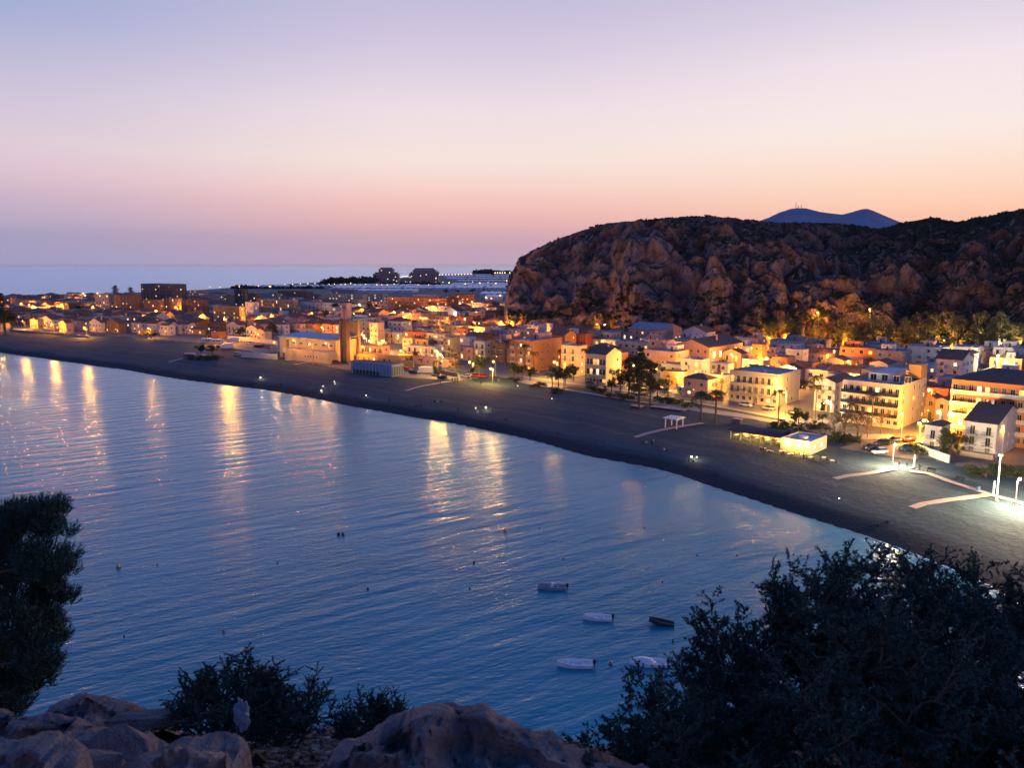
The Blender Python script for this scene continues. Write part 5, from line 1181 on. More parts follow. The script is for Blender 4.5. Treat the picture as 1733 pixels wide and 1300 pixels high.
wall_line('garden_wall', [(541, 596), (588, 607)], 3.0, .4, WALLS['ochre'], 'long yellow lit wall sloping right of the church annex')
wall_line('garden_wall', [(604, 607), (700, 622)], 2.6, .4, WALLS['ochre'], 'orange lit wall behind the beach pavilion')
wall_line('garden_wall', [(385, 574), (455, 581), (470, 584)], 2.2, .3, WALLS['white'], 'pale wall along the back of the lit car park left of the church')
wall_line('garden_wall', [(408, 604), (470, 608)], 2.5, .3, WALLS['white'], 'low pale wall at the beach edge left of the church')
wall_line('garden_wall', [(745, 633), (775, 638)], 1.6, .3, WALLS['ochre'], 'short yellow lit wall with posts beside the camper van')
wall_line('sea_wall', [(16, 560), (60, 564), (110, 567)], 1.2, .5, WALLS['stone'], 'orange lit low sea wall in front of the leftmost houses')
wall_line('sea_wall', [(128, 570), (150, 572)], 1.2, .5, WALLS['stone'], 'short orange lit sea wall below the lamp at the left end')
# beach pavilion
PV = corner(595, 663, 683, 618, 638, st=1, col='blue', lab='long low pale blue pavilion with a dark roof on the sand right of the church', rc='terr', cols=1, lit=0, cat='pavilion', name='beach_pavilion', small=True, win=False)
mb = MB(); mb.box(1.5, -.06, 0, PV['L'] * .72, -.02, 1.5); mb.build('undercroft', DARKM, PV['root'])
for k in range(12): mb = MB(); mb.box(PV['L'] * (k + .5) / 12 - .08, -.14, 0, PV['L'] * (k + .5) / 12 + .08, -.07, PV['h'] - .2); mb.build('pilaster', WALLS['white'], PV['root'])
for k in range(7): mb = MB(); mb.box(PV['L'] + .02, PV['d'] * (k + .5) / 7 - .25, .3, PV['L'] + .06, PV['d'] * (k + .5) / 7 + .25, PV['h'] - .9); mb.build('slot_window', DARKM, PV['root'])
# gazebo
p = B(1126, 723); hh = AT(1126, 708, p.y).z - p.z; GB = empty('gazebo', p, heading(1130)); w_ = 3.6
for x_ in (0, w_):
    for y_ in (0, w_): mb = MB(); mb.box(x_ - .14, y_ - .14, -.4, x_ + .14, y_ + .14, hh); mb.build('post', WHITEP, GB)
mb = MB(); mb.box(-.5, -.5, hh + .002, w_ + .5, w_ + .5, hh + .3); mb.build('roof', WHITEP, GB)
tag(GB, 'small white gazebo on four posts standing on the sand', 'gazebo')
# beach restaurant: lit hut and long canopy
RS = corner(1323, 1370, 1398, 748, 770, st=1, col='cream', lab='lit beach restaurant hut with glowing arched windows and a pale flat roof', rc='pale', cols=1, lit=0, cat='restaurant', name='beach_restaurant', small=True, win=False)
for cx in (RS['L'] * .24, RS['L'] * .62):
    n = 10; w2 = 1.1; mb = MB(); mb.poly([(cx - w2, -.03, .9), (cx + w2, -.03, .9)] + [(cx + w2 * math.cos(PI * k / n), -.03, 2.0 + w2 * .7 * math.sin(PI * k / n)) for k in range(n + 1)])
    f_ = mb.build('arched_window', LITW[0], RS['root']); mb = MB()
    for k in (-.36, 0, .36): mb.box(cx + k * 2 - .04, -.07, .9, cx + k * 2 + .04, -.035, 2.5)
    mb.build('glazing_bar', FRAMEM, f_)
for k in range(2): link('window', winmesh(1.4, 1.0, '1'), RS['root'], (RS['L'] + .02, RS['d'] * (.25 + .4 * k), 1.0), PI / 2)
mb = MB(); mb.tube((RS['L'] - 3, 3, RS['h']), (RS['L'] - 3, 3, RS['h'] + .6), 1.0, 1.2, 16); mb.build('roof_vent', WHITEP, RS['root'])
for cx in (RS['L'] * .24, RS['L'] * .62, RS['L'] * .95): plight('wall_light', YELC, 1500, RS['root'], (cx, -1.0, 2.6), .15)
ra = heading(1330); A_ = G(1236, 741); ur = Vector((math.cos(ra), math.sin(ra))); vr = Vector((-ur.y, ur.x)); CPY = empty('canopy_shelter', A_, ra)
L_ = 5
while proj(A_.x + ur.x * L_, A_.y + ur.y * L_)[0] < 1322: L_ += .5
hc = AT(1236, 727, A_.y).z - GZ; dc = 7.0; mb = MB()
mb.poly([(-.5, -.5, hc), (L_, -.5, hc), (L_, dc * .45, hc + 1.1), (-.5, dc * .45, hc + 1.1)]); mb.poly([(-.5, dc + .3, hc), (-.5, dc * .45, hc + 1.1), (L_, dc * .45, hc + 1.1), (L_, dc + .3, hc)])
mb.poly([(-.5, -.5, hc - .25), (L_, -.5, hc - .25), (L_, -.5, hc), (-.5, -.5, hc)]); mb.poly([(-.5, -.5, hc - .02), (-.5, dc + .3, hc - .02), (L_, dc + .3, hc - .02), (L_, -.5, hc - .02)]); mb.poly([(-.5, -.5, hc), (-.5, dc * .45, hc + 1.1), (-.5, dc + .3, hc)])
mb.build('roof', ROOFS['dark'], CPY)
mb = MB(); mb.box(0, dc, -.3, L_, dc + .15, hc - .1); mb.build('back_wall', WALLS['cream'], CPY)
for k in range(6):
    mb = MB(); mb.box(L_ * k / 5 * .98, -.1, -.4, L_ * k / 5 * .98 + .18, .08, hc - .03); mb.build('post', WHITEP, CPY)
for k in range(4): 
    mb = MB(); xk = L_ * (k + .5) / 4; mb.box(xk - .6, 2.9, hc - .2, xk + .6, 3.05, hc - .1); mb.build('tube_light', WHITEL, CPY); plight('canopy_light', YELC, 1500, CPY, (xk, 3, hc - .5), .25)
tag(CPY, 'long open dining canopy with a dark roof, brightly lit, left of the restaurant hut', 'canopy')
# tables and chairs
CLOTH = simple('white_cloth', (.7, .68, .62), .8); WOODC = simple('chair_wood', (.12, .07, .04), .6)
mb = MB(); mb.box(-.8, -.45, .7, .8, .45, .75); tabt = mb.mesh('tabletop', CLOTH); mb = MB(); mb.box(-.04, -.04, 0, .04, .04, .7); tabl = mb.mesh('leg', METAL)
mb = MB(); mb.box(-.23, -.23, .42, .23, .23, .47); cst = mb.mesh('seat', WOODC); mb = MB(); mb.box(-.23, .19, .48, .23, .24, .95); cbk = mb.mesh('backrest', WOODC); mb = MB(); mb.box(-.02, -.02, 0, .02, .02, .42); clg = mb.mesh('leg', WOODC)
TBL = []
def table(x_, y_, z_, rz):
    r_ = empty('table', (x_, y_, z_), rz); link('tabletop', tabt, r_)
    for a_ in (-.7, .7):
        for b_ in (-.36, .36): link('leg', tabl, r_, (a_, b_, 0))
    TBL.append((r_, 'table', x_))
    for s_ in (-1, 1):
        c_ = Vector((x_, y_)) + Vector((-math.sin(rz), math.cos(rz))) * (.8 * s_); q_ = empty('chair', (c_.x, c_.y, z_), rz + (0 if s_ > 0 else PI)); link('seat', cst, q_); link('backrest', cbk, q_)
        for a_ in (-.2, .2):
            for b_ in (-.2, .2): link('leg', clg, q_, (a_, b_, 0))
        TBL.append((q_, 'chair', x_))
def loc(A, a, x_, y_): return (A.x + math.cos(a) * x_ - math.sin(a) * y_, A.y + math.sin(a) * x_ + math.cos(a) * y_)
for k in range(9): q_ = loc(A_, ra, L_ * (k + .6) / 9.6, 1.6 + (k % 2) * 2.6); table(q_[0], q_[1], GZ, ra + PI / 2)
for k in range(8): q_ = loc(RS['A'], RS['a'], -3.5 + k * 2.6, -2.6 - (k % 2) * 1.5); table(q_[0], q_[1], gz(*q_), RS['a'] + .3 * k)
ct = {}
for r_, c_, x_ in TBL:
    i_ = ct[c_] = ct.get(c_, 0) + 1
    under = (i_ <= 9) if c_ == 'table' else i_ <= 18
    n_ = i_ if under else i_ - (9 if c_ == 'table' else 18)
    tag(r_, ('white clothed table' if c_ == 'table' else 'small dark wooden chair') + ', %s from the left ' % ORD[n_ - 1] + ('under the lit dining canopy' if under else 'on the sand before the restaurant hut'), c_, 'restaurant %ss' % c_)

# ------------------------------------------------------------------ cars and camper vans
def carpaint(name, c):
    m, t, b = newmat(name); b.inputs['Base Color'].default_value = tuple(c) + (1,); b.inputs['Roughness'].default_value = .3; b.inputs['Coat Weight'].default_value = .6; return m
TYRE = simple('tyre_rubber', (.02, .02, .02), .9); RIM = simple('rim', (.4, .4, .42), .35, .7)
PA = {k: carpaint('car_paint_' + k, c) for k, c in dict(white=(.72, .72, .72), red=(.4, .03, .02), black=(.03, .03, .035), blue=(.04, .07, .14), silver=(.4, .41, .42)).items()}
def loft(secs, mats, name, smooth=True):
    """secs: list of (x, [(y,z)...]) closed rings"""
    n = len(secs[0][1]); v = [(x, y, z) for x, r in secs for y, z in r]; f = []
    for i in range(len(secs) - 1):
        for k in range(n): j = (k + 1) % n; f.append((i * n + k, (i + 1) * n + k, (i + 1) * n + j, i * n + j))
    me = bpy.data.meshes.new(name); me.from_pydata(v, [], f + [tuple(range(n)), tuple(range((len(secs) - 1) * n, len(secs) * n))[::-1]])
    for m in mats: me.materials.append(m)
    me.polygons.foreach_set('use_smooth', [smooth] * len(me.polygons)); me.update(); return me
def ringb(w, z0, z1, r=.15): return [(-w + r, z0), (w - r, z0), (w, z0 + r), (w * .98, z1 - r), (w * .9, z1), (-w * .9, z1), (-w * .98, z1 - r), (-w, z0 + r)]
def car_parts():
    P = {}
    P['body'] = lambda m: loft([(-2.1, ringb(.7, .35, .75)), (-2.0, ringb(.82, .25, .9)), (-1.2, ringb(.87, .2, .95)), (0, ringb(.88, .2, .98)), (.9, ringb(.88, .2, .96)), (1.7, ringb(.85, .2, .85)), (2.05, ringb(.75, .28, .65)), (2.12, ringb(.6, .35, .55))], [m], 'body')
    P['cabin'] = loft([(-1.85, [(-.7, .9), (.7, .9), (.66, .98), (-.66, .98)]), (-1.45, [(-.76, .92), (.76, .92), (.62, 1.4), (-.62, 1.4)]), (-.2, [(-.78, .94), (.78, .94), (.62, 1.48), (-.62, 1.48)]), (.35, [(-.78, .94), (.78, .94), (.62, 1.42), (-.62, 1.42)]), (1.15, [(-.72, .92), (.72, .92), (.68, .96), (-.68, .96)])], [GLASS], 'glasshouse', False)
    mb = MB(); mb.tube((0, -.1, 0), (0, .1, 0), .31, .31, 18); P['tyre'] = mb.mesh('tyre', TYRE); mb = MB(); mb.tube((0, -.11, 0), (0, .11, 0), .19, .19, 14); P['rim'] = mb.mesh('rim', RIM)
    mb = MB(); mb.box(2.03, -.1, 0, 2.1, .1, .12); P['hl'] = mb.mesh('headlight', WHITEP)
    mb = MB(); mb.box(-1.35, -.6, 1.485, .25, .6, 1.515); P['roof'] = mb
    return P
CP = car_parts(); cb = {k: CP['body'](m) for k, m in PA.items()}; cr = {k: CP['roof'].mesh('roof', m) for k, m in PA.items()}
def car(px, py, c, rz, lab, h=None):
    p = B(px, py); p.z += 0.03; r_ = empty('parked_car', p, math.radians(rz)); link('body', cb[c], r_); link('glasshouse', CP['cabin'], r_); link('roof', cr[c], r_)
    for x_ in (-1.3, 1.35):
        for y_ in (-.8, .8):
            w = link('wheel', CP['tyre'], r_, (x_, y_, .31)); link('rim', CP['rim'], w)
    for y_ in (-.55, .55): link('headlight', CP['hl'], r_, (0, y_, .55))
    return tag(r_, lab, 'car', 'cars parked along the seafront')
for px, py, c, rz, lb in ((1488, 768, 'white', 195, 'white parked car nearest the beach in the lit car park'), (1474, 761, 'black', 190, 'dark parked car left of the white car'), (1493, 753, 'black', 190, 'black parked car behind the white car'), (1513, 749, 'blue', 200, 'dark blue parked car behind the flood lamp'), (1538, 747, 'red', 205, 'red parked car at the edge of the yellow lit square'), (1535, 762, 'blue', 190, 'blue parked car beside the white garden wall'), (1557, 758, 'silver', 200, 'silver parked car at the villa gate'),
                          (569.5, 615, 'red', -10, 'red car parked in front of the church wall'), (584, 616.5, 'black', -20, 'black car parked beside the blue pavilion'), (422, 582, 'white', -30, 'white car in the middle of the lit car park'), (434, 588, 'black', 160, 'dark car in the left car park, first of its dark row'), (443, 588, 'black', 160, 'dark car in the left car park, second of its dark row'), (453, 589, 'silver', 160, 'silver car in the left car park nearest the church'), (403, 601, 'silver', 10, 'silver car parked on the sand edge beside the pale wall'),
                          (689, 627, 'red', -10, 'red car left of the camper van'), (700, 632, 'black', -20, 'black car just left of the camper van'), (738, 636, 'silver', 170, 'silver car right of the camper van'), (749, 641, 'black', 160, 'black car nearest the sand right of the camper van'), (788, 639, 'white', 170, 'white car parked below the bushy dark tree'), (803, 638, 'red', 170, 'red car below the bushy dark tree, left of two'), (816, 639, 'red', 170, 'red car below the bushy dark tree, right of two'), (926, 636, 'black', 150, 'dark car on the road before the orange corner block'), (400, 579, 'white', 0, 'white car beside the campers in the lit car park'),
                          (1000, 652, 'blue', -38, 'blue car on the seafront road near the single fan palm'), (1125, 664, 'silver', -40, 'silver car on the lit seafront road')):
    car(px, py, c, rz, lb)
for k, (px, py) in enumerate(((905, 632), (960, 640), (1050, 655), (1075, 658), (1200, 676), (1215, 678), (1262, 688), (1300, 694), (1345, 703))):
    car(px, py, ('silver', 'black', 'white', 'blue', 'black', 'red', 'white', 'silver', 'black')[k], math.degrees(heading(px)) + (180 if k % 2 else 0), '%s car standing along the seafront road, %s from the left' % (('silver', 'black', 'white', 'blue', 'black', 'red', 'white', 'silver', 'black')[k], ORD[k]))
def camper(px, py, rz, lab, sc=1.0):
    p = B(px, py); p.z += .03; r_ = empty('camper_van', p, math.radians(rz), sc); mb = MB(); mb.box(-3.3, -1.1, .45, 1.6, 1.1, 2.9); mb.poly([(1.61, -1.1, 1.9), (2.7, -1.0, 1.9), (2.7, -1, 2.3), (1.61, -1.1, 2.9)]); mb.box(1.61, -1.05, 1.95, 2.6, 1.05, 2.6); mb.build('body', PA['white'], r_)
    mb = MB(); mb.box(1.61, -.98, .45, 3.1, .98, 1.25); mb.poly([(1.65, -.95, 1.26), (3.0, -.95, 1.26), (2.5, -.95, 1.94), (1.65, -.95, 1.94)]); mb.poly([(1.65, .95, 1.26), (3.0, .95, 1.26), (2.5, .95, 1.94), (1.65, .95, 1.94)]); mb.build('cab', PA['white'], r_)
    mb = MB(); mb.quad((3.0, -.94, 1.26), (3.0, .94, 1.26), (2.5, .94, 1.94), (2.5, -.94, 1.94)); mb.build('windscreen', GLASS, r_)
    for x_ in (-2.2, -.6, .6): mb = MB(); mb.box(x_ - .45, -1.13, 1.5, x_ + .45, -1.105, 2.1); mb.build('window', GLASS, r_)
    for x_ in (-2.2, 2.2):
        for y_ in (-.9, .9): w = link('wheel', CP['tyre'], r_, (x_, y_, .33), sc=(1.1,) * 3); link('rim', CP['rim'], w)
    return tag(r_, lab, 'camper van', 'camper vans by the beach')
for px, py, rz, lb in ((719, 632, 190, 'white camper van parked at the beach edge below the row of lamps'), (394, 580, 190, 'white camper van in the lit car park, nearest the tall lamp'), (370, 582, 10, 'white camper van in the lit car park, second from the left'), (352, 581, 10, 'white camper van in the lit car park, leftmost'), (384, 590, 200, 'white camper van parked nearest the sand in the left car park'), (1163, 668, -42, 'white van on the lit seafront road below the dark-roofed low house')):
    camper(px, py, rz, lb)

# ------------------------------------------------------------------ boats and buoys
HULL = simple('boat_white', (.8, .8, .8), .4, var=.1, scale=2); HULLI = simple('boat_inside', (.4, .4, .43), .6); RIB = simple('boat_rubber', (.3, .31, .34), .6); DHULL = simple('boat_dark', (.035, .04, .05), .5); OUTB = simple('outboard_black', (.02, .02, .025), .4)
def boat(px, py, L, c, rz, lab, extras='open', pitch=0.0, name='boat'):
    p = G(px, py, 0); p.z = .12 if pitch else 0; r_ = empty(name, p, math.radians(rz)); r_.rotation_euler[1] = pitch
    hm = {'w': HULL, 'r': RIB, 'd': DHULL}[c]; n = 12; secO = []; W_ = L * .19
    v = []; f = []
    for i in range(n + 1):
        t = i / n; x_ = -L / 2 + L * t; w = W_ * (min(1, (1 - t) * 2.6) ** .55 if t > .4 else .93 + .07 * math.sin(PI * t / .8)); top = .48 + .26 * t * t; kz = -.18 + .3 * max(0, t - .75) * 2.2
        w = max(w, .02)
        v += [(x_, 0, kz), (x_, -w * .75, kz + .12), (x_, -w, top), (x_, -w * .86, top), (x_, -w * .68, .12), (x_, w * .68, .12), (x_, w * .86, top), (x_, w, top), (x_, w * .75, kz + .12)]
    for i in range(n):
        for k in range(9): j = (k + 1) % 9; f.append((i * 9 + k, i * 9 + j, (i + 1) * 9 + j, (i + 1) * 9 + k))
    f.append(tuple(range(9))[::-1])
    me = bpy.data.meshes.new('hull'); me.from_pydata(v, [], f); me.materials.append(hm); me.update(); link('hull', me, r_)
    if c != 'd':
        for t in (-.22, .05, .28):
            mb = MB(); w = W_ * (.62 if t < .2 else .5); mb.box(L * t - .12, -w, .3, L * t + .12, w, .36); mb.build('thwart', WHITEP if c == 'w' else HULLI, r_)
        mb = MB(); x_ = -L / 2; mb.box(x_ - .35, -.16, .45, x_ + .02, .16, .95); mb.box(x_ - .24, -.06, -.3, x_ - .1, .06, .44); o_ = mb.build('outboard_motor', OUTB, r_)
    if extras == 'console': mb = MB(); mb.box(-.3, -.25, .3, .1, .25, .95); mb.build('console', HULL, r_); mb = MB(); mb.tube((-.5, -.3, .95), (-.5, .3, .95), .03); mb.build('rail', METAL, r_)
    if extras == 'cover':
        mb = MB(); mb.lathe([(.05, .95), (.5, .9), (.85, .6), (.95, .42)], 14); o_ = mb.build('cover', WHITEP, r_, (L * .15, 0, 0), smooth=True); o_.scale = (1.7, .9, 1)
    return tag(r_, lab, 'boat', 'small boats moored in the bay')
boat(934, 997, 4.4, 'r', 176, 'grey inflatable boat with a console, farthest out of the moored boats', 'console')
boat(1011, 1049, 4.0, 'w', 174, 'white open rowing boat with outboard, middle one of the moored boats')
boat(973, 1128, 4.5, 'w', 178, 'white open boat with two pale thwarts, nearest of the moored boats')
boat(1119, 1058, 3.5, 'd', 170, 'dark half-sunken boat tilting in the water beside the bush', 'none', -.12)
boat(1097, 1126, 4.6, 'w', 176, 'white boat with a domed white cover half hidden behind the bush', 'cover')
boat(1283, 1108, 3.8, 'w', 165, 'pale boat seen only through gaps in the big bush')
BUO = {k: simple('buoy_' + k, c, .5) for k, c in dict(yellow=(.6, .42, .14), dark=(.03, .03, .03), orange=(.5, .2, .08)).items()}
for px, py, r, c, lb in ((200.5, 961, .36, 'yellow', 'large yellow buoy near the left tree'), (377, 1141, .36, 'yellow', 'pale yellow buoy just above the small bush'), (378.5, 1070, .2, 'orange', 'small orange buoy above the yellow one near the bush'), (573, 906, .3, 'dark', 'dark buoy, the left one of the close pair'), (580.5, 906, .3, 'dark', 'dark buoy, the right one of the close pair'), (855, 899, .3, 'yellow', 'yellow topped buoy in the middle of the bay'), (802, 953, .2, 'dark', 'small dark buoy left of the grey inflatable boat'), (622.5, 998, .18, 'dark', 'small dark float in the open water left of the boats'), (1033.5, 1125, .26, 'orange', 'orange buoy between the nearest boat and the covered boat'), (1091, 893, .2, 'yellow', 'small yellow float off the lit beach'),
                         (210, 1078, .12, 'dark', 'tiny dark float below the large yellow buoy'), (266, 957, .12, 'dark', 'tiny dark float right of the large yellow buoy'), (470, 954, .12, 'dark', 'tiny dark float left of the close buoy pair'), (795, 997, .14, 'dark', 'tiny float below the small dark buoy'), (913, 894, .12, 'dark', 'tiny dark float right of the yellow topped buoy'), (953, 947, .12, 'dark', 'tiny upright float above the grey inflatable boat'), (1121, 986, .12, 'dark', 'tiny dark float above the half-sunken boat'), (1180, 941, .12, 'dark', 'tiny dark float off the beach left of the tall bush'), (1247, 941, .12, 'dark', 'tiny dark float above the left bush tips'), (1343, 939, .14, 'dark', 'tiny dark float in the golden reflection')):
    p = G(px, py, 0); r_ = empty('buoy', p); mb = MB(); mb.lathe([(.01, -r * .6), (r * .8, -r * .4), (r, .15 * r), (r * .9, r * 1.1), (r * .5, r * 1.7), (.01, r * 1.9)], 14); mb.build('float', BUO[c], r_, smooth=True)
    if r > .15: mb = MB(); mb.lathe([(r * 1.02, -.2 * r), (r * 1.06, 0), (r * 1.02, .35 * r)], 14); mb.build('waterline_band', BUO['dark'], r_)
    tag(r_, lb, 'buoy', 'mooring buoys in the bay')

# ------------------------------------------------------------------ people
SKIN = simple('skin', (.35, .2, .13), .6, var=.05); CL = [simple('clothes_%s' % n, c, .9) for n, c in (('dark', (.03, .03, .04)), ('blue', (.05, .07, .13)), ('red', (.25, .04, .04)), ('pale', (.4, .38, .36)))]; HAIR = simple('hair', (.02, .015, .01), .8)
def body_mesh(J, E, rad, mats, zc):
    me = bpy.data.meshes.new('tmp'); me.from_pydata(J, E, []); o = bpy.data.objects.new('tmp', me); COL.objects.link(o)
    m = o.modifiers.new('s', 'SKIN'); sv = me.skin_vertices[0].data
    for i, r in enumerate(rad): sv[i].radius = (r, r)
    sv[0].use_root = True; o.modifiers.new('d', 'SUBSURF').levels = 1
    dg = bpy.context.evaluated_depsgraph_get(); ev = o.evaluated_get(dg); nm = bpy.data.meshes.new_from_object(ev); bpy.data.objects.remove(o)
    nm.materials.clear()
    for q_ in mats: nm.materials.append(q_)
    for pl in nm.polygons: pl.material_index = zc(pl.center)
    return nm
def person_mesh(pose):
    if pose == 'stand':
        J = [(0, 0, .95), (0, 0, 1.2), (0, 0, 1.42), (0, .0, 1.52), (0, -.02, 1.62), (0, -.01, 1.74), (.1, 0, .9), (.12, -.04, .5), (.13, .02, .08), (.13, -.16, .04), (-.1, 0, .9), (-.14, .08, .5), (-.15, .18, .08), (-.15, 0, .04), (.2, 0, 1.4), (.27, .04, 1.13), (.26, -.1, .9), (.26, -.15, .82), (-.2, 0, 1.4), (-.28, .0, 1.13), (-.27, -.12, .9), (-.27, -.17, .82)]
        E = [(0, 1), (1, 2), (2, 3), (3, 4), (4, 5), (0, 6), (6, 7), (7, 8), (8, 9), (0, 10), (10, 11), (11, 12), (12, 13), (2, 14), (14, 15), (15, 16), (16, 17), (2, 18), (18, 19), (19, 20), (20, 21)]
    else:
        J = [(0, 0, .14), (0, .04, .4), (0, .0, .62), (0, -.02, .72), (0, -.05, .82), (0, -.05, .94), (.1, -.05, .13), (.15, -.4, .42), (.15, -.65, .08), (.15, -.8, .04), (-.1, -.05, .13), (-.16, -.42, .38), (-.16, -.7, .08), (-.16, -.85, .04), (.2, 0, .6), (.26, -.15, .38), (.2, -.38, .42), (.18, -.46, .42), (-.2, 0, .6), (-.28, .1, .36), (-.28, .2, .1), (-.28, .22, .04)]
        E = [(0, 1), (1, 2), (2, 3), (3, 4), (4, 5), (0, 6), (6, 7), (7, 8), (8, 9), (0, 10), (10, 11), (11, 12), (12, 13), (2, 14), (14, 15), (15, 16), (16, 17), (2, 18), (18, 19), (19, 20), (20, 21)]
    R = [.13, .12, .13, .055, .09, .085, .1, .06, .045, .04, .1, .06, .045, .04, .07, .045, .035, .04, .07, .045, .035, .04]
    hd = 1.5 if pose == 'stand' else .7; ws = .95 if pose == 'stand' else .16
    out = []
    for cl in CL:
        out.append(body_mesh(J, E, R, [SKIN, cl, CL[0], HAIR], lambda c: (3 if c.z > hd + .17 or (c.y > .0 and c.z > hd + .08) else 0) if c.z > hd else 2 if c.z < ws else 1))
    return out
PM = {k: person_mesh(k) for k in ('stand', 'sit')}
CN = ['dark clothes', 'dark blue clothes', 'a red top', 'a pale top']
def person(px, py, pose, c, lab, rz=None):
    p = B(px, py); o = link('person', PM[pose][c], None, p, rnd.uniform(0, 6.28) if rz is None else rz); return tag(o, lab, 'person', 'people on the beach')
for px, py, po, c, lb in ((1521.5, 791, 'stand', 2, 'person in a red top standing in the bright pool of the flood lamp'), (1535, 792, 'stand', 0, 'person in dark clothes standing just right of the flood lamp pool'), (1556, 797, 'stand', 0, 'person in dark clothes walking on the walkway right of the shower post'),
                          (1088, 750, 'sit', 0, 'person in dark clothes sitting below the gazebo, leftmost of the group'), (1094, 751, 'sit', 3, 'person in a pale top sitting below the gazebo'), (1103, 755, 'stand', 0, 'person in dark clothes standing in the group below the gazebo'), (1106, 753, 'stand', 3, 'person in a pale top standing in the group below the gazebo'), (1112, 757, 'sit', 1, 'person in dark blue sitting right of the group below the gazebo'), (1124, 763, 'sit', 3, 'person in a pale top sitting alone between gazebo group and lantern'), (1128, 765, 'sit', 0, 'person in dark clothes sitting beside the one in a pale top'),
                          (1166, 786, 'stand', 0, 'person in dark clothes with the lantern near the water'), (1173, 783, 'sit', 0, 'person in dark clothes sitting beside the lantern near the water'), (1486, 892, 'sit', 0, 'person sitting hunched near the water, left of two'), (1502, 887, 'sit', 0, 'person sitting hunched near the water, right of two'),
                          (602.5, 678, 'stand', 0, 'person at the water below the blue pavilion'), (607, 677, 'stand', 1, 'second person at the water below the blue pavilion'), (659.5, 681, 'stand', 0, 'lone person at the waterline below the red cars'), (706, 688, 'sit', 0, 'person sitting by the water left of the lantern light'), (713, 688, 'sit', 1, 'person in blue sitting by the water left of the lantern light'), (735, 681, 'sit', 0, 'person sitting on the sand, leftmost of three'), (741, 682, 'sit', 3, 'person sitting on the sand, middle of three'), (746, 681, 'sit', 0, 'person sitting on the sand, rightmost of three'),
                          (775, 698, 'stand', 0, 'person standing near the lit group by the water'), (808, 699, 'sit', 3, 'person sitting in the lit group by the water, left end'), (816, 700, 'sit', 0, 'person in dark clothes sitting in the lit group by the water'), (829, 699, 'sit', 3, 'person sitting in the lit group by the water, right end'), (834, 697, 'stand', 0, 'person standing right of the lit group by the water'), (856, 711, 'sit', 0, 'person sitting alone right of the lit group'), (943, 735, 'sit', 0, 'person sitting by the waterline in the middle of the beach'), (906, 738, 'sit', 0, 'person sitting at the wet sand'),
                          (765.6, 646, 'stand', 0, 'person standing by the parked cars, leftmost of three'), (770, 646, 'stand', 1, 'person standing by the parked cars, middle of three'), (774, 646, 'stand', 0, 'person standing by the parked cars, rightmost of three'), (745.5, 650, 'stand', 0, 'person at the foot of the thin walkway'), (814, 652, 'stand', 0, 'person on the sand below the red cars'), (844, 650, 'stand', 0, 'person on the sand left of the round trees'), (439, 643, 'sit', 3, 'person sitting beside the bright lantern on the left beach'), (476, 651, 'sit', 0, 'person sitting on the sand right of the left lantern'), (545, 665, 'sit', 3, 'person sitting beside the small lantern at the water'), (456, 595, 'stand', 0, 'person standing by the pale wall left of the church')):
    person(px, py, po, c, lb)
for k in range(7):
    q_ = loc(RS['A'], RS['a'], -3 + k * 2.7, -3.4 - (k % 3) * .7); o = link('person', PM['stand' if k % 3 == 1 else 'sit'][k % 4], None, (q_[0], q_[1], gz(*q_) + (.3 if k % 3 != 1 else 0)), k); tag(o, 'person in %s at the restaurant tables, %s from the left' % (CN[k % 4], ORD[k]), 'person', 'people at the beach restaurant')
# lanterns on the sand
for px, py, pw, lb in ((441, 641.5, 260, 'bright lantern standing on the sand of the left beach'), (544, 663.5, 120, 'small lantern by the water in front of the church'), (547, 656.5, 60, 'tiny light on the sand above the small lantern'), (566, 648.5, 50, 'tiny white light on the sand below the church wall'), (567, 652, 50, 'tiny white light just below another near the church'), (619.5, 672, 60, 'tiny light by the water below the pavilion'), (822, 693, 300, 'bright lantern in the sitting group by the water'), (805, 694, 80, 'small lantern left of the bright one by the water'), (1170, 777.5, 260, 'bright round lantern by the people near the water'), (1179, 778, 90, 'small lantern right of the bright round one'), (876, 656, 60, 'tiny light on the sand below the round trees'), (934, 678, 30, 'tiny light on the middle of the beach'), (1420, 849, 0, 'tiny glint of a light on the right beach')):
    p = B(px, py); r_ = empty('lantern', p); R_ = .16 if pw > 100 else .09; mb = MB(); mb.tube((0, 0, -.05), (0, 0, .5), .05, .05, 6); mb.build('stand', DARKM, r_); mb = MB(); mb.lathe([(.01, -R_), (R_ * .8, -R_ * .6), (R_, 0), (R_ * .8, R_ * .6), (.01, R_)], 10, 0, (0, 0, .65)); mb.build('globe', WHITEL, r_)
    if pw: plight('lantern_light', WARMW, pw, r_, (.4, -.3, .9), .1)
    tag(r_, lb, 'lantern', 'lanterns on the beach')
# benches, bin, planter
for px, py, lb in ((1576, 799, 'dark bench beside the walkway right of the walking person'), (1624, 814, 'dark bench in the middle of the long walkway')):
    p = B(px, py); r_ = empty('bench', p, heading(px)); mb = MB(); mb.box(-.9, -.22, .42, .9, .22, .48); mb.build('seat', DARKM, r_); mb = MB(); mb.box(-.9, .24, .5, .9, .29, .9); mb.build('backrest', DARKM, r_)
    for s_ in (-.75, .75): mb = MB(); mb.box(s_ - .05, -.2, 0, s_ + .05, .2, .42); mb.build('leg', DARKM, r_)
    tag(r_, lb, 'bench')
p = B(1655.6, 831); r_ = empty('litter_bin', p); mb = MB(); mb.tube((0, 0, 0), (0, 0, .95), .28, .34, 14); mb.build('bin_body', simple('bin_blue', (.05, .16, .35), .5), r_); mb = MB(); mb.lathe([(.35, .95), (.35, 1.02), (.2, 1.1), (.02, 1.12)], 14); mb.build('lid', DARKM, r_); tag(r_, 'blue litter bin standing on the long walkway', 'litter bin')
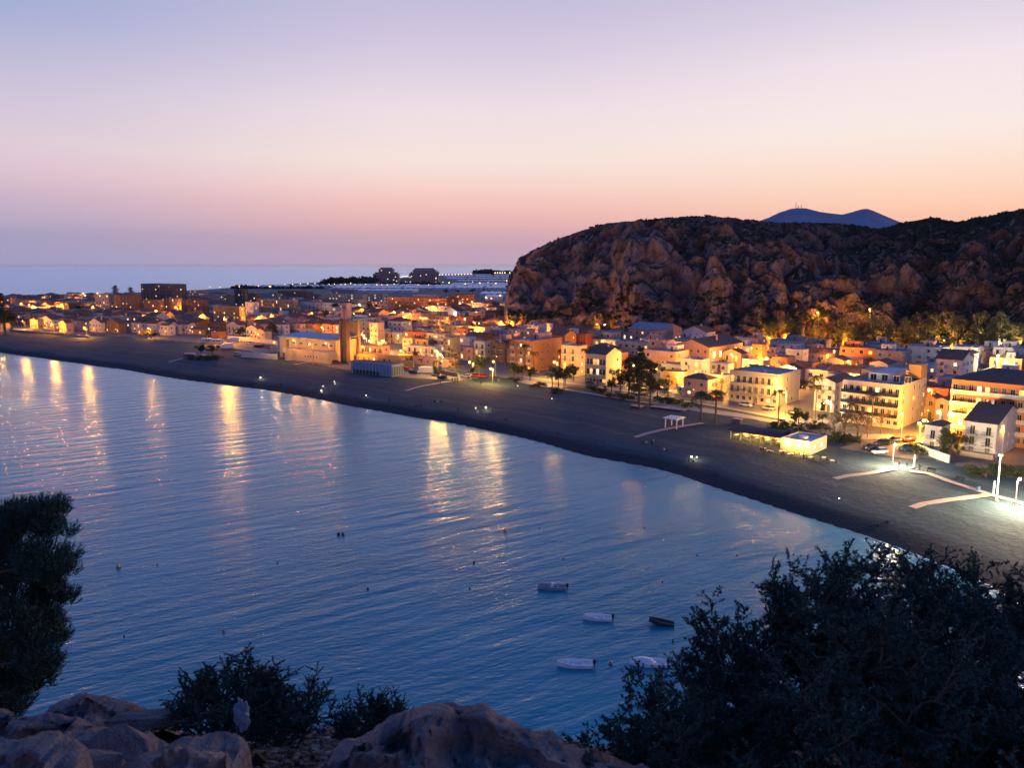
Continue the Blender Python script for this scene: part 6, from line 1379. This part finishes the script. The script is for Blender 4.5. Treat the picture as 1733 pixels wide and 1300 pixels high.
p = B(1239, 716); r_ = empty('storage_crate', p, heading(1239)); mb = MB(); mb.box(0, 0, 0, 2.6, 1.5, 1.3); mb.build('box', WALLS['brown'], r_); mb = MB(); mb.box(-.05, -.05, 1.301, 2.65, 1.55, 1.4); mb.build('lid', FRAMEM, r_); tag(r_, 'wooden storage crate on the sand above the dining canopy', 'crate')
for k, (px, py) in enumerate(((1065, 688.5), (1100, 690), (1118, 692))):
    p = B(px, py); r_ = empty('platform', p, heading(px)); mb = MB(); w2 = (4, 7, 8)[k]; mb.box(0, 0, .3, w2, 3, .45); mb.build('deck', BOARD, r_)
    for x_ in (.2, w2 - .2): mb = MB(); mb.box(x_ - .1, .1, -.3, x_ + .1, 2.9, .299); mb.build('leg', WALLS['brown'], r_)
    tag(r_, ('smallest, left', 'middle', 'largest, right')[k] + ' of the pale low platforms at the foot of the tall conifer', 'platform', 'pale platforms on the sand')
for k, (px, py) in enumerate(((322, 600), (331, 603), (343, 603))):
    p = B(px, py); r_ = empty('beached_boat', p, (.3, 1.9, 2.6)[k]); v = []; f = []; n = 10; L = 5.5
    for i in range(n + 1):
        t = i / n; w = .95 * max(.02, math.sin(PI * min(.98, .12 + t * .88)) ** .6); x_ = -L / 2 + L * t; v += [(x_, 0, 0), (x_, -w * .7, .3), (x_, -w, .9), (x_, -w * .85, .88), (x_, w * .85, .88), (x_, w, .9), (x_, w * .7, .3)]
    for i in range(n):
        for q_ in range(7): j = (q_ + 1) % 7; f.append((i * 7 + q_, i * 7 + j, (i + 1) * 7 + j, (i + 1) * 7 + q_))
    f += [tuple(range(7))[::-1], tuple(range(n * 7, n * 7 + 7))]
    me = bpy.data.meshes.new('hull'); me.from_pydata(v, [], f); me.materials.append((HULL, RIB, HULL)[k]); link('hull', me, r_); mb = MB(); mb.box(-.15, -.8, .7, .15, .8, .76); mb.build('thwart', BOARD, r_)
    tag(r_, ('pale', 'grey', 'white')[k] + ' boat pulled up on the sand, ' + ('leftmost', 'middle', 'rightmost')[k] + ' of those above the dark shrubs', 'boat', 'boats drawn up on the beach')
# ------------------------------------------------------------------ the rocky headland under the camera
def fgz(x, y):
    """height of the near ground"""
    z = 47.8 - 0.155 * y + 0.05 * mn.noise((x * 1.1, y * 1.1, 0)) + 0.12 * mn.noise((x * .4, y * .4, 4))
    edge = 4.7 + .35 * mn.noise((x * .8, 0, 9))
    if y > edge: z -= (y - edge) * 1.5 + .25 * (y - edge) * mn.noise((x * .3, y * .3, 7))
    return z
def fg_mat():
    m, t, b = newmat('stony_earth'); g = t.nodes.new('ShaderNodeNewGeometry'); pos = g.outputs['Position']
    vo = t.nodes.new('ShaderNodeTexVoronoi'); vo.inputs['Scale'].default_value = 22; t.links.new(pos, vo.inputs['Vector'])
    n = nodes_noise(t, 3, 6, pos, .7)
    a = nramp(t, n, [(.3, (.035, .022, .018)), (.7, (.1, .065, .055))])
    s = t.nodes.new('ShaderNodeSeparateColor'); t.links.new(vo.outputs['Color'], s.inputs[0])
    a = nmix(t, nramp(t, s.outputs[0], [(.72, (0, 0, 0)), (.8, (.8,) * 3)]), a, (.2, .19, .2)); t.links.new(a, b.inputs['Base Color']); b.inputs['Roughness'].default_value = .9
    h = nmath(t, 'ADD', nmath(t, 'MULTIPLY', n, .6), nmath(t, 'MULTIPLY', vo.outputs['Distance'], -.6)); bump(t, b, h, .9, .05); return m
FGM = fg_mat(); nx, ny = 220, 200
xs = np.linspace(-12, 16, nx); ys = np.concatenate([np.linspace(-3, 8, 150), np.linspace(8.3, 34, 50)]); v = np.zeros((ny, nx, 3))
for j, y in enumerate(ys):
    for i, x in enumerate(xs): v[j, i] = (x, y, max(fgz(x, y), -3))
ii = np.arange(nx * ny).reshape(ny, nx); qq = np.stack([ii[:-1, :-1], ii[:-1, 1:], ii[1:, 1:], ii[1:, :-1]], -1).reshape(-1, 4)
tag(link('terrain', npmesh('terrain', v.reshape(-1, 3), qq, FGM, smooth=True)), kind='structure')
def boulder_mat():
    m, t, b = newmat('weathered_boulder'); g = t.nodes.new('ShaderNodeTexCoord'); pos = g.outputs['Object']
    n1 = nodes_noise(t, 1.6, 8, pos, .68); n2 = nodes_noise(t, 9, 6, pos, .7); ve = nodes_noise(t, 1.0, 7, pos, .7, sc=(1.2, 1.2, 5))
    a = nramp(t, n1, [(.3, (.08, .062, .07)), (.45, (.2, .15, .155)), (.6, (.36, .27, .25)), (.75, (.52, .43, .43))])
    a = nmix(t, .4, a, nramp(t, ve, [(.35, (.08, .06, .065)), (.65, (.42, .32, .3))])); a = nmix(t, nramp(t, n2, [(.56, (0, 0, 0)), (.7, (.6,) * 3)]), a, (.06, .05, .055))
    t.links.new(a, b.inputs['Base Color']); b.inputs['Roughness'].default_value = .9
    bump(t, b, nmath(t, 'ADD', nmath(t, 'MULTIPLY', n1, 1.0), nmath(t, 'MULTIPLY', n2, .5)), 1.0, .2); return m
BLD = boulder_mat()
def rock_from_sil(name, sil, D, depth, lab, seed, zb=None, slope=.9):
    """a boulder whose crest runs at distance D; the near face leans towards the eye"""
    n, m_ = 150, 110; xs_ = np.linspace(sil[0][0], sil[-1][0], n); P_ = np.zeros((m_, n, 3)); o = AT((sil[0][0] + sil[-1][0]) / 2, 1250, D); zb = fgz(o.x, D) - .3 if zb is None else zb
    for i, px in enumerate(xs_):
        c = AT(px, lerp(sil, px), D); X = c.x
        for j in range(m_):
            t = j / (m_ - 1)                        # 0 near foot .. .55 crest .. 1 far foot
            if t < .55: u = t / .55; y = D - depth * (1 - u); z = zb + (c.z - zb) * (1 - (1 - u) ** 1.7)
            else: u = (t - .55) / .45; y = D + depth * .7 * u; z = c.z - (c.z - zb) * u ** 1.5
            q_ = (X * 3.0 + seed, y * 3.0, z * 3.0); w = min(1, 4 * t) * (1 if t < .5 else max(.1, 1 - (t - .5) * 3)) 
            r_ = mn.ridged_multi_fractal(q_, .85, 2.1, 6, 1.0, 2.0) - 1.2; vo = mn.voronoi((X * 1.3 + seed, y * 1.3, z * 1.6))[0]
            dn = w * (.17 * r_ + .13 * mn.noise((X * 1.1 + seed, y * 1.1, z)) + .42 * min(.35, vo[1] - vo[0]) - .05)
            near = 1 - abs(t - .55) * 2; P_[j, i] = (X - o.x + .05 * mn.noise((q_[0], q_[1], q_[2] + 5)), y - o.y - dn * (1 if t < .55 else 0) * .8, z - o.z + dn * (.35 + .5 * (t < .5)))
    ii = np.arange(n * m_).reshape(m_, n); f = np.stack([ii[:-1, :-1], ii[:-1, 1:], ii[1:, 1:], ii[1:, :-1]], -1).reshape(-1, 4)
    return tag(link(name, npmesh(name, P_.reshape(-1, 3), f, BLD, smooth=True), loc=o), lab, 'boulder', 'pale boulders at the cliff edge')
rock_from_sil('boulder', [(500, 1420), (530, 1330), (560, 1285), (600, 1262), (650, 1240), (690, 1212), (712, 1198), (740, 1190), (758, 1192), (778, 1203), (800, 1200), (825, 1202), (850, 1214), (890, 1230), (930, 1246), (980, 1266), (1020, 1282), (1080, 1305), (1140, 1350), (1180, 1430)], 2.75, .95, 'large smooth pale boulder at the bottom middle of the view', 3.1)
rock_from_sil('boulder', [(-120, 1180), (-40, 1200), (0, 1212), (50, 1216), (100, 1222), (130, 1218), (150, 1226), (190, 1236), (215, 1252), (240, 1290), (260, 1380)], 3.0, .9, 'broad pale boulder ridge behind the others at the bottom left corner', 8.7)
rock_from_sil('boulder', [(-100, 1290), (-30, 1268), (20, 1262), (70, 1254), (95, 1262), (115, 1275), (150, 1300), (180, 1380)], 2.35, .6, 'pale boulder nearest the camera in the bottom left corner', 15.2)
rock_from_sil('boulder', [(290, 1420), (310, 1300), (330, 1278), (360, 1266), (385, 1259), (402, 1264), (415, 1285), (425, 1400)], 2.6, .5, 'rounded pale boulder left of the gravel patch', 21.4)
rock_from_sil('boulder', [(60, 1240), (90, 1205), (130, 1192), (160, 1186), (185, 1184), (205, 1192), (228, 1206), (250, 1225), (262, 1250)], 4.3, .8, 'dark streaked boulder at the cliff edge below the left tree', 33.0)
def chunk(px, py, D, s, rz, lab, seed, name='rock', sq=(1, .7, .5), tilt=0.0, grp='loose rocks between the boulders'):
    rr = random.Random(seed); bm = bmesh.new(); bmesh.ops.create_icosphere(bm, subdivisions=1, radius=1)
    pl = [(Vector((rr.gauss(0, 1), rr.gauss(0, 1), rr.gauss(0, 1))).normalized(), rr.uniform(.38, .62)) for _ in range(17)]
    bmesh.ops.subdivide_edges(bm, edges=bm.edges, cuts=3, use_grid_fill=True)
    for v_ in bm.verts:
        v_.co.normalize(); k = 1.0
        for nn, d in pl:
            c = v_.co.dot(nn)
            if c > d: k = min(k, d / c)
        v_.co *= k * (1 + .05 * mn.noise(v_.co * 3 + Vector((seed, 0, 0)))); v_.co = Vector((v_.co.x * sq[0], v_.co.y * sq[1], v_.co.z * sq[2])) * s
    me = bpy.data.meshes.new(name); bm.to_mesh(me); bm.free(); me.materials.append(BLD); p = AT(px, py, D); o = link(name, me, None, p, rz); o.rotation_euler = (tilt, tilt * .5, rz); return tag(o, lab, 'rock', grp)
chunk(262, 1219, 4.1, .2, .5, 'flat reddish rock slab wedged under the small bush', 1, sq=(1.5, .8, .4), tilt=.2)
chunk(195, 1282, 2.9, .22, .6, 'dark pointed rock between the bottom left boulders', 2, sq=(1.3, .8, .7), tilt=.3)
chunk(225, 1265, 3.1, .17, 1.2, 'pinkish angular rock behind the dark pointed one', 3)
chunk(262, 1272, 3.1, .16, 2.2, 'bluish split rock left of the rounded boulder', 4)
chunk(290, 1281, 3.0, .15, .2, 'pale blocky rock touching the rounded boulder', 5)
chunk(320, 1266, 3.2, .15, 3.0, 'grey flat rock behind the rounded boulder', 6, sq=(1.3, .8, .35))
chunk(205, 1258, 3.2, .15, 4.0, 'tan rock above the dark pointed one', 7)
chunk(150, 1305, 2.5, .2, 4.0, 'grey rock at the bottom edge left of the dark pointed one', 8)
chunk(250, 1300, 2.7, .16, 1.0, 'dark rock at the bottom edge below the bluish split rock', 9)
# stones of the gravel patch
rr = np.random.RandomState(5); V = []; Fq = []; base = np.array([(1, 0, 0), (0, 1, 0), (-1, 0, 0), (0, -1, 0), (0, 0, .7), (0, 0, -.5)]); tf = [(0, 1, 4), (1, 2, 4), (2, 3, 4), (3, 0, 4), (1, 0, 5), (2, 1, 5), (3, 2, 5), (0, 3, 5)]
for k in range(5200):
    x = rr.uniform(-3.4, 1.6); y = rr.uniform(2.2, 5.6); s = rr.uniform(.006, .022) * (2.3 if rr.rand() < .07 else 1) * (1.5 if x < -1.3 else 1)
    a = rr.uniform(0, 6.28); R = np.array([[math.cos(a), -math.sin(a), 0], [math.sin(a), math.cos(a), 0], [0, 0, 1]]); b_ = (base * rr.uniform(.5, 1.3, (6, 3)) * s) @ R.T
    b_ += (x, y, fgz(x, y) + s * .25); n0 = len(V) * 6; V.append(b_); Fq += [tuple(i + n0 for i in t_) for t_ in tf]
STM = leafmat('gravel_stones', (.15, .135, .14), .75, rough=.8)
tag(link('gravel', npmesh('gravel', np.concatenate(V), np.array(Fq), STM)), 'loose gravel and stone chips on the ground between the boulders', 'gravel', kind='stuff')
# crumpled plastic bag caught under the small bush
bm = bmesh.new(); bmesh.ops.create_icosphere(bm, subdivisions=4, radius=.036)
for v_ in bm.verts: v_.co *= 1 + .55 * (mn.voronoi(v_.co * 45)[0][1] - mn.voronoi(v_.co * 45)[0][0]) + .5 * mn.noise(v_.co * 40); v_.co.z *= 1.9; v_.co.y *= .6
me = bpy.data.meshes.new('plastic_bag'); bm.to_mesh(me); bm.free(); me.materials.append(simple('bag_plastic', (.24, .3, .36), .4)); p = AT(411, 1211, 3.75); tag(link('plastic_bag', me, None, p), 'crumpled pale blue plastic bag caught under the small bush', 'bag')

# ------------------------------------------------------------------ the bushes close by
def bush_mesh(seed, n_stem, H, spread, leaf, nleaf, lean=(0, 0), up=.8, levels=3, curl=.25, wind=0.0, dens=1.0, bare=.3):
    r = random.Random(seed); tubes = []; lp = []; ld = []
    def grow(p, d, L, rad, lv):
        nseg = 5; pts_ = [p]
        for i in range(nseg):
            d = (d + Vector((r.gauss(0, curl), r.gauss(0, curl), r.gauss(.03, curl * .7)))).normalized(); q_ = pts_[-1] + d * (L / nseg); pts_.append(q_)
            if lv > 0 and i >= 1:
                for _ in range(2 if r.random() < .7 * dens else 1):
                    nd = (d + Vector((r.gauss(0, .8), r.gauss(0, .8), r.gauss(.1, .6)))).normalized(); grow(q_, nd, L * r.uniform(.35, .6), rad * .5, lv - 1)
            if lv <= 1 and r.random() > bare:
                for _ in range(nleaf if lv == 0 else nleaf // 2):
                    t = r.random(); c = pts_[-2].lerp(q_, t); dd = (d * .8 + Vector((r.gauss(0, .7), r.gauss(0, .7), r.gauss(0, .7)))).normalized(); lp.append(c + dd * leaf * .6); ld.append(dd)
        tubes.append((pts_, rad))
    for s in range(n_stem):
        a = r.uniform(0, 6.28); k = r.random() ** .5; b_ = Vector((spread * k * .45 * math.cos(a), spread * k * .45 * math.sin(a), 0)); d = Vector((math.cos(a) * k * .8 + lean[0], math.sin(a) * k * .8 + lean[1], up + .2 * r.random())).normalized(); grow(b_, d, H * r.uniform(.55, 1.0), .018 + .01 * r.random(), levels)
    mb = MB()
    for pts_, rad in tubes:
        for i in range(len(pts_) - 1): mb.tube(pts_[i], pts_[i + 1], rad * (1 - i / 7), rad * (1 - (i + 1) / 7), 4 if rad < .008 else 5, cap=False)
    lp = np.array([tuple(q_) for q_ in lp]); ld = np.array([tuple(q_) for q_ in ld]); rn = np.random.RandomState(seed); s_ = np.cross(ld, rn.normal(size=ld.shape)); s_ /= np.linalg.norm(s_, axis=1)[:, None] + 1e-9
    Ls = leaf * rn.uniform(.6, 1.3, (len(lp), 1)); v = np.stack([lp - ld * Ls, lp - s_ * Ls * .32, lp + ld * Ls, lp + s_ * Ls * .32], 1).reshape(-1, 3)
    print('bush', seed, len(lp), 'leaves', len(mb.f))
    return mb.mesh('stem', BARK), npmesh('leaves', v, np.arange(len(v)).reshape(-1, 4), NEARL)
BM = [bush_mesh(31, 9, 1.25, .9, .021, 9), bush_mesh(32, 9, 1.25, .9, .02, 8, curl=.32), bush_mesh(35, 6, 1.3, .5, .021, 7, up=1.3, curl=.2, bare=.2)]
FB = [bush_mesh(41, 34, .8, .9, .02, 11, up=.75, levels=2, curl=.14, bare=0), ]
def bush(pr, px, py, D, s, lab, rz=0, nm='bush', tilt=(0, 0), sz=None):
    p = AT(px, py, D); r_ = empty(nm, p, rz, sz or s); r_.rotation_euler = (tilt[0], tilt[1], rz); link('stem', pr[0], r_); link('leaves', pr[1], r_); return tag(r_, lab, 'bush', 'dark bushes at the cliff edge')
bush(BM[2], 1285, 1275, 3.9, .48, 'dark twiggy bush whose two leafy spires stand left of the big one', .3)
bush(BM[0], 1145, 1345, 3.6, .33, 'low dark bush spreading over the lower left edge of the thicket', 1.3)
bush(BM[0], 1430, 1235, 4.3, .43, 'tallest dark thorny bush leaning left in the middle of the thicket', 2.3, tilt=(0, -.15))
bush(BM[1], 1570, 1270, 4.6, .37, 'dark thorny bush right of the tallest one', .8, tilt=(0, .1))
bush(BM[1], 1745, 1210, 4.4, .53, 'dark dense bush against the right edge of the view', 4.0)
bush(BM[1], 1340, 1360, 3.4, .34, 'dark bush filling the middle of the thicket low down', 5.0)
bush(BM[0], 1530, 1370, 3.0, .5, 'dark bush nearest the camera at the bottom of the thicket', 3.0)
bush(BM[1], 1700, 1390, 2.9, .5, 'dark bush in the bottom right corner', 2.0)
bush(BM[0], 1200, 1390, 3.0, .36, 'small dark bush at the bottom edge of the thicket', 4.4)
bush(BM[2], 1640, 1300, 3.8, .5, 'upright dark bush between the corner bush and the right edge one', 1.4)
bush(FB[0], 405, 1236, 4.35, .72, 'broad dark feathery bush on the gravel edge', .4, sz=(.42, .42, .36))
bush(FB[0], 478, 1240, 4.3, .62, 'right half of the dark feathery growth above the gravel', 2.2, sz=(.3, .3, .24))
bush(FB[0], 637, 1262, 4.2, .36, 'small dark feathery bush left of the big boulder', 1.1, sz=(.26, .26, .27))
bush(BM[2], 1395, 1180, 4.2, .5, 'slender leafy spire rising at the top of the thicket', 3.9)
bush(BM[2], 1235, 1290, 3.8, .36, 'thin twiggy spray at the left end of the thicket', 5.1)
bush(BM[2], 1640, 1180, 4.5, .5, 'thin twiggy spray in the gap at the right of the thicket', 2.6)
# the tree at the left edge
r = random.Random(77); cs = []; rad = []
for px, py, w in ((10, 900, 26), (45, 885, 30), (80, 900, 20), (20, 950, 45), (70, 955, 40), (98, 965, 20), (30, 1010, 50), (80, 1010, 30), (15, 1070, 50), (60, 1060, 42), (90, 1080, 22), (25, 1130, 50), (65, 1120, 34), (10, 1180, 45), (-30, 930, 50), (-50, 1020, 60), (-50, 1120, 60), (45, 1160, 24), (-10, 1215, 40)):
    D = 6.6 + r.uniform(-.5, .5); p = AT(px, py, D); cs.append(tuple(p)); rad.append(w / F * D * .98)
NB = len(cs)
for _ in range(40):
    px, py = r.choice(((r.uniform(80, 122), r.uniform(880, 1110)), (r.uniform(0, 100), r.uniform(858, 890)), (r.uniform(30, 90), r.uniform(1090, 1200)))); D = 6.6 + r.uniform(-.4, .4); cs.append(tuple(AT(px, py, D))); rad.append(r.uniform(5, 13) / F * D)
def sprays(n, centres, radii, seed):
    rn = np.random.RandomState(seed); wt = np.asarray(radii) ** 1.7; k = rn.choice(len(centres), n, p=wt / wt.sum()); c = np.asarray(centres)[k]; R = np.asarray(radii)[k]
    d = rn.normal(size=(n, 3)); d /= np.linalg.norm(d, axis=1)[:, None]; p = c + d * R[:, None] * rn.uniform(.1, 1, (n, 1)) ** .5
    ax = d * .6 + np.array([.1, 0, .8]); ax /= np.linalg.norm(ax, axis=1)[:, None]; out = []
    for j in range(9):                                   # needles along a short twig
        a = ax + rn.normal(size=(n, 3)) * .5; a /= np.linalg.norm(a, axis=1)[:, None]; b = np.cross(a, rn.normal(size=(n, 3))); b /= np.linalg.norm(b, axis=1)[:, None]; L = .024 * rn.uniform(.6, 1.4, (n, 1)); q_ = p + ax * (j * .012)
        out.append(np.stack([q_ - b * .0045, q_ + a * L, q_ + a * L * 1.6 + b * .002, q_ + b * .0045], 1))
    v = np.concatenate(out).reshape(-1, 3); return v
o = AT(-60, 1230, 6.6); v = sprays(11000, cs, rad, 8) - np.array(tuple(o))
LT = empty('juniper_tree', o); link('crown', npmesh('crown', v, np.arange(len(v)).reshape(-1, 4), NEARL), LT)
mb = MB(); mb.tube((0, 0, -2), (.1, 0, .5), .12, .09, 8); mb.tube((.1, 0, .5), (.25, 0, 1.3), .09, .05, 8)
for c in cs[:NB]: c = Vector(c) - o; st_ = Vector((.1, 0, min(1.2, max(.1, c.z - .5)))); m2 = st_.lerp(c, .5) + Vector((0, 0, .1)); mb.tube(st_, m2, .02, .013, 6); mb.tube(m2, c, .013, .005, 5)
mb.build('trunk', BARK, LT); tag(LT, 'dark feathery tree rising at the left edge of the view', 'tree')
# ------------------------------------------------------------------ labels that single each house, lamp and tree out
LMK = [(20, 540, 'the leftmost tiered conifer'), (78, 548, 'the lit sea wall'), (160, 550, 'the house with the tall lit window'), (176, 505, 'the grey block with lit windows'), (265, 528, 'the brightest left street lamp'), (280, 488, 'the dark nine-storey block'), (330, 560, 'the amber lit cafe'), (384, 545, 'the tall car park lamp'), (410, 500, 'the dark slab tower'), (470, 520, 'the pilastered apartment row'),
       (520, 585, 'the church'), (580, 540, 'the church bell tower'), (600, 505, 'the slit-windowed apartment row'), (607, 548, 'the bright white four-storey block'), (640, 625, 'the blue beach pavilion'), (702, 563, 'the dark red flat-roofed house'), (710, 505, 'the long orange apartment row'), (720, 628, 'the beach camper van'), (745, 540, 'the yellow balconied block'), (785, 510, 'the lamps at the long row end'), (811, 615, 'the bushy dark tree'),
       (845, 585, 'the brown pilastered block'), (890, 595, 'the orange corner block'), (955, 570, 'the long red flat house'), (1015, 615, 'the dark-balconied apartment house'), (1082, 640, 'the tallest promenade conifer'), (1110, 562, 'the big pink warehouse'), (1198, 580, 'the pink hall with lit porch'), (1180, 640, 'the low dark-roofed house'), (1210, 690, 'the pair of stout palms'), (1275, 650, 'the cream seafront hotel'),
       (1330, 610, 'the lit orange house above the hotel'), (1386, 535, 'the left lamp on the hillside'), (1400, 665, 'the white chapel-like house'), (1462, 595, 'the white hip-roofed house'), (1473, 530, 'the right lamp on the hillside'), (1500, 680, 'the modern pale balconied block'), (1600, 610, 'the tall white gabled house'), (1610, 720, 'the small white villa'), (1660, 740, 'the white three-storey gabled house'), (1690, 603, 'the white lamp below the avenue'), (1700, 670, 'the terraced orange hotel')]
CN2 = dict(white='white', cream='cream', pink='pink', ochre='ochre yellow', orange='orange', red='dark red', brick='brick', grey='grey', brown='brown', stone='stone', dark='dark', blue='pale blue')
RN = dict(flat='flat roof', hip='hipped roof', gu='gable roof', gv='street-facing gable'); SN = {1: 'one-storey', 2: 'two-storey', 3: 'three-storey', 4: 'four-storey', 5: 'five-storey', 6: 'six-storey', 7: 'seven-storey', 9: 'nine-storey'}
def relabel(items, fmt):
    """items: (obj, px, py, desc); the wording is the look plus the place next to the nearest landmark"""
    g = {}
    for o, px, py, desc in items:
        L = min(LMK, key=lambda m: (m[0] - px) ** 2 + ((m[1] - py) * 2.2) ** 2); dx, dy = px - L[0], (py - L[1]) * 2.2
        d = ('right of' if dx > 0 else 'left of') if abs(dx) > abs(dy) else ('in front of' if dy > 0 else 'behind')
        g.setdefault((desc, L[2], d), []).append(((dx * dx + dy * dy), o))
    for (desc, L, d), lst in g.items():
        lst.sort(key=lambda t: t[0])
        for i, (_, o) in enumerate(lst):
            o['label'] = '%s%s %s %s' % (desc, (', ' if len(lst) == 1 else ', %s ' % (('nearest',) + tuple(ORD[1:]))[i]), d, L)
relabel([(h['root'], h['px'], h['py'], '%s %s %s, %s' % (CN2[h['col']], SN[h['st']], 'house' if h['cat'] == 'house' else 'block', RN[h['roof']])) for h in HOUSES if not h['lab']], None)
relabel([(o, px, py, {'amber': 'amber street lamp', 'yellow': 'yellow street lamp', 'white': 'white street lamp', 'far': 'tiny amber lamp on the far coast'}[k]) for o, px, py, k, lb in LAMPS if not lb], None)
relabel([(o, px, py, n) for o, px, py, n, lb in TREES if not lb], None)
print('objects', len(bpy.data.objects))
# ------------------------------------------------------------------ the air
m, t, b = newmat('haze_air'); t.nodes.remove(b); pv = t.nodes.new('ShaderNodeVolumePrincipled'); pv.inputs['Color'].default_value = (.8, .85, 1, 1); pv.inputs['Density'].default_value = 1.1e-5; pv.inputs['Anisotropy'].default_value = 0.0
t.links.new(pv.outputs[0], [n for n in t.nodes if n.type == 'OUTPUT_MATERIAL'][0].inputs['Volume'])
mb = MB(); mb.box(-30500, -500, -9, 30500, 30500, 1060); tag(mb.build('haze', m), kind='stuff')
